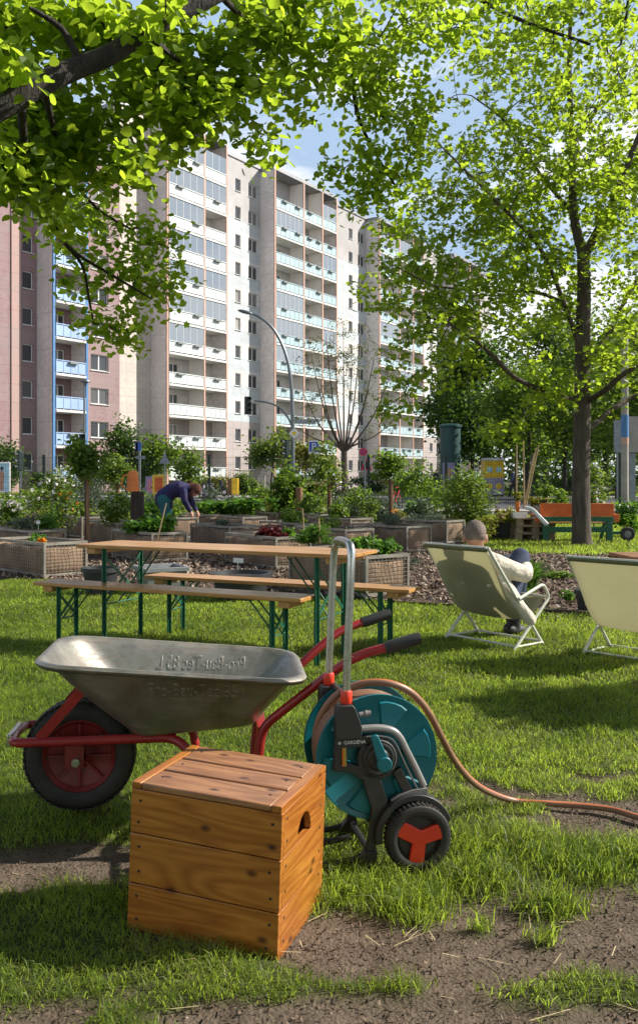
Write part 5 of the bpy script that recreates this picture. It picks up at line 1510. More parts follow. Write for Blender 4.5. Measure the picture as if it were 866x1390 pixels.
def smallpot(px, Y, r, h, m_, label, leafm=None, n=200, lz=.1, fl=None, name='flower_pot'):
    t = thing(name, label, 'flower pot', gp(px, Y, ZT), 0)
    mb = MB(); mb.lathe([(r * .7, 0), (r * .95, h - .03), (r * 1.05, h - .03), (r * 1.05, h), (r * .92, h), (r * .88, h - .03), (.001, h - .035)], 20); mb.build('pot_body', M(m_), t)
    if leafm:
        c = clump('potted_plant', 'foliage growing in the ' + label, 'potted plant', gp(px, Y, ZT + h - .02), r * 1.5, lz, n, .055, leafm, stems=4, flowers=fl, seed=int(px))
smallpot(725, 17.45, .105, .22, 'greypot', 'dark grey flower pot with a yellow green bush on the pallets', 'yellowleaf', 320, .12)
smallpot(738, 17.5, .10, .23, 'pinkpanel', 'pink flower pot at the right end of the pallets', 'lightleaf', 300, .12, ('pinkflower', 8, .04))
smallpot(702, 17.6, .05, .30, 'orangeplastic', 'slim orange red vase at the left end of the pallets', 'yellowleaf', 160, .12, None, 'vase')
mb = MB(); mb.box(-.14, .14, -.12, .12, 0, .012); mb.box(-.14, .14, -.12, -.108, .012, .10); mb.box(-.14, .14, .108, .12, .012, .10); mb.box(-.14, -.128, -.108, .108, .012, .10); mb.box(.128, .14, -.108, .108, .012, .10)
tag(mb.build('white_tray', M('white'), None, gp(703, 17.3, ZT), (0, 0, R(8)), bevel=.004), 'shallow white box on the left front of the pallets', 'box')
mb = MB(); pts = smooth_path([P(713, 689, 17.1), P(722, 692, 16.95), P(732, 702, 16.8), P(742, 712, 16.7)], 5)
o0 = pts[0]
for dy in (-.05, .05): mb.tube([p - o0 + Vector((0, dy, 0)) for p in pts], .035, 10)
tag(mb.build('drain_pipe', M('labelwhite'), None, o0), 'pair of pale plastic pipes sloping down from the pallets', 'pipe')
# orange and green bench on wheels, seen from behind
t = thing('wheeled_bench', 'orange and green wooden bench with a small wheel, behind the large tree trunk', 'bench', (4.93, 16.9, .0), R(-2))
for nm, bx, m_ in (('backrest', (-.70, .69, -.02, .02, .50, .75), 'orangepaint'), ('seat', (-.66, .66, .05, .50, .36, .39), 'benchwood'),
                   ('back_rail', (-.68, .68, -.03, .03, .40, .495), 'greenpaint'), ('under_rail', (-.60, .66, -.025, .03, .20, .30), 'greenpaint')):
    mb = MB(); mb.box(*bx); mb.build(nm, M(m_), t, bevel=.006)
for sx in (-1, 1):
    mb = MB(); mb.box(-.06, .06, -.03, .03, .0, .399); mb.build('leg', M('greenpaint'), t, (sx * .60, -.01, 0), bevel=.005)
    mb = MB(); mb.bar((sx * .56, .45, .0), (sx * .64, .45, .36), .08, .05); mb.build('leg', M('greenpaint'), t, bevel=.004)
    mb = MB(); mb.box(-.05, .05, .0, .52, .515, .545); mb.box(-.05, .05, .0, .03, .40, .513); mb.build('armrest', M('orangepaint'), t, (sx * .745, 0, 0), bevel=.004)
mb = MB(); mb.bar((.60, .02, .18), (.95, .02, .20), .06, .05); mb.build('wheel_arm', M('greenpaint'), t)
mb = MB(); mb.lathe([(.07, -.03), (.125, -.035), (.135, -.02), (.135, .02), (.125, .035), (.07, .03), (.06, .0)], 28, Matrix.Translation((.93, -.06, .17)) @ Matrix.Rotation(R(90), 4, 'X'), closed=True)
wv = mb.build('wheel', M('rubber'), t); mb = MB(); mb.lathe([(.068, -.02), (.02, -.03), (.02, .03), (.068, .02)], 20, Matrix.Translation((.93, -.06, .17)) @ Matrix.Rotation(R(90), 4, 'X')); mb.build('rim', M('greypot'), wv)
for px, m_, lab in ((752, 'labelwhite', 'small white bucket under the orange bench at its left end'), (762, 'redplastic', 'red bucket under the orange bench'), (774, 'labelwhite', 'small white bucket right of the red one')):
    c = gp(px, 17.25, .39); mb = MB(); mb.lathe([(.05, 0), (.065, .12), (.068, .125), (.062, .125), (.048, .01)], 18)
    t = thing('bucket', lab, 'bucket', c, 0, 'buckets on the wheeled bench'); mb.build('bucket_body', M(m_), t)
    mb = MB(); mb.tube(smooth_path([(-.064, 0, .115), (-.05, 0, .17), (0, 0, .19), (.05, 0, .17), (.064, 0, .115)]), .004, 6); mb.build('handle', M('steel'), t)

# ================================================================== trees
def tree(name, label, base, main, blobs, leafm, lsize, per, barkm='bark', shape='ovate', seed=1, r0=.006, e=2.2, cap=.2, group=None, spread=.5, droop=.5, sub=5, cat='tree', n0=8, lift=.12):
    """main: list of (points, radii, attach) polylines; blobs: (centre, radii, number of twig ends)"""
    rg = np.random.default_rng(seed); base = Vector(base)
    t = thing(name, label, cat, base, 0, group)
    sk = Skel()
    for pts, rr in main:
        pts = [Vector(p) - base for p in pts]
        par = -1
        if sk.p: par = sk.near(pts[0]); 
        sm = smooth_path(pts, 4); rs = np.interp(np.linspace(0, 1, len(sm)), np.linspace(0, 1, len(rr)), rr)
        if par >= 0: sm = sm[1:]; rs = rs[1:]
        sk.chain(sm, list(rs), par)
    tg = []
    for c, rad, n in blobs:
        c = np.array(Vector(c) - base); d = rg.normal(0, 1, (n, 3)); d /= np.linalg.norm(d, axis=1, keepdims=True)
        d *= rg.uniform(.05, 1, (n, 1)) ** .45
        tg += list(c + d * np.array(rad))
    tw = sk.grow(tg, r0, rg=rg, sub=sub, lift=lift)
    sk.thicken(e, cap)
    mb = MB(); sk.mesh(mb, n0); mb.build('trunk', M(barkm), t, sharp=60)
    L_ = []
    for pts in tw:
        pts = np.array(pts); n = max(2, int(rg.poisson(per)))
        L = np.linalg.norm(pts[-1] - pts[0])
        u = np.clip(1 - np.abs(rg.normal(0, .42, n)), 0, 1) * (len(pts) - 1)
        i = np.minimum(u.astype(int), len(pts) - 2); f = (u - i)[:, None]
        q = pts[i] * (1 - f) + pts[i + 1] * f
        L_.append(q + rg.normal(0, spread * (lsize if not callable(lsize) else .055), (n, 3)) * np.array([1, 1, .8]))
    L_ = np.concatenate(L_)
    leaves('crown', L_, lsize(L_) if callable(lsize) else lsize, M(leafm), t, shape, droop, seed=seed)
    return t
def pp(lst): return [P(*q) for q in lst]
# -- the linden the picture is taken under: trunk to the left of the frame, limbs over the view
TB = Vector((-3.1, 3.1, 0))
limb = pp([(-150, 210, 3.6), (0, 146, 3.75), (60, 112, 3.85), (105, 92, 3.95), (150, 74, 4.0), (205, 38, 4.1), (250, 16, 4.2), (300, -8, 4.3), (420, -70, 4.7), (560, -130, 5.4), (720, -170, 6.0)])
main = [([TB, TB + Vector((.02, .0, 1.0)), TB + Vector((.10, .05, 2.0)), TB + Vector((.0, .1, 3.4)), TB + Vector((-.1, .2, 5.2)), TB + Vector((.1, .1, 7.0))], [.20, .17, .155, .12, .08, .03]),
        ([TB + Vector((.10, .05, 2.0))] + limb, [.060, .055, .050, .047, .043, .038, .032, .024, .016]),
        (pp([(30, 138, 3.78), (35, 200, 4.3), (58, 270, 4.9), (85, 325, 5.3), (112, 360, 5.5), (122, 410, 5.6), (128, 440, 5.65)]), [.022, .018, .015, .012, .010, .008, .006]),
        (pp([(85, 325, 5.3), (105, 345, 5.4), (150, 372, 5.6), (205, 405, 5.7)]), [.011, .010, .008, .006]),
        (pp([(60, 118, 3.85), (75, 180, 4.4), (92, 235, 5.0), (135, 285, 5.4), (180, 312, 5.6)]), [.018, .014, .011, .009, .006]),
        (pp([(200, 45, 4.1), (240, 80, 4.5), (290, 110, 4.8), (318, 128, 5.0)]), [.016, .012, .009, .006]),
        (pp([(300, -5, 4.3), (345, 40, 4.8), (385, 90, 5.2), (410, 110, 5.4)]), [.018, .013, .010, .007]),
        (pp([(420, -70, 4.7), (462, 0, 5.2), (476, 70, 5.7), (484, 150, 6.1), (505, 200, 6.3), (540, 258, 6.4)]), [.025, .022, .018, .014, .010, .007]),
        (pp([(560, -130, 5.4), (600, -40, 5.8), (690, 20, 6.2), (800, 60, 6.4)]), [.022, .018, .014, .010]),
        (pp([(720, -170, 6.0), (800, -90, 6.2), (850, -20, 6.4), (842, 60, 6.5)]), [.016, .014, .011, .008]),
        (pp([(110, 88, 3.95), (85, 40, 3.9), (40, 10, 3.8)]), [.02, .014, .009]),
        ]
def pb(px, py, Y, rx, ry, n, ryd=.35): return (P(px, py, Y), (rx * Y / F, ryd, ry * Y / F), n)
bl = [pb(30, 92, 3.7, 40, 14, 3, .1), pb(190, 20, 4.0, 50, 14, 4, .1), pb(250, 120, 4.6, 60, 40, 9, .3), pb(55, 45, 4.5, 110, 70, 44, .4), pb(190, 75, 4.8, 100, 75, 36, .4), pb(320, 55, 4.9, 100, 75, 34, .4), pb(440, 40, 5.0, 90, 65, 26, .5), pb(560, 35, 5.5, 95, 60, 26, .5),
      pb(15, 215, 4.5, 60, 55, 26, .35), pb(105, 190, 4.7, 90, 50, 36, .35), pb(40, 150, 4.6, 70, 40, 16, .3), pb(205, 165, 4.7, 70, 60, 20, .35), pb(30, 245, 4.3, 45, 45, 12, .35), pb(175, 225, 4.4, 35, 28, 6, .2), pb(262, 170, 4.6, 35, 25, 5, .2),
      pb(320, 130, 4.8, 60, 50, 12, .3), pb(400, 100, 5.2, 55, 60, 14, .3), pb(352, 205, 4.9, 16, 26, 4, .1),
      pb(120, 305, 5.5, 70, 40, 14, .3), pb(205, 345, 5.8, 55, 40, 13, .3), pb(215, 395, 5.9, 38, 38, 9, .3), pb(130, 385, 5.7, 42, 38, 8, .3), pb(150, 445, 5.8, 40, 22, 8, .25), pb(75, 300, 5.2, 36, 36, 6, .3), pb(118, 440, 5.7, 12, 18, 2, .1),
      pb(505, 110, 5.9, 60, 75, 24, .4), pb(560, 150, 6.1, 45, 55, 16, .35), pb(490, 200, 6.2, 35, 45, 10, .3), pb(540, 235, 6.35, 50, 40, 14, .3), pb(480, 262, 6.3, 28, 22, 5, .2), pb(530, 300, 6.4, 35, 30, 6, .2), pb(455, 235, 6.3, 25, 18, 4, .2),
      pb(660, 25, 6.1, 90, 45, 20, .5), pb(770, 45, 6.4, 100, 60, 22, .5), pb(850, 60, 6.5, 50, 80, 12, .5),
      # crown above and left of the frame
      (TB + Vector((0, .2, 5.2)), (2.0, 1.8, 1.6), 60), (TB + Vector((1.6, .8, 4.4)), (1.6, 1.4, .9), 40),
      (Vector((-.6, -.6, 5.0)), (2.2, 1.8, 1.0), 60), (Vector((-1.8, -2.6, 4.4)), (2.0, 1.8, 1.4), 60)]
tree('linden_tree', 'large linden whose leafy limb hangs over the top left of the view', TB, main, bl, 'linden', lambda q: np.where(q[:, 1] + TB.y > 5.0, .041, .051), 29, 'barkdark', 'round', 3, .0024, 2.3, .2, spread=1.35, droop=1.0, n0=10)
# -- the maple on the lawn
B = G(790, 741); Yt = B.y
def q16(px, py, dy=0.0): return P(px, py, Yt + dy)
main = [([B, q16(789, 725), q16(788, 640), q16(790, 560), q16(790, 480), q16(792, 400), q16(791, 345)], [.215, .172, .155, .148, .138, .122, .108]),
        ([q16(791, 345), q16(778, 290, .3), q16(776, 200, .5), q16(772, 90, .6), q16(776, -20, .6)], [.10, .08, .06, .045, .025]),
        ([q16(792, 350), q16(812, 310, -.3), q16(838, 262, -.5), q16(858, 205, -.7), q16(890, 130, -.8)], [.085, .07, .06, .05, .03]),
        ([q16(782, 545), q16(745, 533, -.4), q16(698, 512, -.8), q16(655, 470, -1.1), q16(610, 440, -1.3), q16(560, 425, -1.4)], [.06, .05, .042, .034, .024, .014]),
        ([q16(790, 430), q16(740, 400, .5), q16(680, 395, .9), q16(600, 390, 1.2), q16(525, 375, 1.3)], [.04, .034, .028, .02, .01]),
        ([q16(797, 545), q16(820, 530, -.6), q16(850, 505, -1.0), q16(905, 480, -1.4)], [.06, .05, .045, .03]),
        ([q16(797, 585), q16(825, 560, .4), q16(866, 535, .8), q16(920, 520, 1.1)], [.06, .05, .042, .03]),
        ([q16(796, 490), q16(822, 460, .3), q16(852, 400, .6), q16(890, 340, .8)], [.05, .042, .034, .022]),
        ([q16(786, 470), q16(740, 350, -.6), q16(690, 290, -1.2), q16(640, 240, -1.5), q16(600, 200, -1.6)], [.045, .036, .028, .02, .012]),
        ([q16(778, 290, .3), q16(735, 240, .2), q16(690, 170, .3), q16(640, 130, .4)], [.04, .03, .022, .012]),
        ([q16(776, 200, .5), q16(815, 140, .9), q16(850, 80, 1.1)], [.04, .03, .018])]
def qb(px, py, rx, ry, n, dy=0.0, ryd=1.3): return (q16(px, py, dy), (rx * Yt / F, ryd, ry * Yt / F), n)
bl = [qb(770, 300, 130, 170, 190, 0, 2.4), qb(680, 360, 110, 110, 100, -.6), qb(580, 395, 75, 60, 46, -.2, .9), qb(510, 400, 40, 40, 14, .8, .6), qb(560, 330, 60, 60, 26, -.8, .9), qb(640, 450, 90, 70, 55, -1.0), qb(570, 490, 55, 60, 26, -.8, .8), qb(540, 545, 35, 30, 10, -.6, .5),
      qb(640, 240, 80, 80, 50, -.8), qb(690, 130, 90, 90, 50, 0), qb(800, 120, 110, 130, 90, .2, 2.0), qb(850, 300, 80, 130, 80, 0, 2.0), qb(850, 480, 70, 80, 50, -.3, 1.6), qb(730, 520, 60, 35, 24, -.8, 1.0), qb(680, 585, 45, 28, 12, -1.0, .7), qb(600, 250, 45, 50, 12, -.8, .8), qb(770, -60, 220, 120, 110, .2, 2.6), qb(960, 250, 110, 220, 110, 0, 2.4), qb(845, 200, 70, 120, 50, .6, 1.6), qb(720, 250, 90, 120, 60, .8, 1.6), qb(930, 480, 80, 70, 30, 0, 1.4)]
tree('maple_tree', 'large young maple with a straight dark trunk on the lawn at the right', B, main, bl, 'maple', .10, 16, 'bark', 'lobed', 7, .0055, 2.25, .23, spread=1.2, droop=.5, n0=12)
# -- young tree right of the frame that throws the broad shade on the lawn
YB = Vector((5.7, 5.35, 0))
tree('young_linden', 'young linden on the lawn to the right of the deck chairs, outside the view', YB,
     [([YB, YB + Vector((0, 0, 1.2)), YB + Vector((.05, 0, 2.4)), YB + Vector((0, .05, 3.6))], [.06, .05, .04, .02])],
     [(YB + Vector((0, 0, 2.75)), (1.1, .40, .40), 70), (YB + Vector((-.45, .05, 2.6)), (.9, .30, .25), 34)], 'linden', .085, 26, 'bark', 'round', 9, .004, 2.2, .07, spread=1.3)

# -- unseen tree added behind the camera: shuts the sky out at the back
YC_ = Vector((-1.4, -5.2, 0))
tree('sky_screen_tree', 'large unseen leafy tree added behind the viewpoint to block skylight', YC_,
     [([YC_, YC_ + Vector((0, 0, 1.5)), YC_ + Vector((.1, 0, 3.4)), YC_ + Vector((0, .2, 6.5))], [.22, .19, .16, .06]),
      ([YC_ + Vector((.05, 0, 2.2)), YC_ + Vector((1.6, .8, 3.2)), YC_ + Vector((3.0, 1.4, 3.8))], [.08, .06, .03])],
     [(YC_ + Vector((0, .2, 4.6)), (3.0, 2.4, 2.6), 150), (YC_ + Vector((2.4, .6, 3.4)), (2.2, 1.8, 1.7), 90), (YC_ + Vector((-2.4, .6, 3.2)), (2.0, 1.8, 1.7), 80), (YC_ + Vector((.6, .2, 2.0)), (3.2, .9, .9), 60)], 'linden', .16, 26, 'bark', 'round', 12, .006, 2.2, .22, spread=1.5)
# ================================================================== apartment blocks (prefabricated slabs)
def facade_mat(name, kind):
    m, nt, out = new_mat(name)
    tc = nt.nodes.new('ShaderNodeTexCoord'); sp = N(nt, 'ShaderNodeSeparateXYZ', {0: tc.outputs['Object']})
    x, y, z = sp.outputs
    v = N(nt, 'ShaderNodeCombineXYZ', {0: val(nt, 'ADD', x, y), 1: z, 2: 0.0}).outputs[0]
    n1 = noise(nt, tc.outputs['Object'], .35, 5); n2 = noise(nt, tc.outputs['Object'], 3.0, 5)
    def tiles(w, h, mort, c1, c2, cm):
        return N(nt, 'ShaderNodeTexBrick', {'Vector': v, 'Scale': 1.0, 'Mortar Size': mort, 'Brick Width': w, 'Row Height': h, 'Color1': C4(c1), 'Color2': C4(c2), 'Mortar': C4(cm), 'Bias': 0.0}, offset=0.0).outputs[0]
    if kind == 'white':
        fl = val(nt, 'FRACT', val(nt, 'DIVIDE', val(nt, 'ADD', z, .1), 2.8))
        win = val(nt, 'MULTIPLY', val(nt, 'GREATER_THAN', fl, .38), val(nt, 'LESS_THAN', fl, .88))
        base = tiles(2.4, .70, .018, (.66, .625, .60), (.69, .655, .625), (.47, .44, .42))
        blue = tiles(1.2, .70, .018, (.47, .525, .55), (.51, .56, .585), (.40, .425, .44))
        c = mixc(nt, win, base, blue)
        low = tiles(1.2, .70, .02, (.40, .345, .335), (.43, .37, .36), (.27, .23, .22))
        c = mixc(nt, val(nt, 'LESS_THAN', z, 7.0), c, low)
        c = mixc(nt, val(nt, 'GREATER_THAN', z, 27.3), c, ramp(nt, n1, [(.3, (.38, .365, .36)), (.7, (.48, .46, .455))]))
        beige = tiles(1.2, .70, .02, (.58, .50, .44), (.61, .525, .465), (.46, .39, .34))
        c = mixc(nt, val(nt, 'LESS_THAN', x, .0), c, beige)
        c = mixc(nt, val(nt, 'MULTIPLY', val(nt, 'LESS_THAN', x, .0), val(nt, 'LESS_THAN', z, 5.6)), c, low)
    elif kind == 'purple':
        c = tiles(1.2, .70, .016, (.255, .155, .16), (.28, .17, .175), (.17, .10, .105))
    elif kind == 'fin':
        c = tiles(6.0, 2.8, .03, (.64, .60, .585), (.66, .62, .605), (.50, .46, .45))
    elif kind == 'pinkfin':
        c = tiles(6.0, 1.4, .025, (.40, .26, .23), (.42, .27, .24), (.30, .19, .17))
    c = mixc(nt, ramp(nt, val(nt, 'MULTIPLY', n2, n1), [(.2, (.32, .32, .32)), (.34, (0, 0, 0))]), c, C4((.30, .27, .25)))
    p = N(nt, 'ShaderNodeBsdfPrincipled', {'Base Color': c, 'Roughness': .75}); nt.links.new(p.outputs[0], out.inputs[0]); return m
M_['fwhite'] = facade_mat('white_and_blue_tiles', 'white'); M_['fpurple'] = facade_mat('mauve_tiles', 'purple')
M_['ffin'] = facade_mat('grey_pink_panel', 'fin'); M_['fpinkfin'] = facade_mat('salmon_panel', 'pinkfin')
M_['copper'] = mat('terracotta_strip', (.52, .32, .245), .7, 0, .12, 1)
M_['bluestrip'] = mat('blue_strip', (.07, .20, .42), .6, 0, .12, 1)
M_['balwhite'] = mat('white_balcony_panel', (.60, .64, .63), .55, 0, .08, .8)
M_['balaqua'] = mat('pale_aqua_balcony_panel', (.38, .50, .535), .5, 0, .10, .8)
M_['balblue'] = mat('light_blue_balcony_panel', (.30, .42, .62), .5, 0, .10, .8)
M_['slab'] = mat('balcony_concrete', (.70, .68, .65), .85, 0, .12, .6)
M_['inner'] = mat('loggia_plaster', (.76, .72, .67), .85, 0, .12, .5)
M_['roofedge'] = mat('zinc_roof_edge', (.25, .25, .26), .5, .4)
M_['winframe'] = mat('white_window_frame', (.66, .66, .65), .5, 0, .06, 2)
def glass_mat(name, fac, tint):
    m, nt, out = new_mat(name)
    a = N(nt, 'ShaderNodeBsdfTransparent', {'Color': C4(tint)}); b = N(nt, 'ShaderNodeBsdfGlossy', {'Color': (.85, .9, .95, 1), 'Roughness': .04})
    d = N(nt, 'ShaderNodeBsdfDiffuse', {'Color': (.44, .50, .56, 1)})
    fr = N(nt, 'ShaderNodeFresnel', {'IOR': 1.5})
    x = N(nt, 'ShaderNodeMixShader', {0: val(nt, 'ADD', fr.outputs[0], fac, clamp=True), 1: a.outputs[0], 2: b.outputs[0]})
    y = N(nt, 'ShaderNodeMixShader', {0: .30, 1: x.outputs[0], 2: d.outputs[0]})
    nt.links.new(y.outputs[0], out.inputs[0]); return m
M_['balglass'] = glass_mat('balcony_glazing', .28, (.82, .87, .90))
def pane_mat():
    m, nt, out = new_mat('dark_window_pane')
    oi = nt.nodes.new('ShaderNodeObjectInfo')
    v = coord(nt); n1 = noise(nt, v, .9, 3)
    c = ramp(nt, oi.outputs['Random'], [(0, (.018, .022, .026)), (.6, (.05, .055, .06)), (.8, (.16, .16, .15)), (1, (.36, .34, .31))])
    p = N(nt, 'ShaderNodeBsdfPrincipled', {'Base Color': c, 'Roughness': .06, 'Specular IOR Level': .7, 'Normal': bump(nt, n1, .08, .05)})
    nt.links.new(p.outputs[0], out.inputs[0]); return m
M_['pane'] = pane_mat()
BO = Vector((-13.46, 78.0, 0.0)); BANG = math.atan2(.829, .559)
FL = 2.8
def wall_holes(mb, x0, x1, z0, z1, y, holes, depth=.18, mi=0):
    xs = sorted({x0, x1} | {h[0] for h in holes} | {h[1] for h in holes}); zs = sorted({z0, z1} | {h[2] for h in holes} | {h[3] for h in holes})
    inside = lambda x, z: any(h[0] < x < h[1] and h[2] < z < h[3] for h in holes)
    for i in range(len(xs) - 1):
        j = 0
        while j < len(zs) - 1:
            if inside((xs[i] + xs[i + 1]) / 2, (zs[j] + zs[j + 1]) / 2): j += 1; continue
            k = j
            while k + 1 < len(zs) - 1 and not inside((xs[i] + xs[i + 1]) / 2, (zs[k + 1] + zs[k + 2]) / 2): k += 1
            mb.add([(xs[i], y, zs[j]), (xs[i + 1], y, zs[j]), (xs[i + 1], y, zs[k + 1]), (xs[i], y, zs[k + 1])], [(0, 1, 2, 3)], mi); j = k + 1
    for a, b, c, d in holes:
        mb.add([(a, y, c), (b, y, c), (b, y, d), (a, y, d), (a, y + depth, c), (b, y + depth, c), (b, y + depth, d), (a, y + depth, d)],
               [(0, 4, 5, 1), (1, 5, 6, 2), (2, 6, 7, 3), (3, 7, 4, 0)], mi)
def window_meshes(w, h, sashes, name):
    fm = MB(); e = .075
    fm.box(0, w, 0, .06, 0, e); fm.box(0, w, 0, .06, h - e, h); fm.box(0, e, 0, .06, e, h - e); fm.box(w - e, w, 0, .06, e, h - e)
    for k in range(1, sashes): fm.box(w * k / sashes - .06, w * k / sashes + .06, 0.001, .059, e, h - e)
    fm.box(-.04, w + .04, -.24, 0, -.045, -.002)
    pm = MB(); pm.box(e, w - e, .035, .045, e, h - e)
    return fm, pm
WIN = {}
def put_window(parent, x, z, y, w, h, sashes=1, name='window'):
    k = (w, h, sashes)
    if k not in WIN:
        fm, pm = window_meshes(w, h, sashes, name)
        f = fm.build(name, M('winframe'), parent, (x, y, z), sharp=0); p = pm.build('pane', M('pane'), f, sharp=0); WIN[k] = (f.data, p.data)
    else:
        f = bpy.data.objects.new(name, WIN[k][0]); link(f, parent); f.location = (x, y, z)
        p = bpy.data.objects.new('pane', WIN[k][1]); link(p, f)
def block(name, label, x0, x1, hgt, wallm, stacks, wins, z0=1.3, floors=11, step=None):
    """stacks: dicts of balcony columns; wins: list of (x, w, h, sill, sashes) repeated on every floor"""
    t = thing(name, label, 'building', BO, BANG, 'prefabricated slab blocks across the street')
    wy = 1.8; holes = []
    FLS = range(floors)
    for (x, w, h, s, sa) in wins:
        for k in FLS: holes.append((x, x + w, z0 + FL * k + s, z0 + FL * k + s + h))
    for st in stacks:
        for (a, b) in st['bays']:
            m = (a + b) / 2
            for k in FLS: holes.append((m - .95, m + .95, z0 + FL * k + .02, z0 + FL * k + 2.15))
    mb = MB(); wall_holes(mb, x0, x1, 0, hgt, wy, holes)
    mb.box(x0, x1, wy + .40, wy + 12, 0, hgt); 
    mb.add([(x0, wy, 0), (x0, wy + .4, 0), (x0, wy + .4, hgt), (x0, wy, hgt)], [(0, 1, 2, 3)]); mb.add([(x1, wy, 0), (x1, wy + .4, 0), (x1, wy + .4, hgt), (x1, wy, hgt)], [(3, 2, 1, 0)])
    mb.build('wall', M(wallm), t, sharp=0)
    mb = MB(); mb.box(x0 - .1, x1 + .1, wy - .12, wy + 12.1, hgt, hgt + .35)
    for st in stacks: mb.box(st['bays'][0][0] - .3, st['bays'][-1][1] + .3, -.05, wy - .125, st.get('top', hgt) - .25, st.get('top', hgt) + .12)
    mb.build('roof', M('roofedge'), t, sharp=0)
    for (x, w, h, s, sa) in wins:
        for k in FLS: put_window(t, x, z0 + FL * k + s, wy + .14, w, h, sa)
    for si, st in enumerate(stacks):
        top = st.get('top', hgt) - .26
        L = st['bays'][0][0]; Rr = st['bays'][-1][1]
        for xx, mm, wd in ((L - .11, st['fin'], .2), (Rr + .11, st['fin'], .2)):
            mb = MB(); mb.box(xx - wd / 2, xx + wd / 2, .02, wy - .003, 0, top); mb.build('side_wall', M(mm), t, sharp=0)
        # strips at the front edge
        xsn = [L - .1] + [b for a, b in st['bays']]
        for xx in xsn:
            mb = MB(); mb.box(xx - .10, xx + .10, -.10, .015, 0, top); mb.build('front_strip', M(st['strip']), t, sharp=0)
        for bi, (a, b) in enumerate(st['bays']):
            if bi: 
                mb = MB(); mb.box(a - .05, a + .05, .02, wy - .003, 0, top); mb.build('partition', M('inner'), t, sharp=0)
            fm = MB(); a2, b2 = a + .06, b - .06
            # slab, parapet panel, rail, flower box
            sm = MB(); sm.box(a2, b2, .0, wy - .004, -.16, 0); sm.box(a2 + .05, b2 - .05, -.13, -.003, -.20, -.02)
            rm = MB(); rm.box(a2 + .05, b2 - .05, -.06, -.03, .08, .90)
            n = max(3, int((b2 - a2) / .75))
            for k in range(n + 1):
                x = a2 + .07 + (b2 - a2 - .14) * k / n; rm.box(x - .025, x + .025, -.085, -.062, -.02, .96)
            rm.box(a2 + .04, b2 - .04, -.10, -.02, .96, 1.03)
            bx = [a2 + (b2 - a2) * k for k in ((.30, .78) if b2 - a2 > 3.2 else (.55,))]
            bm = MB(); bm.box(-.42, .42, -.30, -.105, .80, .97)
            gm = MB(); gm.box(a2 + .05, b2 - .05, -.055, -.045, 1.05, FL - .24)
            g2 = MB(); ng = max(3, int((b2 - a2) / .8))
            for k in range(ng + 1):
                x = a2 + .07 + (b2 - a2 - .14) * k / ng; g2.box(x - .018, x + .018, -.07, -.03, 1.035, FL - .22)
            proto = None
            for k in FLS:
                z = z0 + FL * k
                if proto is None:
                    o = sm.build('balcony', M('slab'), t, (0, 0, z), sharp=0)
                    r_ = rm.build('railing', M(st['pan']), o, sharp=0)
                    for x in bx: fb = bm.build('flower_box', M('greypot'), o, (x, 0, 0), sharp=0)
                    proto = (o.data, r_.data, fb.data); gl = None
                else:
                    o = bpy.data.objects.new('balcony', proto[0]); link(o, t); o.location = (0, 0, z)
                    r_ = bpy.data.objects.new('railing', proto[1]); link(r_, o)
                    for x in bx:
                        if random.random() < .7: fb = bpy.data.objects.new('flower_box', proto[2]); link(fb, o); fb.location = (x, 0, 0)
                if (bi, k) in st.get('glazed', ()):
                    if gl is None:
                        q = gm.build('glazing', M('balglass'), o, sharp=0); q2 = g2.build('glazing_bar', M('winframe'), o, sharp=0); gl = (q.data, q2.data)
                    else:
                        q = bpy.data.objects.new('glazing', gl[0]); link(q, o); q2 = bpy.data.objects.new('glazing_bar', gl[1]); link(q2, o)
                put_window(t, (a + b) / 2 - .95, z + .02, wy + .14, 1.9, 2.13, 3, 'balcony_door')
    return t
GL1 = [(0, k) for k in range(4, 11)] + [(1, 10), (1, 9), (1, 7), (1, 6), (1, 5)]
GL2 = [(0, 9), (0, 6), (0, 5), (0, 4), (2, 10), (2, 8), (2, 5)]
GL3 = [(0, 10), (0, 9), (1, 8), (1, 10), (0, 6), (1, 4)]
W_ = []
for b in (0.0, 21.4, 42.8):
    W_ += [(11.75 + b, .85, 1.25, .90, 1), (13.85 + b, 1.55, 1.35, .85, 2)]
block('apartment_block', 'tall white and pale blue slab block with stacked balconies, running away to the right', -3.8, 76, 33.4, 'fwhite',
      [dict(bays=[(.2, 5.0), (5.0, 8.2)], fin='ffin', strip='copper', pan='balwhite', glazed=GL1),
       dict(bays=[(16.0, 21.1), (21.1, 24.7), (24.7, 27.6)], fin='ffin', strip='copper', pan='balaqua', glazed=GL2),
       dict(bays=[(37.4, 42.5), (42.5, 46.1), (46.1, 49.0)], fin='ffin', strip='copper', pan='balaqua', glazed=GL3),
       dict(bays=[(58.8, 63.9), (63.9, 67.5)], fin='ffin', strip='copper', pan='balaqua', glazed=GL2)], W_ + [(-2.3, .75, 1.25, .9, 1)][:0])
mauve = block('apartment_block', 'lower mauve slab block at the left with light blue balconies', -30, -3.8, 27.6, 'fpurple',
      [dict(bays=[(-12.2, -9.05)], fin='ffin', strip='bluestrip', pan='balblue', top=27.0),
       dict(bays=[(-28.6, -25.4)], fin='ffin', strip='bluestrip', pan='balblue', top=27.0)],
      [(-13.75, 1.0, 1.35, .85, 1), (-7.0, 1.95, 1.35, .85, 2), (-20.4, 1.4, 1.35, .85, 2), (-23.5, 1.4, 1.35, .85, 2)], z0=1.0, floors=9)
mb = MB(); mb.box(-14.8, -13.95, 1.70, 1.797, 0, 27.5); mb.build('pilaster', M('fpinkfin'), mauve, sharp=0)
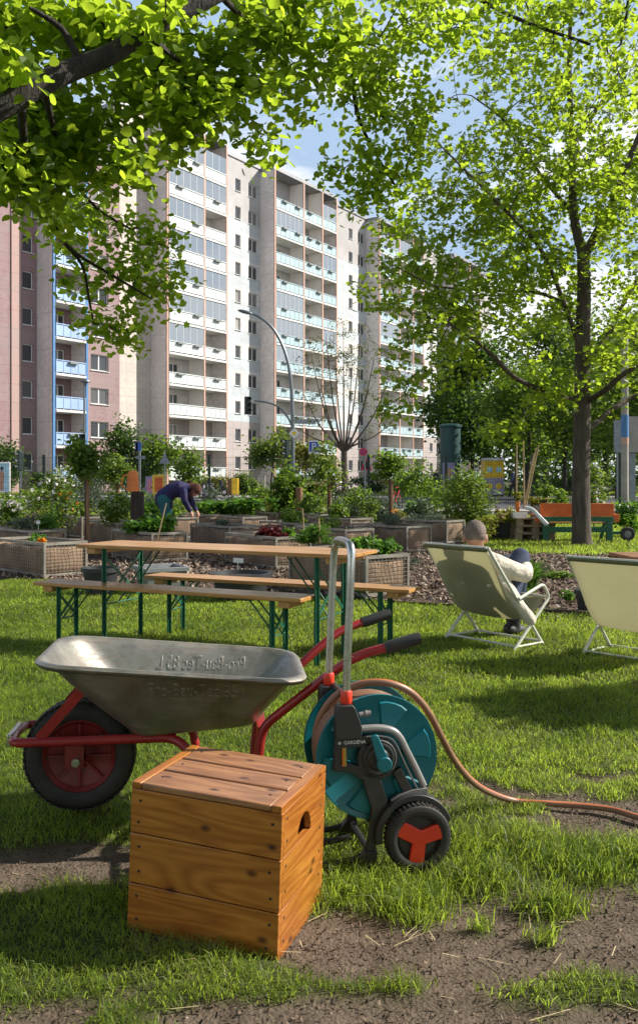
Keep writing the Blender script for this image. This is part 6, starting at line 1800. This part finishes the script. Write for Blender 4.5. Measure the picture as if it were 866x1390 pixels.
# ================================================================== mesh fence along the street
FY = 30.3
def fence():
    post = []
    t = thing('mesh_fence', 'dark steel mesh fence with posts between the garden and the street', 'fence', (0, FY, 0))
    fp = [(px - CX) * FY / F for px in (-180, -60, 60, 172, 284, 392, 500, 605, 722, 840, 950, 1060)]
    pm = None
    for i, x in enumerate(fp):
        if pm is None:
            mb = MB(); mb.box(-.045, .045, -.03, .03, 0, 2.05); o = mb.build('post', M('fencegreen'), t, (x, 0, 0)); pm = o.data
        else: o = bpy.data.objects.new('post', pm); link(o, t); o.location = (x, 0, 0)
    for a, b in zip(fp[:-1], fp[1:]):
        mb = MB(); n = int((b - a) / .075)
        for k in range(1, n):
            x = a + (b - a) * k / n; mb.box(x - .003, x + .003, -.037, -.031, .05, 1.98)
        for z in (.1, .3, .5, .7, .9, 1.1, 1.3, 1.5, 1.7, 1.95): mb.box(a, b, -.043, -.037, z - .003, z + .003)
        mb.build('wire_panel', M('fencegreen'), t, sharp=0)
fence()

# ================================================================== street furniture
def polex(mb, pts, r, n=10): mb.tube(pts, r, n)
def signal_head(parent, loc, rz=0.0, yellow=True):
    mb = MB()
    h = bpy.data.objects.new('signal_head', None); link(h, parent); h.location = loc; h.rotation_euler = (0, 0, rz)
    mb.box(-.15, .15, -.10, .12, -.45, .45); mb.build('housing', M('signaldark'), h, bevel=.02)
    for k, m_ in enumerate(('signred', 'signyellow', 'signaldark')):
        z = .29 - .29 * k; mb = MB()
        mb.lathe([(.105, 0), (.105, .004), (.0, .006)], 18, Matrix.Translation((0, -.10, z)) @ Matrix.Rotation(R(90), 4, 'X')); mb.build('lens', M('black'), h)
        mb = MB(); pts = [(.125 * math.cos(R(a)), .125 * math.sin(R(a))) for a in range(0, 181, 15)]
        mb.prism(ribbon(pts, .012), Matrix.Translation((0, -.10, z)) @ Matrix.Rotation(R(90), 4, 'X'), .20); mb.build('visor', M('signaldark'), h)
def px2(px, Y): return (px - CX) * Y / F
# curved lamp post with the signal arm
YL = 44.5
t = thing('street_lamp', 'tall curved street lamp with traffic signal arm and yellow diamond sign', 'street lamp', (px2(398, YL), YL, 0))
X0 = px2(398, YL)
loc = lambda px, py: Vector((px2(px, YL) - X0, 0, H - (py - YH) * YL / F))
mb = MB(); mb.tube(smooth_path([Vector((0, 0, 0)), loc(397.5, 620), loc(397, 560), loc(394, 510), loc(386, 475), loc(372, 448), loc(355, 432), loc(340, 425)], 5), list(np.interp(np.linspace(0, 1, 36), [0, .25, 1], [.11, .10, .055])), 10)
mb.build('pole', M('lampsteel'), t)
mb = MB(); mb.ell(loc(333, 423.5), (.40, .15, .09), 14, 8, 0, Matrix.Rotation(R(14), 4, 'Y')); mb.build('lamp_head', M('lampsteel'), t)
mb = MB(); mb.tube(smooth_path([loc(396.5, 580), loc(391, 567), loc(380, 554), loc(366, 547), loc(345, 543.5)], 5), .05, 10); mb.build('signal_arm', M('lampsteel'), t)
signal_head(t, loc(336.5, 550.5) + Vector((0, -.02, 0)), R(20))
signal_head(t, loc(391, 609) + Vector((-.06, -.12, 0)), R(-60))
mb = MB(); d = .27
for s_, y_, m_ in ((1.0, -.13, 0), (.88, -.138, 1), (.58, -.146, 0), (.50, -.150, 2)):
    mb.prism([(0, -d * s_), (d * s_, 0), (0, d * s_), (-d * s_, 0)], Matrix.Translation(loc(399.5, 588.5) + Vector((0, y_, 0))) @ XZ, .006, m_)
mb.build('priority_sign', [M('labelwhite'), M('white'), M('signyellow')], t)
mb = MB(); mb.box(.08, 1.15, -.015, .015, -.12, .12); o = mb.build('street_name_plate', M('signback'), t, loc(398, 572)); o.rotation_euler = (0, 0, R(12))
def sign(name, label, px, Y, plates, pole_top, r=.035, z0=.0):
    X = px2(px, Y); t = thing(name, label, 'sign', (X, Y, z0)); mb = MB(); mb.tube([(0, 0, 0), (0, 0, H - (pole_top - YH) * Y / F - z0)], r, 10); mb.build('pole', M('lampsteel'), t)
    for shape, ppx, ppy, w, h, m_ in plates:
        c = Vector((px2(ppx, Y) - X, -r - .02, H - (ppy - YH) * Y / F - z0)); mb = MB()
        if shape == 'rect': mb.box(c.x - w / 2, c.x + w / 2, c.y - .012, c.y + .012, c.z - h / 2, c.z + h / 2)
        elif shape == 'disc': mb.lathe([(w / 2, 0), (w / 2, .014), (0, .016)], 28, Matrix.Translation(c) @ XZ)
        elif shape == 'ring': mb.lathe([(w / 2, 0), (w / 2, .02), (w / 2 - h, .02), (w / 2 - h, 0)], 28, Matrix.Translation(c) @ XZ, closed=True)
        elif shape == 'slash': 
            mb.bar(c + Vector((-w * .34, -.018, w * .34)), c + Vector((w * .34, -.018, -w * .34)), h, .012, up=(0, 1, 0))
        elif shape == 'tri': mb.prism([(-w / 2, -h / 2), (w / 2, -h / 2), (0, h / 2)], Matrix.Translation(c) @ XZ, .012)
        mb.build('sign_plate', M(m_), t)
    return t
s_ = sign('parking_sign', 'blue parking sign with white P on a white board', 428, 40, [('rect', 427.5, 607.5, .56, .62, 'labelwhite')], 597, z0=0)
mb = MB(); mb.box(-.20, .20, -.006, .006, -.22, .22); o = mb.build('blue_field', M('signblue'), s_, (px2(426, 40) - px2(428, 40), -.078, H - (606.5 - YH) * 40 / F))
text_mesh('letter', 'P', .44, .004, M('labelwhite'), s_, Matrix.Translation((px2(426, 40) - px2(428, 40), -.088, H - (606.8 - YH) * 40 / F)) @ Matrix.Rotation(R(90), 4, 'X'), 0, 1.0)
sign('no_stopping_sign', 'round blue and red no stopping sign on a dark pole', 495, 41, [('disc', 493, 613.5, .36, 0, 'signmagenta'), ('ring', 493, 613.5, .37, .05, 'signred'), ('slash', 493, 613.5, .36, .05, 'signred')], 607)
sign('warning_sign', 'red edged triangular warning sign behind the no stopping sign', 499, 46, [('tri', 497, 630, .62, .62, 'signred'), ('tri', 497, 631, .40, .40, 'labelwhite')], 615)
sign('bus_stop_pole', 'grey pole with a small blue and white sign above the timber post', 190, 37, [('rect', 188.5, 606, .24, .36, 'signblue'), ('rect', 186.5, 606, .08, .36, 'labelwhite'), ('rect', 192, 621, .35, .12, 'signback')], 600, .05)
sign('triangle_sign', 'back of a triangular sign on a thin pole right of the timber post', 224, 50, [('tri', 224, 622, .62, .60, 'signback')], 612, .03)
t = thing('traffic_light', 'small dark traffic light on a thin pole at the far left', 'traffic light', (px2(28.5, 42), 42, 0))
mb = MB(); mb.tube([(0, 0, 0), (0, 0, 2.6)], .05, 10); mb.build('pole', M('lampsteel'), t); signal_head(t, (.0, -.08, H - (626 - YH) * 42 / F), R(-50))
t = thing('traffic_light', 'dark traffic light on a pole behind the left ball tree', 'traffic light', (px2(105, 42), 42, 0))
mb = MB(); mb.tube([(0, 0, 0), (0, 0, H - (590 - YH) * 42 / F)], .055, 10); mb.build('pole', M('lampsteel'), t); signal_head(t, (.28, -.08, H - (602 - YH) * 42 / F), R(15)); 
mb = MB(); mb.tube([(0, 0, H - (596 - YH) * 42 / F), (.25, 0, H - (596 - YH) * 42 / F)], .03, 8); mb.build('bracket', M('lampsteel'), t)
t = thing('street_lamp', 'straight street lamp with a small hood before the blue balconies', 'street lamp', (px2(115, 52), 52, 0))
mb = MB(); zt = H - (517 - YH) * 52 / F; mb.tube([(0, 0, 0), (0, 0, zt)], [.09, .055], 10); mb.build('pole', M('lampsteel'), t)
mb = MB(); mb.lathe([(.02, .05), (.30, .0), (.32, -.05), (.12, -.12), (.08, -.30), (.02, -.30)], 18, Matrix.Translation((.05, 0, zt))); mb.build('lamp_head', M('lampsteel'), t)
# poster case at the left edge
t = thing('poster_case', 'pale blue street poster with a standing figure at the left edge', 'billboard', (px2(3, 44), 44, 0), R(4))
mb = MB(); mb.box(-.42, .42, -.06, .06, .55, 2.05); mb.build('case', M('labelwhite'), t, bevel=.02)
mb = MB(); mb.box(-.36, .36, -.068, -.062, .61, 1.99); mb.build('poster', M('paleblue'), t)
mb = MB(); mb.prism([(-.10, .64), (.08, .64), (.10, 1.1), (.13, 1.45), (.06, 1.62), (-.06, 1.62), (-.14, 1.45), (-.12, 1.1)], Matrix.Translation((.02, -.069, 0)) @ XZ, .003, 0); mb.build('printed_figure', M('pinkflower') if False else M('skin'), t)
mb = MB(); mb.prism([(.075 * math.cos(R(a)), .10 * math.sin(R(a))) for a in range(0, 360, 30)], Matrix.Translation((.02, -.069, 1.74)) @ XZ, .003, 0); mb.build('printed_head', M('black'), t)
mb = MB(); mb.box(-.30, -.22, -.04, .04, 0, .55); mb.box(.22, .30, -.04, .04, 0, .55); mb.build('stand', M('lampsteel'), t)
# advertising trailers / posters, boxes
def panelbox(name, label, cat, px, Y, w, h, z0, cols, base=None, d=.12):
    t = thing(name, label, cat, (px2(px, Y), Y, z0))
    mb = MB(); mb.box(-w / 2, w / 2, -d / 2, d / 2, .12, h); mb.build('body', M(cols[0]), t, bevel=.01)
    if len(cols) > 1:
        mb = MB(); mb.box(-w * .32, w * .32, -d / 2 - .006, -d / 2 - .001, .12 + (h - .12) * .25, h * .9); mb.build('panel', M(cols[1]), t)
    for sx in (-1, 1):
        mb = MB(); mb.box(sx * w * .36 - .05, sx * w * .36 + .05, -d / 2 + .01, d / 2 - .01, 0, .12); mb.build('foot', M('signback'), t)
panelbox('poster_board', 'yellow and orange poster board on the street by the timber post', 'billboard', 216, 52, .75, 1.45, .0, ['signyellow', 'orangepaint'])
panelbox('poster_board', 'pink poster board left of the yellow one', 'billboard', 206, 53, .70, 1.35, .0, ['lavender', 'pinkpanel'])
panelbox('letter_box', 'bright yellow post box on the far pavement', 'post box', 319.5, 56, .40, 1.15, .10, ['yellowbox'], d=.4)
panelbox('cabinet', 'yellow brown cabinet beside the post box', 'cabinet', 312.5, 56.4, .32, 1.1, .10, ['stakewood'], d=.4)
panelbox('switch_cabinet', 'pale grey switch cabinet on the far pavement', 'cabinet', 355, 56.5, .50, 1.35, .10, ['concrete'], d=.35)
# advertising column
YC = 57.0; t = thing('advertising_column', 'tall dark green advertising column with a poster on its shaft', 'column', (px2(611, YC), YC, .10))
mb = MB(); zt = H - (578 - YH) * YC / F
mb.lathe([(.66, 0), (.66, zt - .25), (.74, zt - .2), (.74, zt - .06), (.6, zt), (0, zt + .05)], 32); mb.build('shaft', M('columngreen'), t)
mb = MB(); pts = [(.672 * math.cos(R(a)), .672 * math.sin(R(a))) for a in range(215, 290, 6)]
vs = [(x, y, z) for x, y in pts for z in (.35, 2.15)]; mb.add(vs, [(2 * i, 2 * i + 2, 2 * i + 3, 2 * i + 1) for i in range(len(pts) - 1)]); o = mb.build('poster', M('lavender'), t); 
mb = MB(); pts = [(.680 * math.cos(R(a)), .680 * math.sin(R(a))) for a in range(238, 272, 6)]
vs = [(x, y, z) for x, y in pts for z in (1.25, 1.75)]; mb.add(vs, [(2 * i, 2 * i + 2, 2 * i + 3, 2 * i + 1) for i in range(len(pts) - 1)]); mb.build('printed_picture', M('skin'), t)
# patterned kiosk box
YK = 56.6; t = thing('kiosk', 'yellow and lavender patterned kiosk box with a white roof', 'kiosk', (px2(668, YK), YK, .10), R(0))
mb = MB(); mb.box(-.62, .62, -.6, .6, .1, 1.18); mb.build('lower_body', M('lavender'), t)
mb = MB(); mb.box(-.62, .62, -.6, .6, 1.182, 2.28); mb.build('upper_body', M('signyellow'), t)
mb = MB(); mb.lathe([(.95, 0), (.80, .16), (0, .18)], 4, Matrix.Translation((0, 0, 2.285)) @ Matrix.Rotation(R(45), 4, 'Z')); mb.build('roof', M('labelwhite'), t)
for i in range(2):
    for j in range(2):
        mb = MB(); c = (-.29 + .58 * i, -.602, 1.70 if j else .66)
        if j: mb.box(c[0] - .17, c[0] + .17, -.606, -.602, c[2] - .16, c[2] + .16)
        else: mb.lathe([(.20, 0), (.20, .004), (0, .005)], 20, Matrix.Translation(c) @ XZ)
        mb.build('printed_shape', M('paleblue' if j else 'signyellow'), t)
mb = MB(); mb.box(-.60, .60, -.58, .58, 0, .098); mb.build('plinth', M('black'), t)
# concrete mast with stickers and dark board at the right
t = thing('concrete_mast', 'grey concrete mast with blue and red stickers at the right edge', 'mast', (px2(847.5, 24), 24, 0))
mb = MB(); mb.tube([(0, 0, 0), (0, 0, 5.2)], [.105, .09], 14); mb.build('shaft', M('concrete'), t)
mb = MB(); mb.tube([(0, 0, 2.35), (0, 0, 2.95)], .1035, 14); mb.build('blue_sticker', M('bluestrip'), t)
mb = MB(); mb.tube([(0, 0, 2.15), (0, 0, 2.34)], .1045, 14); mb.build('red_sticker', M('copper'), t)
t = thing('sign_board', 'dark back of a board beside the concrete mast', 'sign', (px2(838, 26), 26, 0))
mb = MB(); mb.box(-.11, .11, -.03, .03, 2.0, 2.95); mb.build('board', M('signback'), t); mb = MB(); mb.tube([(0, .06, 0), (0, .06, 2.9)], .03, 8); mb.build('pole', M('lampsteel'), t)
t = thing('wooden_hut', 'weathered wooden box on posts behind the concrete mast', 'hut', (px2(872, 27), 27, 0))
mb = MB(); mb.box(-.55, .55, -.4, .4, 2.02, 3.1); mb.build('wall', M('concrete'), t)
for sx in (-1, 1):
    mb = MB(); mb.box(sx * .42 - .09, sx * .42 + .09, -.3, -.12, 0, 2.018); mb.build('post', M('signback'), t)

# bicycles
def bicycle(loc, rz, label, fm='black'):
    t = thing('bicycle', label, 'bicycle', loc, rz, 'bicycles parked along the street')
    r = .34
    for x in (-.52, .52):
        wh = bpy.data.objects.new('wheel', None); link(wh, t); wh.location = (x, 0, r); wh.rotation_euler = (R(90), 0, 0)
        mb = MB(); mb.lathe([(r - .035, -.015), (r - .01, -.02), (r, 0), (r - .01, .02), (r - .035, .015)], 32, closed=True); mb.build('tyre', M('rubber'), wh)
        mb = MB()
        for k in range(14):
            a = 2 * PI * k / 14; mb.bar((.03 * math.cos(a), .03 * math.sin(a), .02), ((r - .03) * math.cos(a), (r - .03) * math.sin(a), 0), .004)
        mb.lathe([(.03, -.03), (.03, .03)], 10); mb.build('spokes', M('steel'), wh, sharp=0)
    mb = MB(); A = Vector((-.52, 0, r)); Bk = Vector((-.08, 0, .30)); S = Vector((-.20, 0, .82)); Hd = Vector((.36, 0, .86)); Hl = Vector((.39, 0, .72)); Fk = Vector((.52, 0, r))
    for p, q in ((A, Bk), (A, S * .93 + Bk * .07), (Bk, S), (Bk, Hl), (S * .9 + Bk * .1, Hd), (Hd, Fk)): mb.tube([p, q], .018, 8)
    mb.build('frame', M(fm), t)
    mb = MB(); mb.tube(round_path([(.30, -.28, 1.0), (.40, -.24, 1.0), (.36, -.05, .98), (.36, .05, .98), (.40, .24, 1.0), (.30, .28, 1.0)], .05), .013, 8); mb.tube([(.36, 0, .86), (.36, 0, .98)], .015, 8); mb.build('handlebar', M('steel'), t)
    mb = MB(); mb.ell((-.23, 0, .93), (.14, .07, .035), 12, 6); mb.tube([(-.20, 0, .82), (-.22, 0, .92)], .013, 8); mb.build('saddle', M('black'), t)
    return t
b0 = bicycle((px2(446, 33.8), 31.6, .10), R(25), 'dark bicycle locked to the fence, leftmost of the parked group')
dup(b0, (px2(462, 31.6), 31.7, .10), R(40), 'dark bicycle behind the lavender bush, standing at an angle')
dup(b0, (px2(484, 31.6), 31.5, .10), R(12), 'dark bicycle locked behind the fresh green shrub')
bicycle((px2(538, 31.6), 31.6, .10), R(70), 'red framed bicycle right of the lollipop tree', 'signred')
# motor scooter
t = thing('motor_scooter', 'dark motor scooter parked beside the fence post at the left', 'scooter', (px2(292, 56), 56, .10), R(20))
for x in (-.6, .6):
    mb = MB(); mb.lathe([(.13, -.05), (.24, -.05), (.26, 0), (.24, .05), (.13, .05)], 24, Matrix.Translation((x, 0, .26)) @ Matrix.Rotation(R(90), 4, 'X'), closed=True); w1 = mb.build('wheel', M('rubber'), t)
    mb = MB(); mb.lathe([(.13, -.03), (.02, -.04), (.02, .04), (.13, .03)], 20, Matrix.Translation((x, 0, .26)) @ Matrix.Rotation(R(90), 4, 'X')); mb.build('rim', M('steel'), w1)
mb = MB(); mb.capsule([(-.75, 0, .62), (-.35, 0, .60), (-.15, 0, .45)], [.13, .17, .14], 12); mb.capsule([(-.2, 0, .32), (.3, 0, .30)], [.12, .12], 10); mb.build('body', M('black'), t)
mb = MB(); mb.capsule([(.32, 0, .34), (.42, 0, .65), (.38, 0, .95)], [.13, .15, .10], 12); mb.build('leg_shield', M('darkcloth'), t)
mb = MB(); mb.capsule([(-.75, 0, .80), (-.15, 0, .76)], [.10, .11], 12); mb.build('saddle', M('black'), t)
mb = MB(); mb.tube([(.32, -.34, 1.02), (.38, 0, 1.04), (.32, .34, 1.02)], .02, 8); mb.build('handlebar', M('grip'), t)
mb = MB(); mb.tube([(.42, 0, .85), (.6, 0, .26)], .035, 8); mb.build('fork', M('steel'), t)

# ================================================================== trees and shrubs beyond the fence
def bg_tree(name, label, px, Y, zc, rad, n, leafm, lsize, trunk_r, seed, per=14, trunk_top=None, cat='tree', shape='quad', spread=1.6, group=None, r0=.012):
    base = Vector((px2(px, Y), Y, 0)); tt = trunk_top or zc
    k = Vector((0, 0, 1))
    main = [([base, base + k * (tt * .35), base + k * (tt * .7) + Vector((.1, 0, 0)), base + k * tt], [trunk_r, trunk_r * .85, trunk_r * .7, trunk_r * .4])]
    rg = random.Random(seed)
    bl = []
    for j in range(9):
        u = Vector((rg.uniform(-1, 1), rg.uniform(-1, 1), rg.uniform(-1, 1)))
        if u.length > 1: u.normalize()
        c = base + k * zc + Vector((u.x * rad[0] * .66, u.y * rad[1] * .66, u.z * rad[2] * .66)); s_ = rg.uniform(.32, .55)
        bl.append((c, (rad[0] * s_, rad[1] * s_, rad[2] * s_), n // 9))
    return tree(name, label, base, main, bl, leafm, lsize, per, 'barkdark', shape, seed, r0, 2.3, trunk_r, group, spread, .4, 4, cat, 7)
GT = 'trees along the street'
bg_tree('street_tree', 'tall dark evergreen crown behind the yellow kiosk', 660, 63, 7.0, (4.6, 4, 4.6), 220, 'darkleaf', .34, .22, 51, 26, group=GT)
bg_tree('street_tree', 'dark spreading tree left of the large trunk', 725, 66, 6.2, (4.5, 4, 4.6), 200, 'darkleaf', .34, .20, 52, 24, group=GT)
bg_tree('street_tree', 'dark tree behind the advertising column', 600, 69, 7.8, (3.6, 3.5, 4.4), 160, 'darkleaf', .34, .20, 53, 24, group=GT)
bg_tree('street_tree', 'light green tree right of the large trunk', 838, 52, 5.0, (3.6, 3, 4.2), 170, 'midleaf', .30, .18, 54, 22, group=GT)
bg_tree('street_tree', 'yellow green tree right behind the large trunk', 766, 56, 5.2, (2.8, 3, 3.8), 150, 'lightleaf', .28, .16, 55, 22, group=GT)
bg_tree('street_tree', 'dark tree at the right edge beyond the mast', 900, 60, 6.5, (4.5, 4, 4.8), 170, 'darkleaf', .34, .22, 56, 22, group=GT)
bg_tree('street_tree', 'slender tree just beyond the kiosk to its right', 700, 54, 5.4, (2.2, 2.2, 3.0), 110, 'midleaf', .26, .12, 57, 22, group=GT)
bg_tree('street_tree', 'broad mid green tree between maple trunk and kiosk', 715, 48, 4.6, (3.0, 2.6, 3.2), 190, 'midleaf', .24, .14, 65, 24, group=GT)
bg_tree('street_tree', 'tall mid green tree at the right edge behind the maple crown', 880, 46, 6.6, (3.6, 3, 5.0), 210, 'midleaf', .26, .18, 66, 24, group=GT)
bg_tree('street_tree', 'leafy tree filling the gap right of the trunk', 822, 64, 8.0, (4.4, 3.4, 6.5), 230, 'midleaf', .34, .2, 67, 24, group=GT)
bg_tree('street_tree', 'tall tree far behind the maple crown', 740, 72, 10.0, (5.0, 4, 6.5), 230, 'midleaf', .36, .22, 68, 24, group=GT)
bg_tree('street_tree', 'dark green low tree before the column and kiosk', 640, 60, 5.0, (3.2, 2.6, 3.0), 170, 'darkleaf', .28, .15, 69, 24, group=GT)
bg_tree('young_tree', 'light green young tree before the white block, left of the lamp post', 368, 50, 2.9, (1.25, 1.2, 1.35), 110, 'lightleaf', .19, .06, 58, 22, group=GT)
bg_tree('young_tree', 'bushy yellow green tree right of the lamp post', 412, 47, 2.3, (.9, .9, .9), 80, 'yellowleaf', .17, .05, 59, 20, group=GT)
bg_tree('conifer', 'dark conifer in front of the mauve block', 172, 61, 2.9, (1.7, 1.5, 2.4), 150, 'darkleaf', .24, .12, 60, 24, group=GT)
bg_tree('large_shrub', 'large grey green shrub before the white balconies', 212, 62, 2.7, (2.0, 1.5, 2.0), 150, 'midleaf', .24, .10, 61, 20, cat='shrub', group=GT)
bg_tree('large_shrub', 'dark shrub at the left below the salmon stair bay', 8, 58, 2.2, (1.2, 1.2, 1.7), 110, 'darkleaf', .22, .08, 62, 20, cat='shrub', group=GT)
# almost bare tree with fan of upright limbs
YB_ = 33.5; B = Vector((px2(468, YB_), YB_, 0)); qq = lambda px, py, dy=0.0: P(px, py, YB_ + dy)
main = [([B, qq(468, 660), qq(467, 625), qq(467, 612)], [.15, .13, .12, .11])]
for k, e in enumerate(((410, 530), (422, 480), (442, 452), (466, 436), (490, 448), (510, 475), (528, 515), (536, 570), (402, 580), (455, 490), (478, 490), (435, 520), (500, 530))):
    a = (467 + (e[0] - 467) * .15, 606); m_ = (467 + (e[0] - 467) * .62, 606 + (e[1] - 606) * .42)
    main.append(([qq(467, 613), qq(*a), qq(m_[0], m_[1], .3 * math.sin(k * 2)), qq(e[0], e[1], .8 * math.sin(k * 2.1))], [.05, .038, .024, .009]))
tree('bare_tree', 'nearly bare tree with a fan of upright branches before the white block', B, main,
     [(qq(440, 500), (1.2, .9, 1.4), 110), (qq(490, 510), (1.2, .9, 1.5), 110), (qq(468, 470), (1.2, .8, 1.1), 70), (qq(425, 560), (.9, .6, .9), 55), (qq(515, 560), (.9, .6, 1.1), 55)], 'sparse', .075, 7, 'bark', 'ovate', 63, .0045, 2.2, .15, GT, 1.1)
# hedges and shrubs on the verge
hv = [(300, 60.5, 1.5, .75, 'yellowleaf', 'long low yellow green hedge in front of the white balconies'), (332, 61, .8, .95, 'lightleaf', 'round clipped bush behind the yellow post box'), (268, 61, 1.2, .8, 'midleaf', 'green hedge behind the scooter'),
      (345, 60.3, .9, .6, 'midleaf', 'low clipped bush beside the grey cabinet'), (585, 60.5, 1.5, .9, 'greyleaf', 'grey flowering hedge left of the advertising column'), (548, 61, 1.1, .8, 'midleaf', 'green hedge behind the lollipop tree'),
      (735, 60, 2.2, .9, 'midleaf', 'wide green hedge behind the bamboo canes'), (800, 59.5, 2.0, .9, 'darkleaf', 'dark hedge right of the large trunk'), (860, 58, 1.6, .9, 'midleaf', 'hedge at the right edge beyond the mast'),
      (120, 61, 1.6, 1.0, 'midleaf', 'green hedge below the blue balconies'), (60, 60, 1.3, .9, 'darkleaf', 'dark hedge below the mauve wall'), (400, 61, 1.4, .8, 'darkleaf', 'dark hedge behind the lamp post'), (440, 62, 1.6, .9, 'midleaf', 'green hedge left of the bare tree'), (500, 63, 1.8, .9, 'darkleaf', 'dark hedge right of the bare tree')]
for i, (px, Y, rx, rz, lm_, lab) in enumerate(hv):
    clump('hedge', lab, 'hedge', gp(px, Y, .0), rx, rz, 1500, .16, lm_, 'quad', stems=5, seed=70 + i, lumps=26, hollow=.55, group='hedges along the far pavement', ry=.7)
# far wood behind everything on the right, reads as one mass
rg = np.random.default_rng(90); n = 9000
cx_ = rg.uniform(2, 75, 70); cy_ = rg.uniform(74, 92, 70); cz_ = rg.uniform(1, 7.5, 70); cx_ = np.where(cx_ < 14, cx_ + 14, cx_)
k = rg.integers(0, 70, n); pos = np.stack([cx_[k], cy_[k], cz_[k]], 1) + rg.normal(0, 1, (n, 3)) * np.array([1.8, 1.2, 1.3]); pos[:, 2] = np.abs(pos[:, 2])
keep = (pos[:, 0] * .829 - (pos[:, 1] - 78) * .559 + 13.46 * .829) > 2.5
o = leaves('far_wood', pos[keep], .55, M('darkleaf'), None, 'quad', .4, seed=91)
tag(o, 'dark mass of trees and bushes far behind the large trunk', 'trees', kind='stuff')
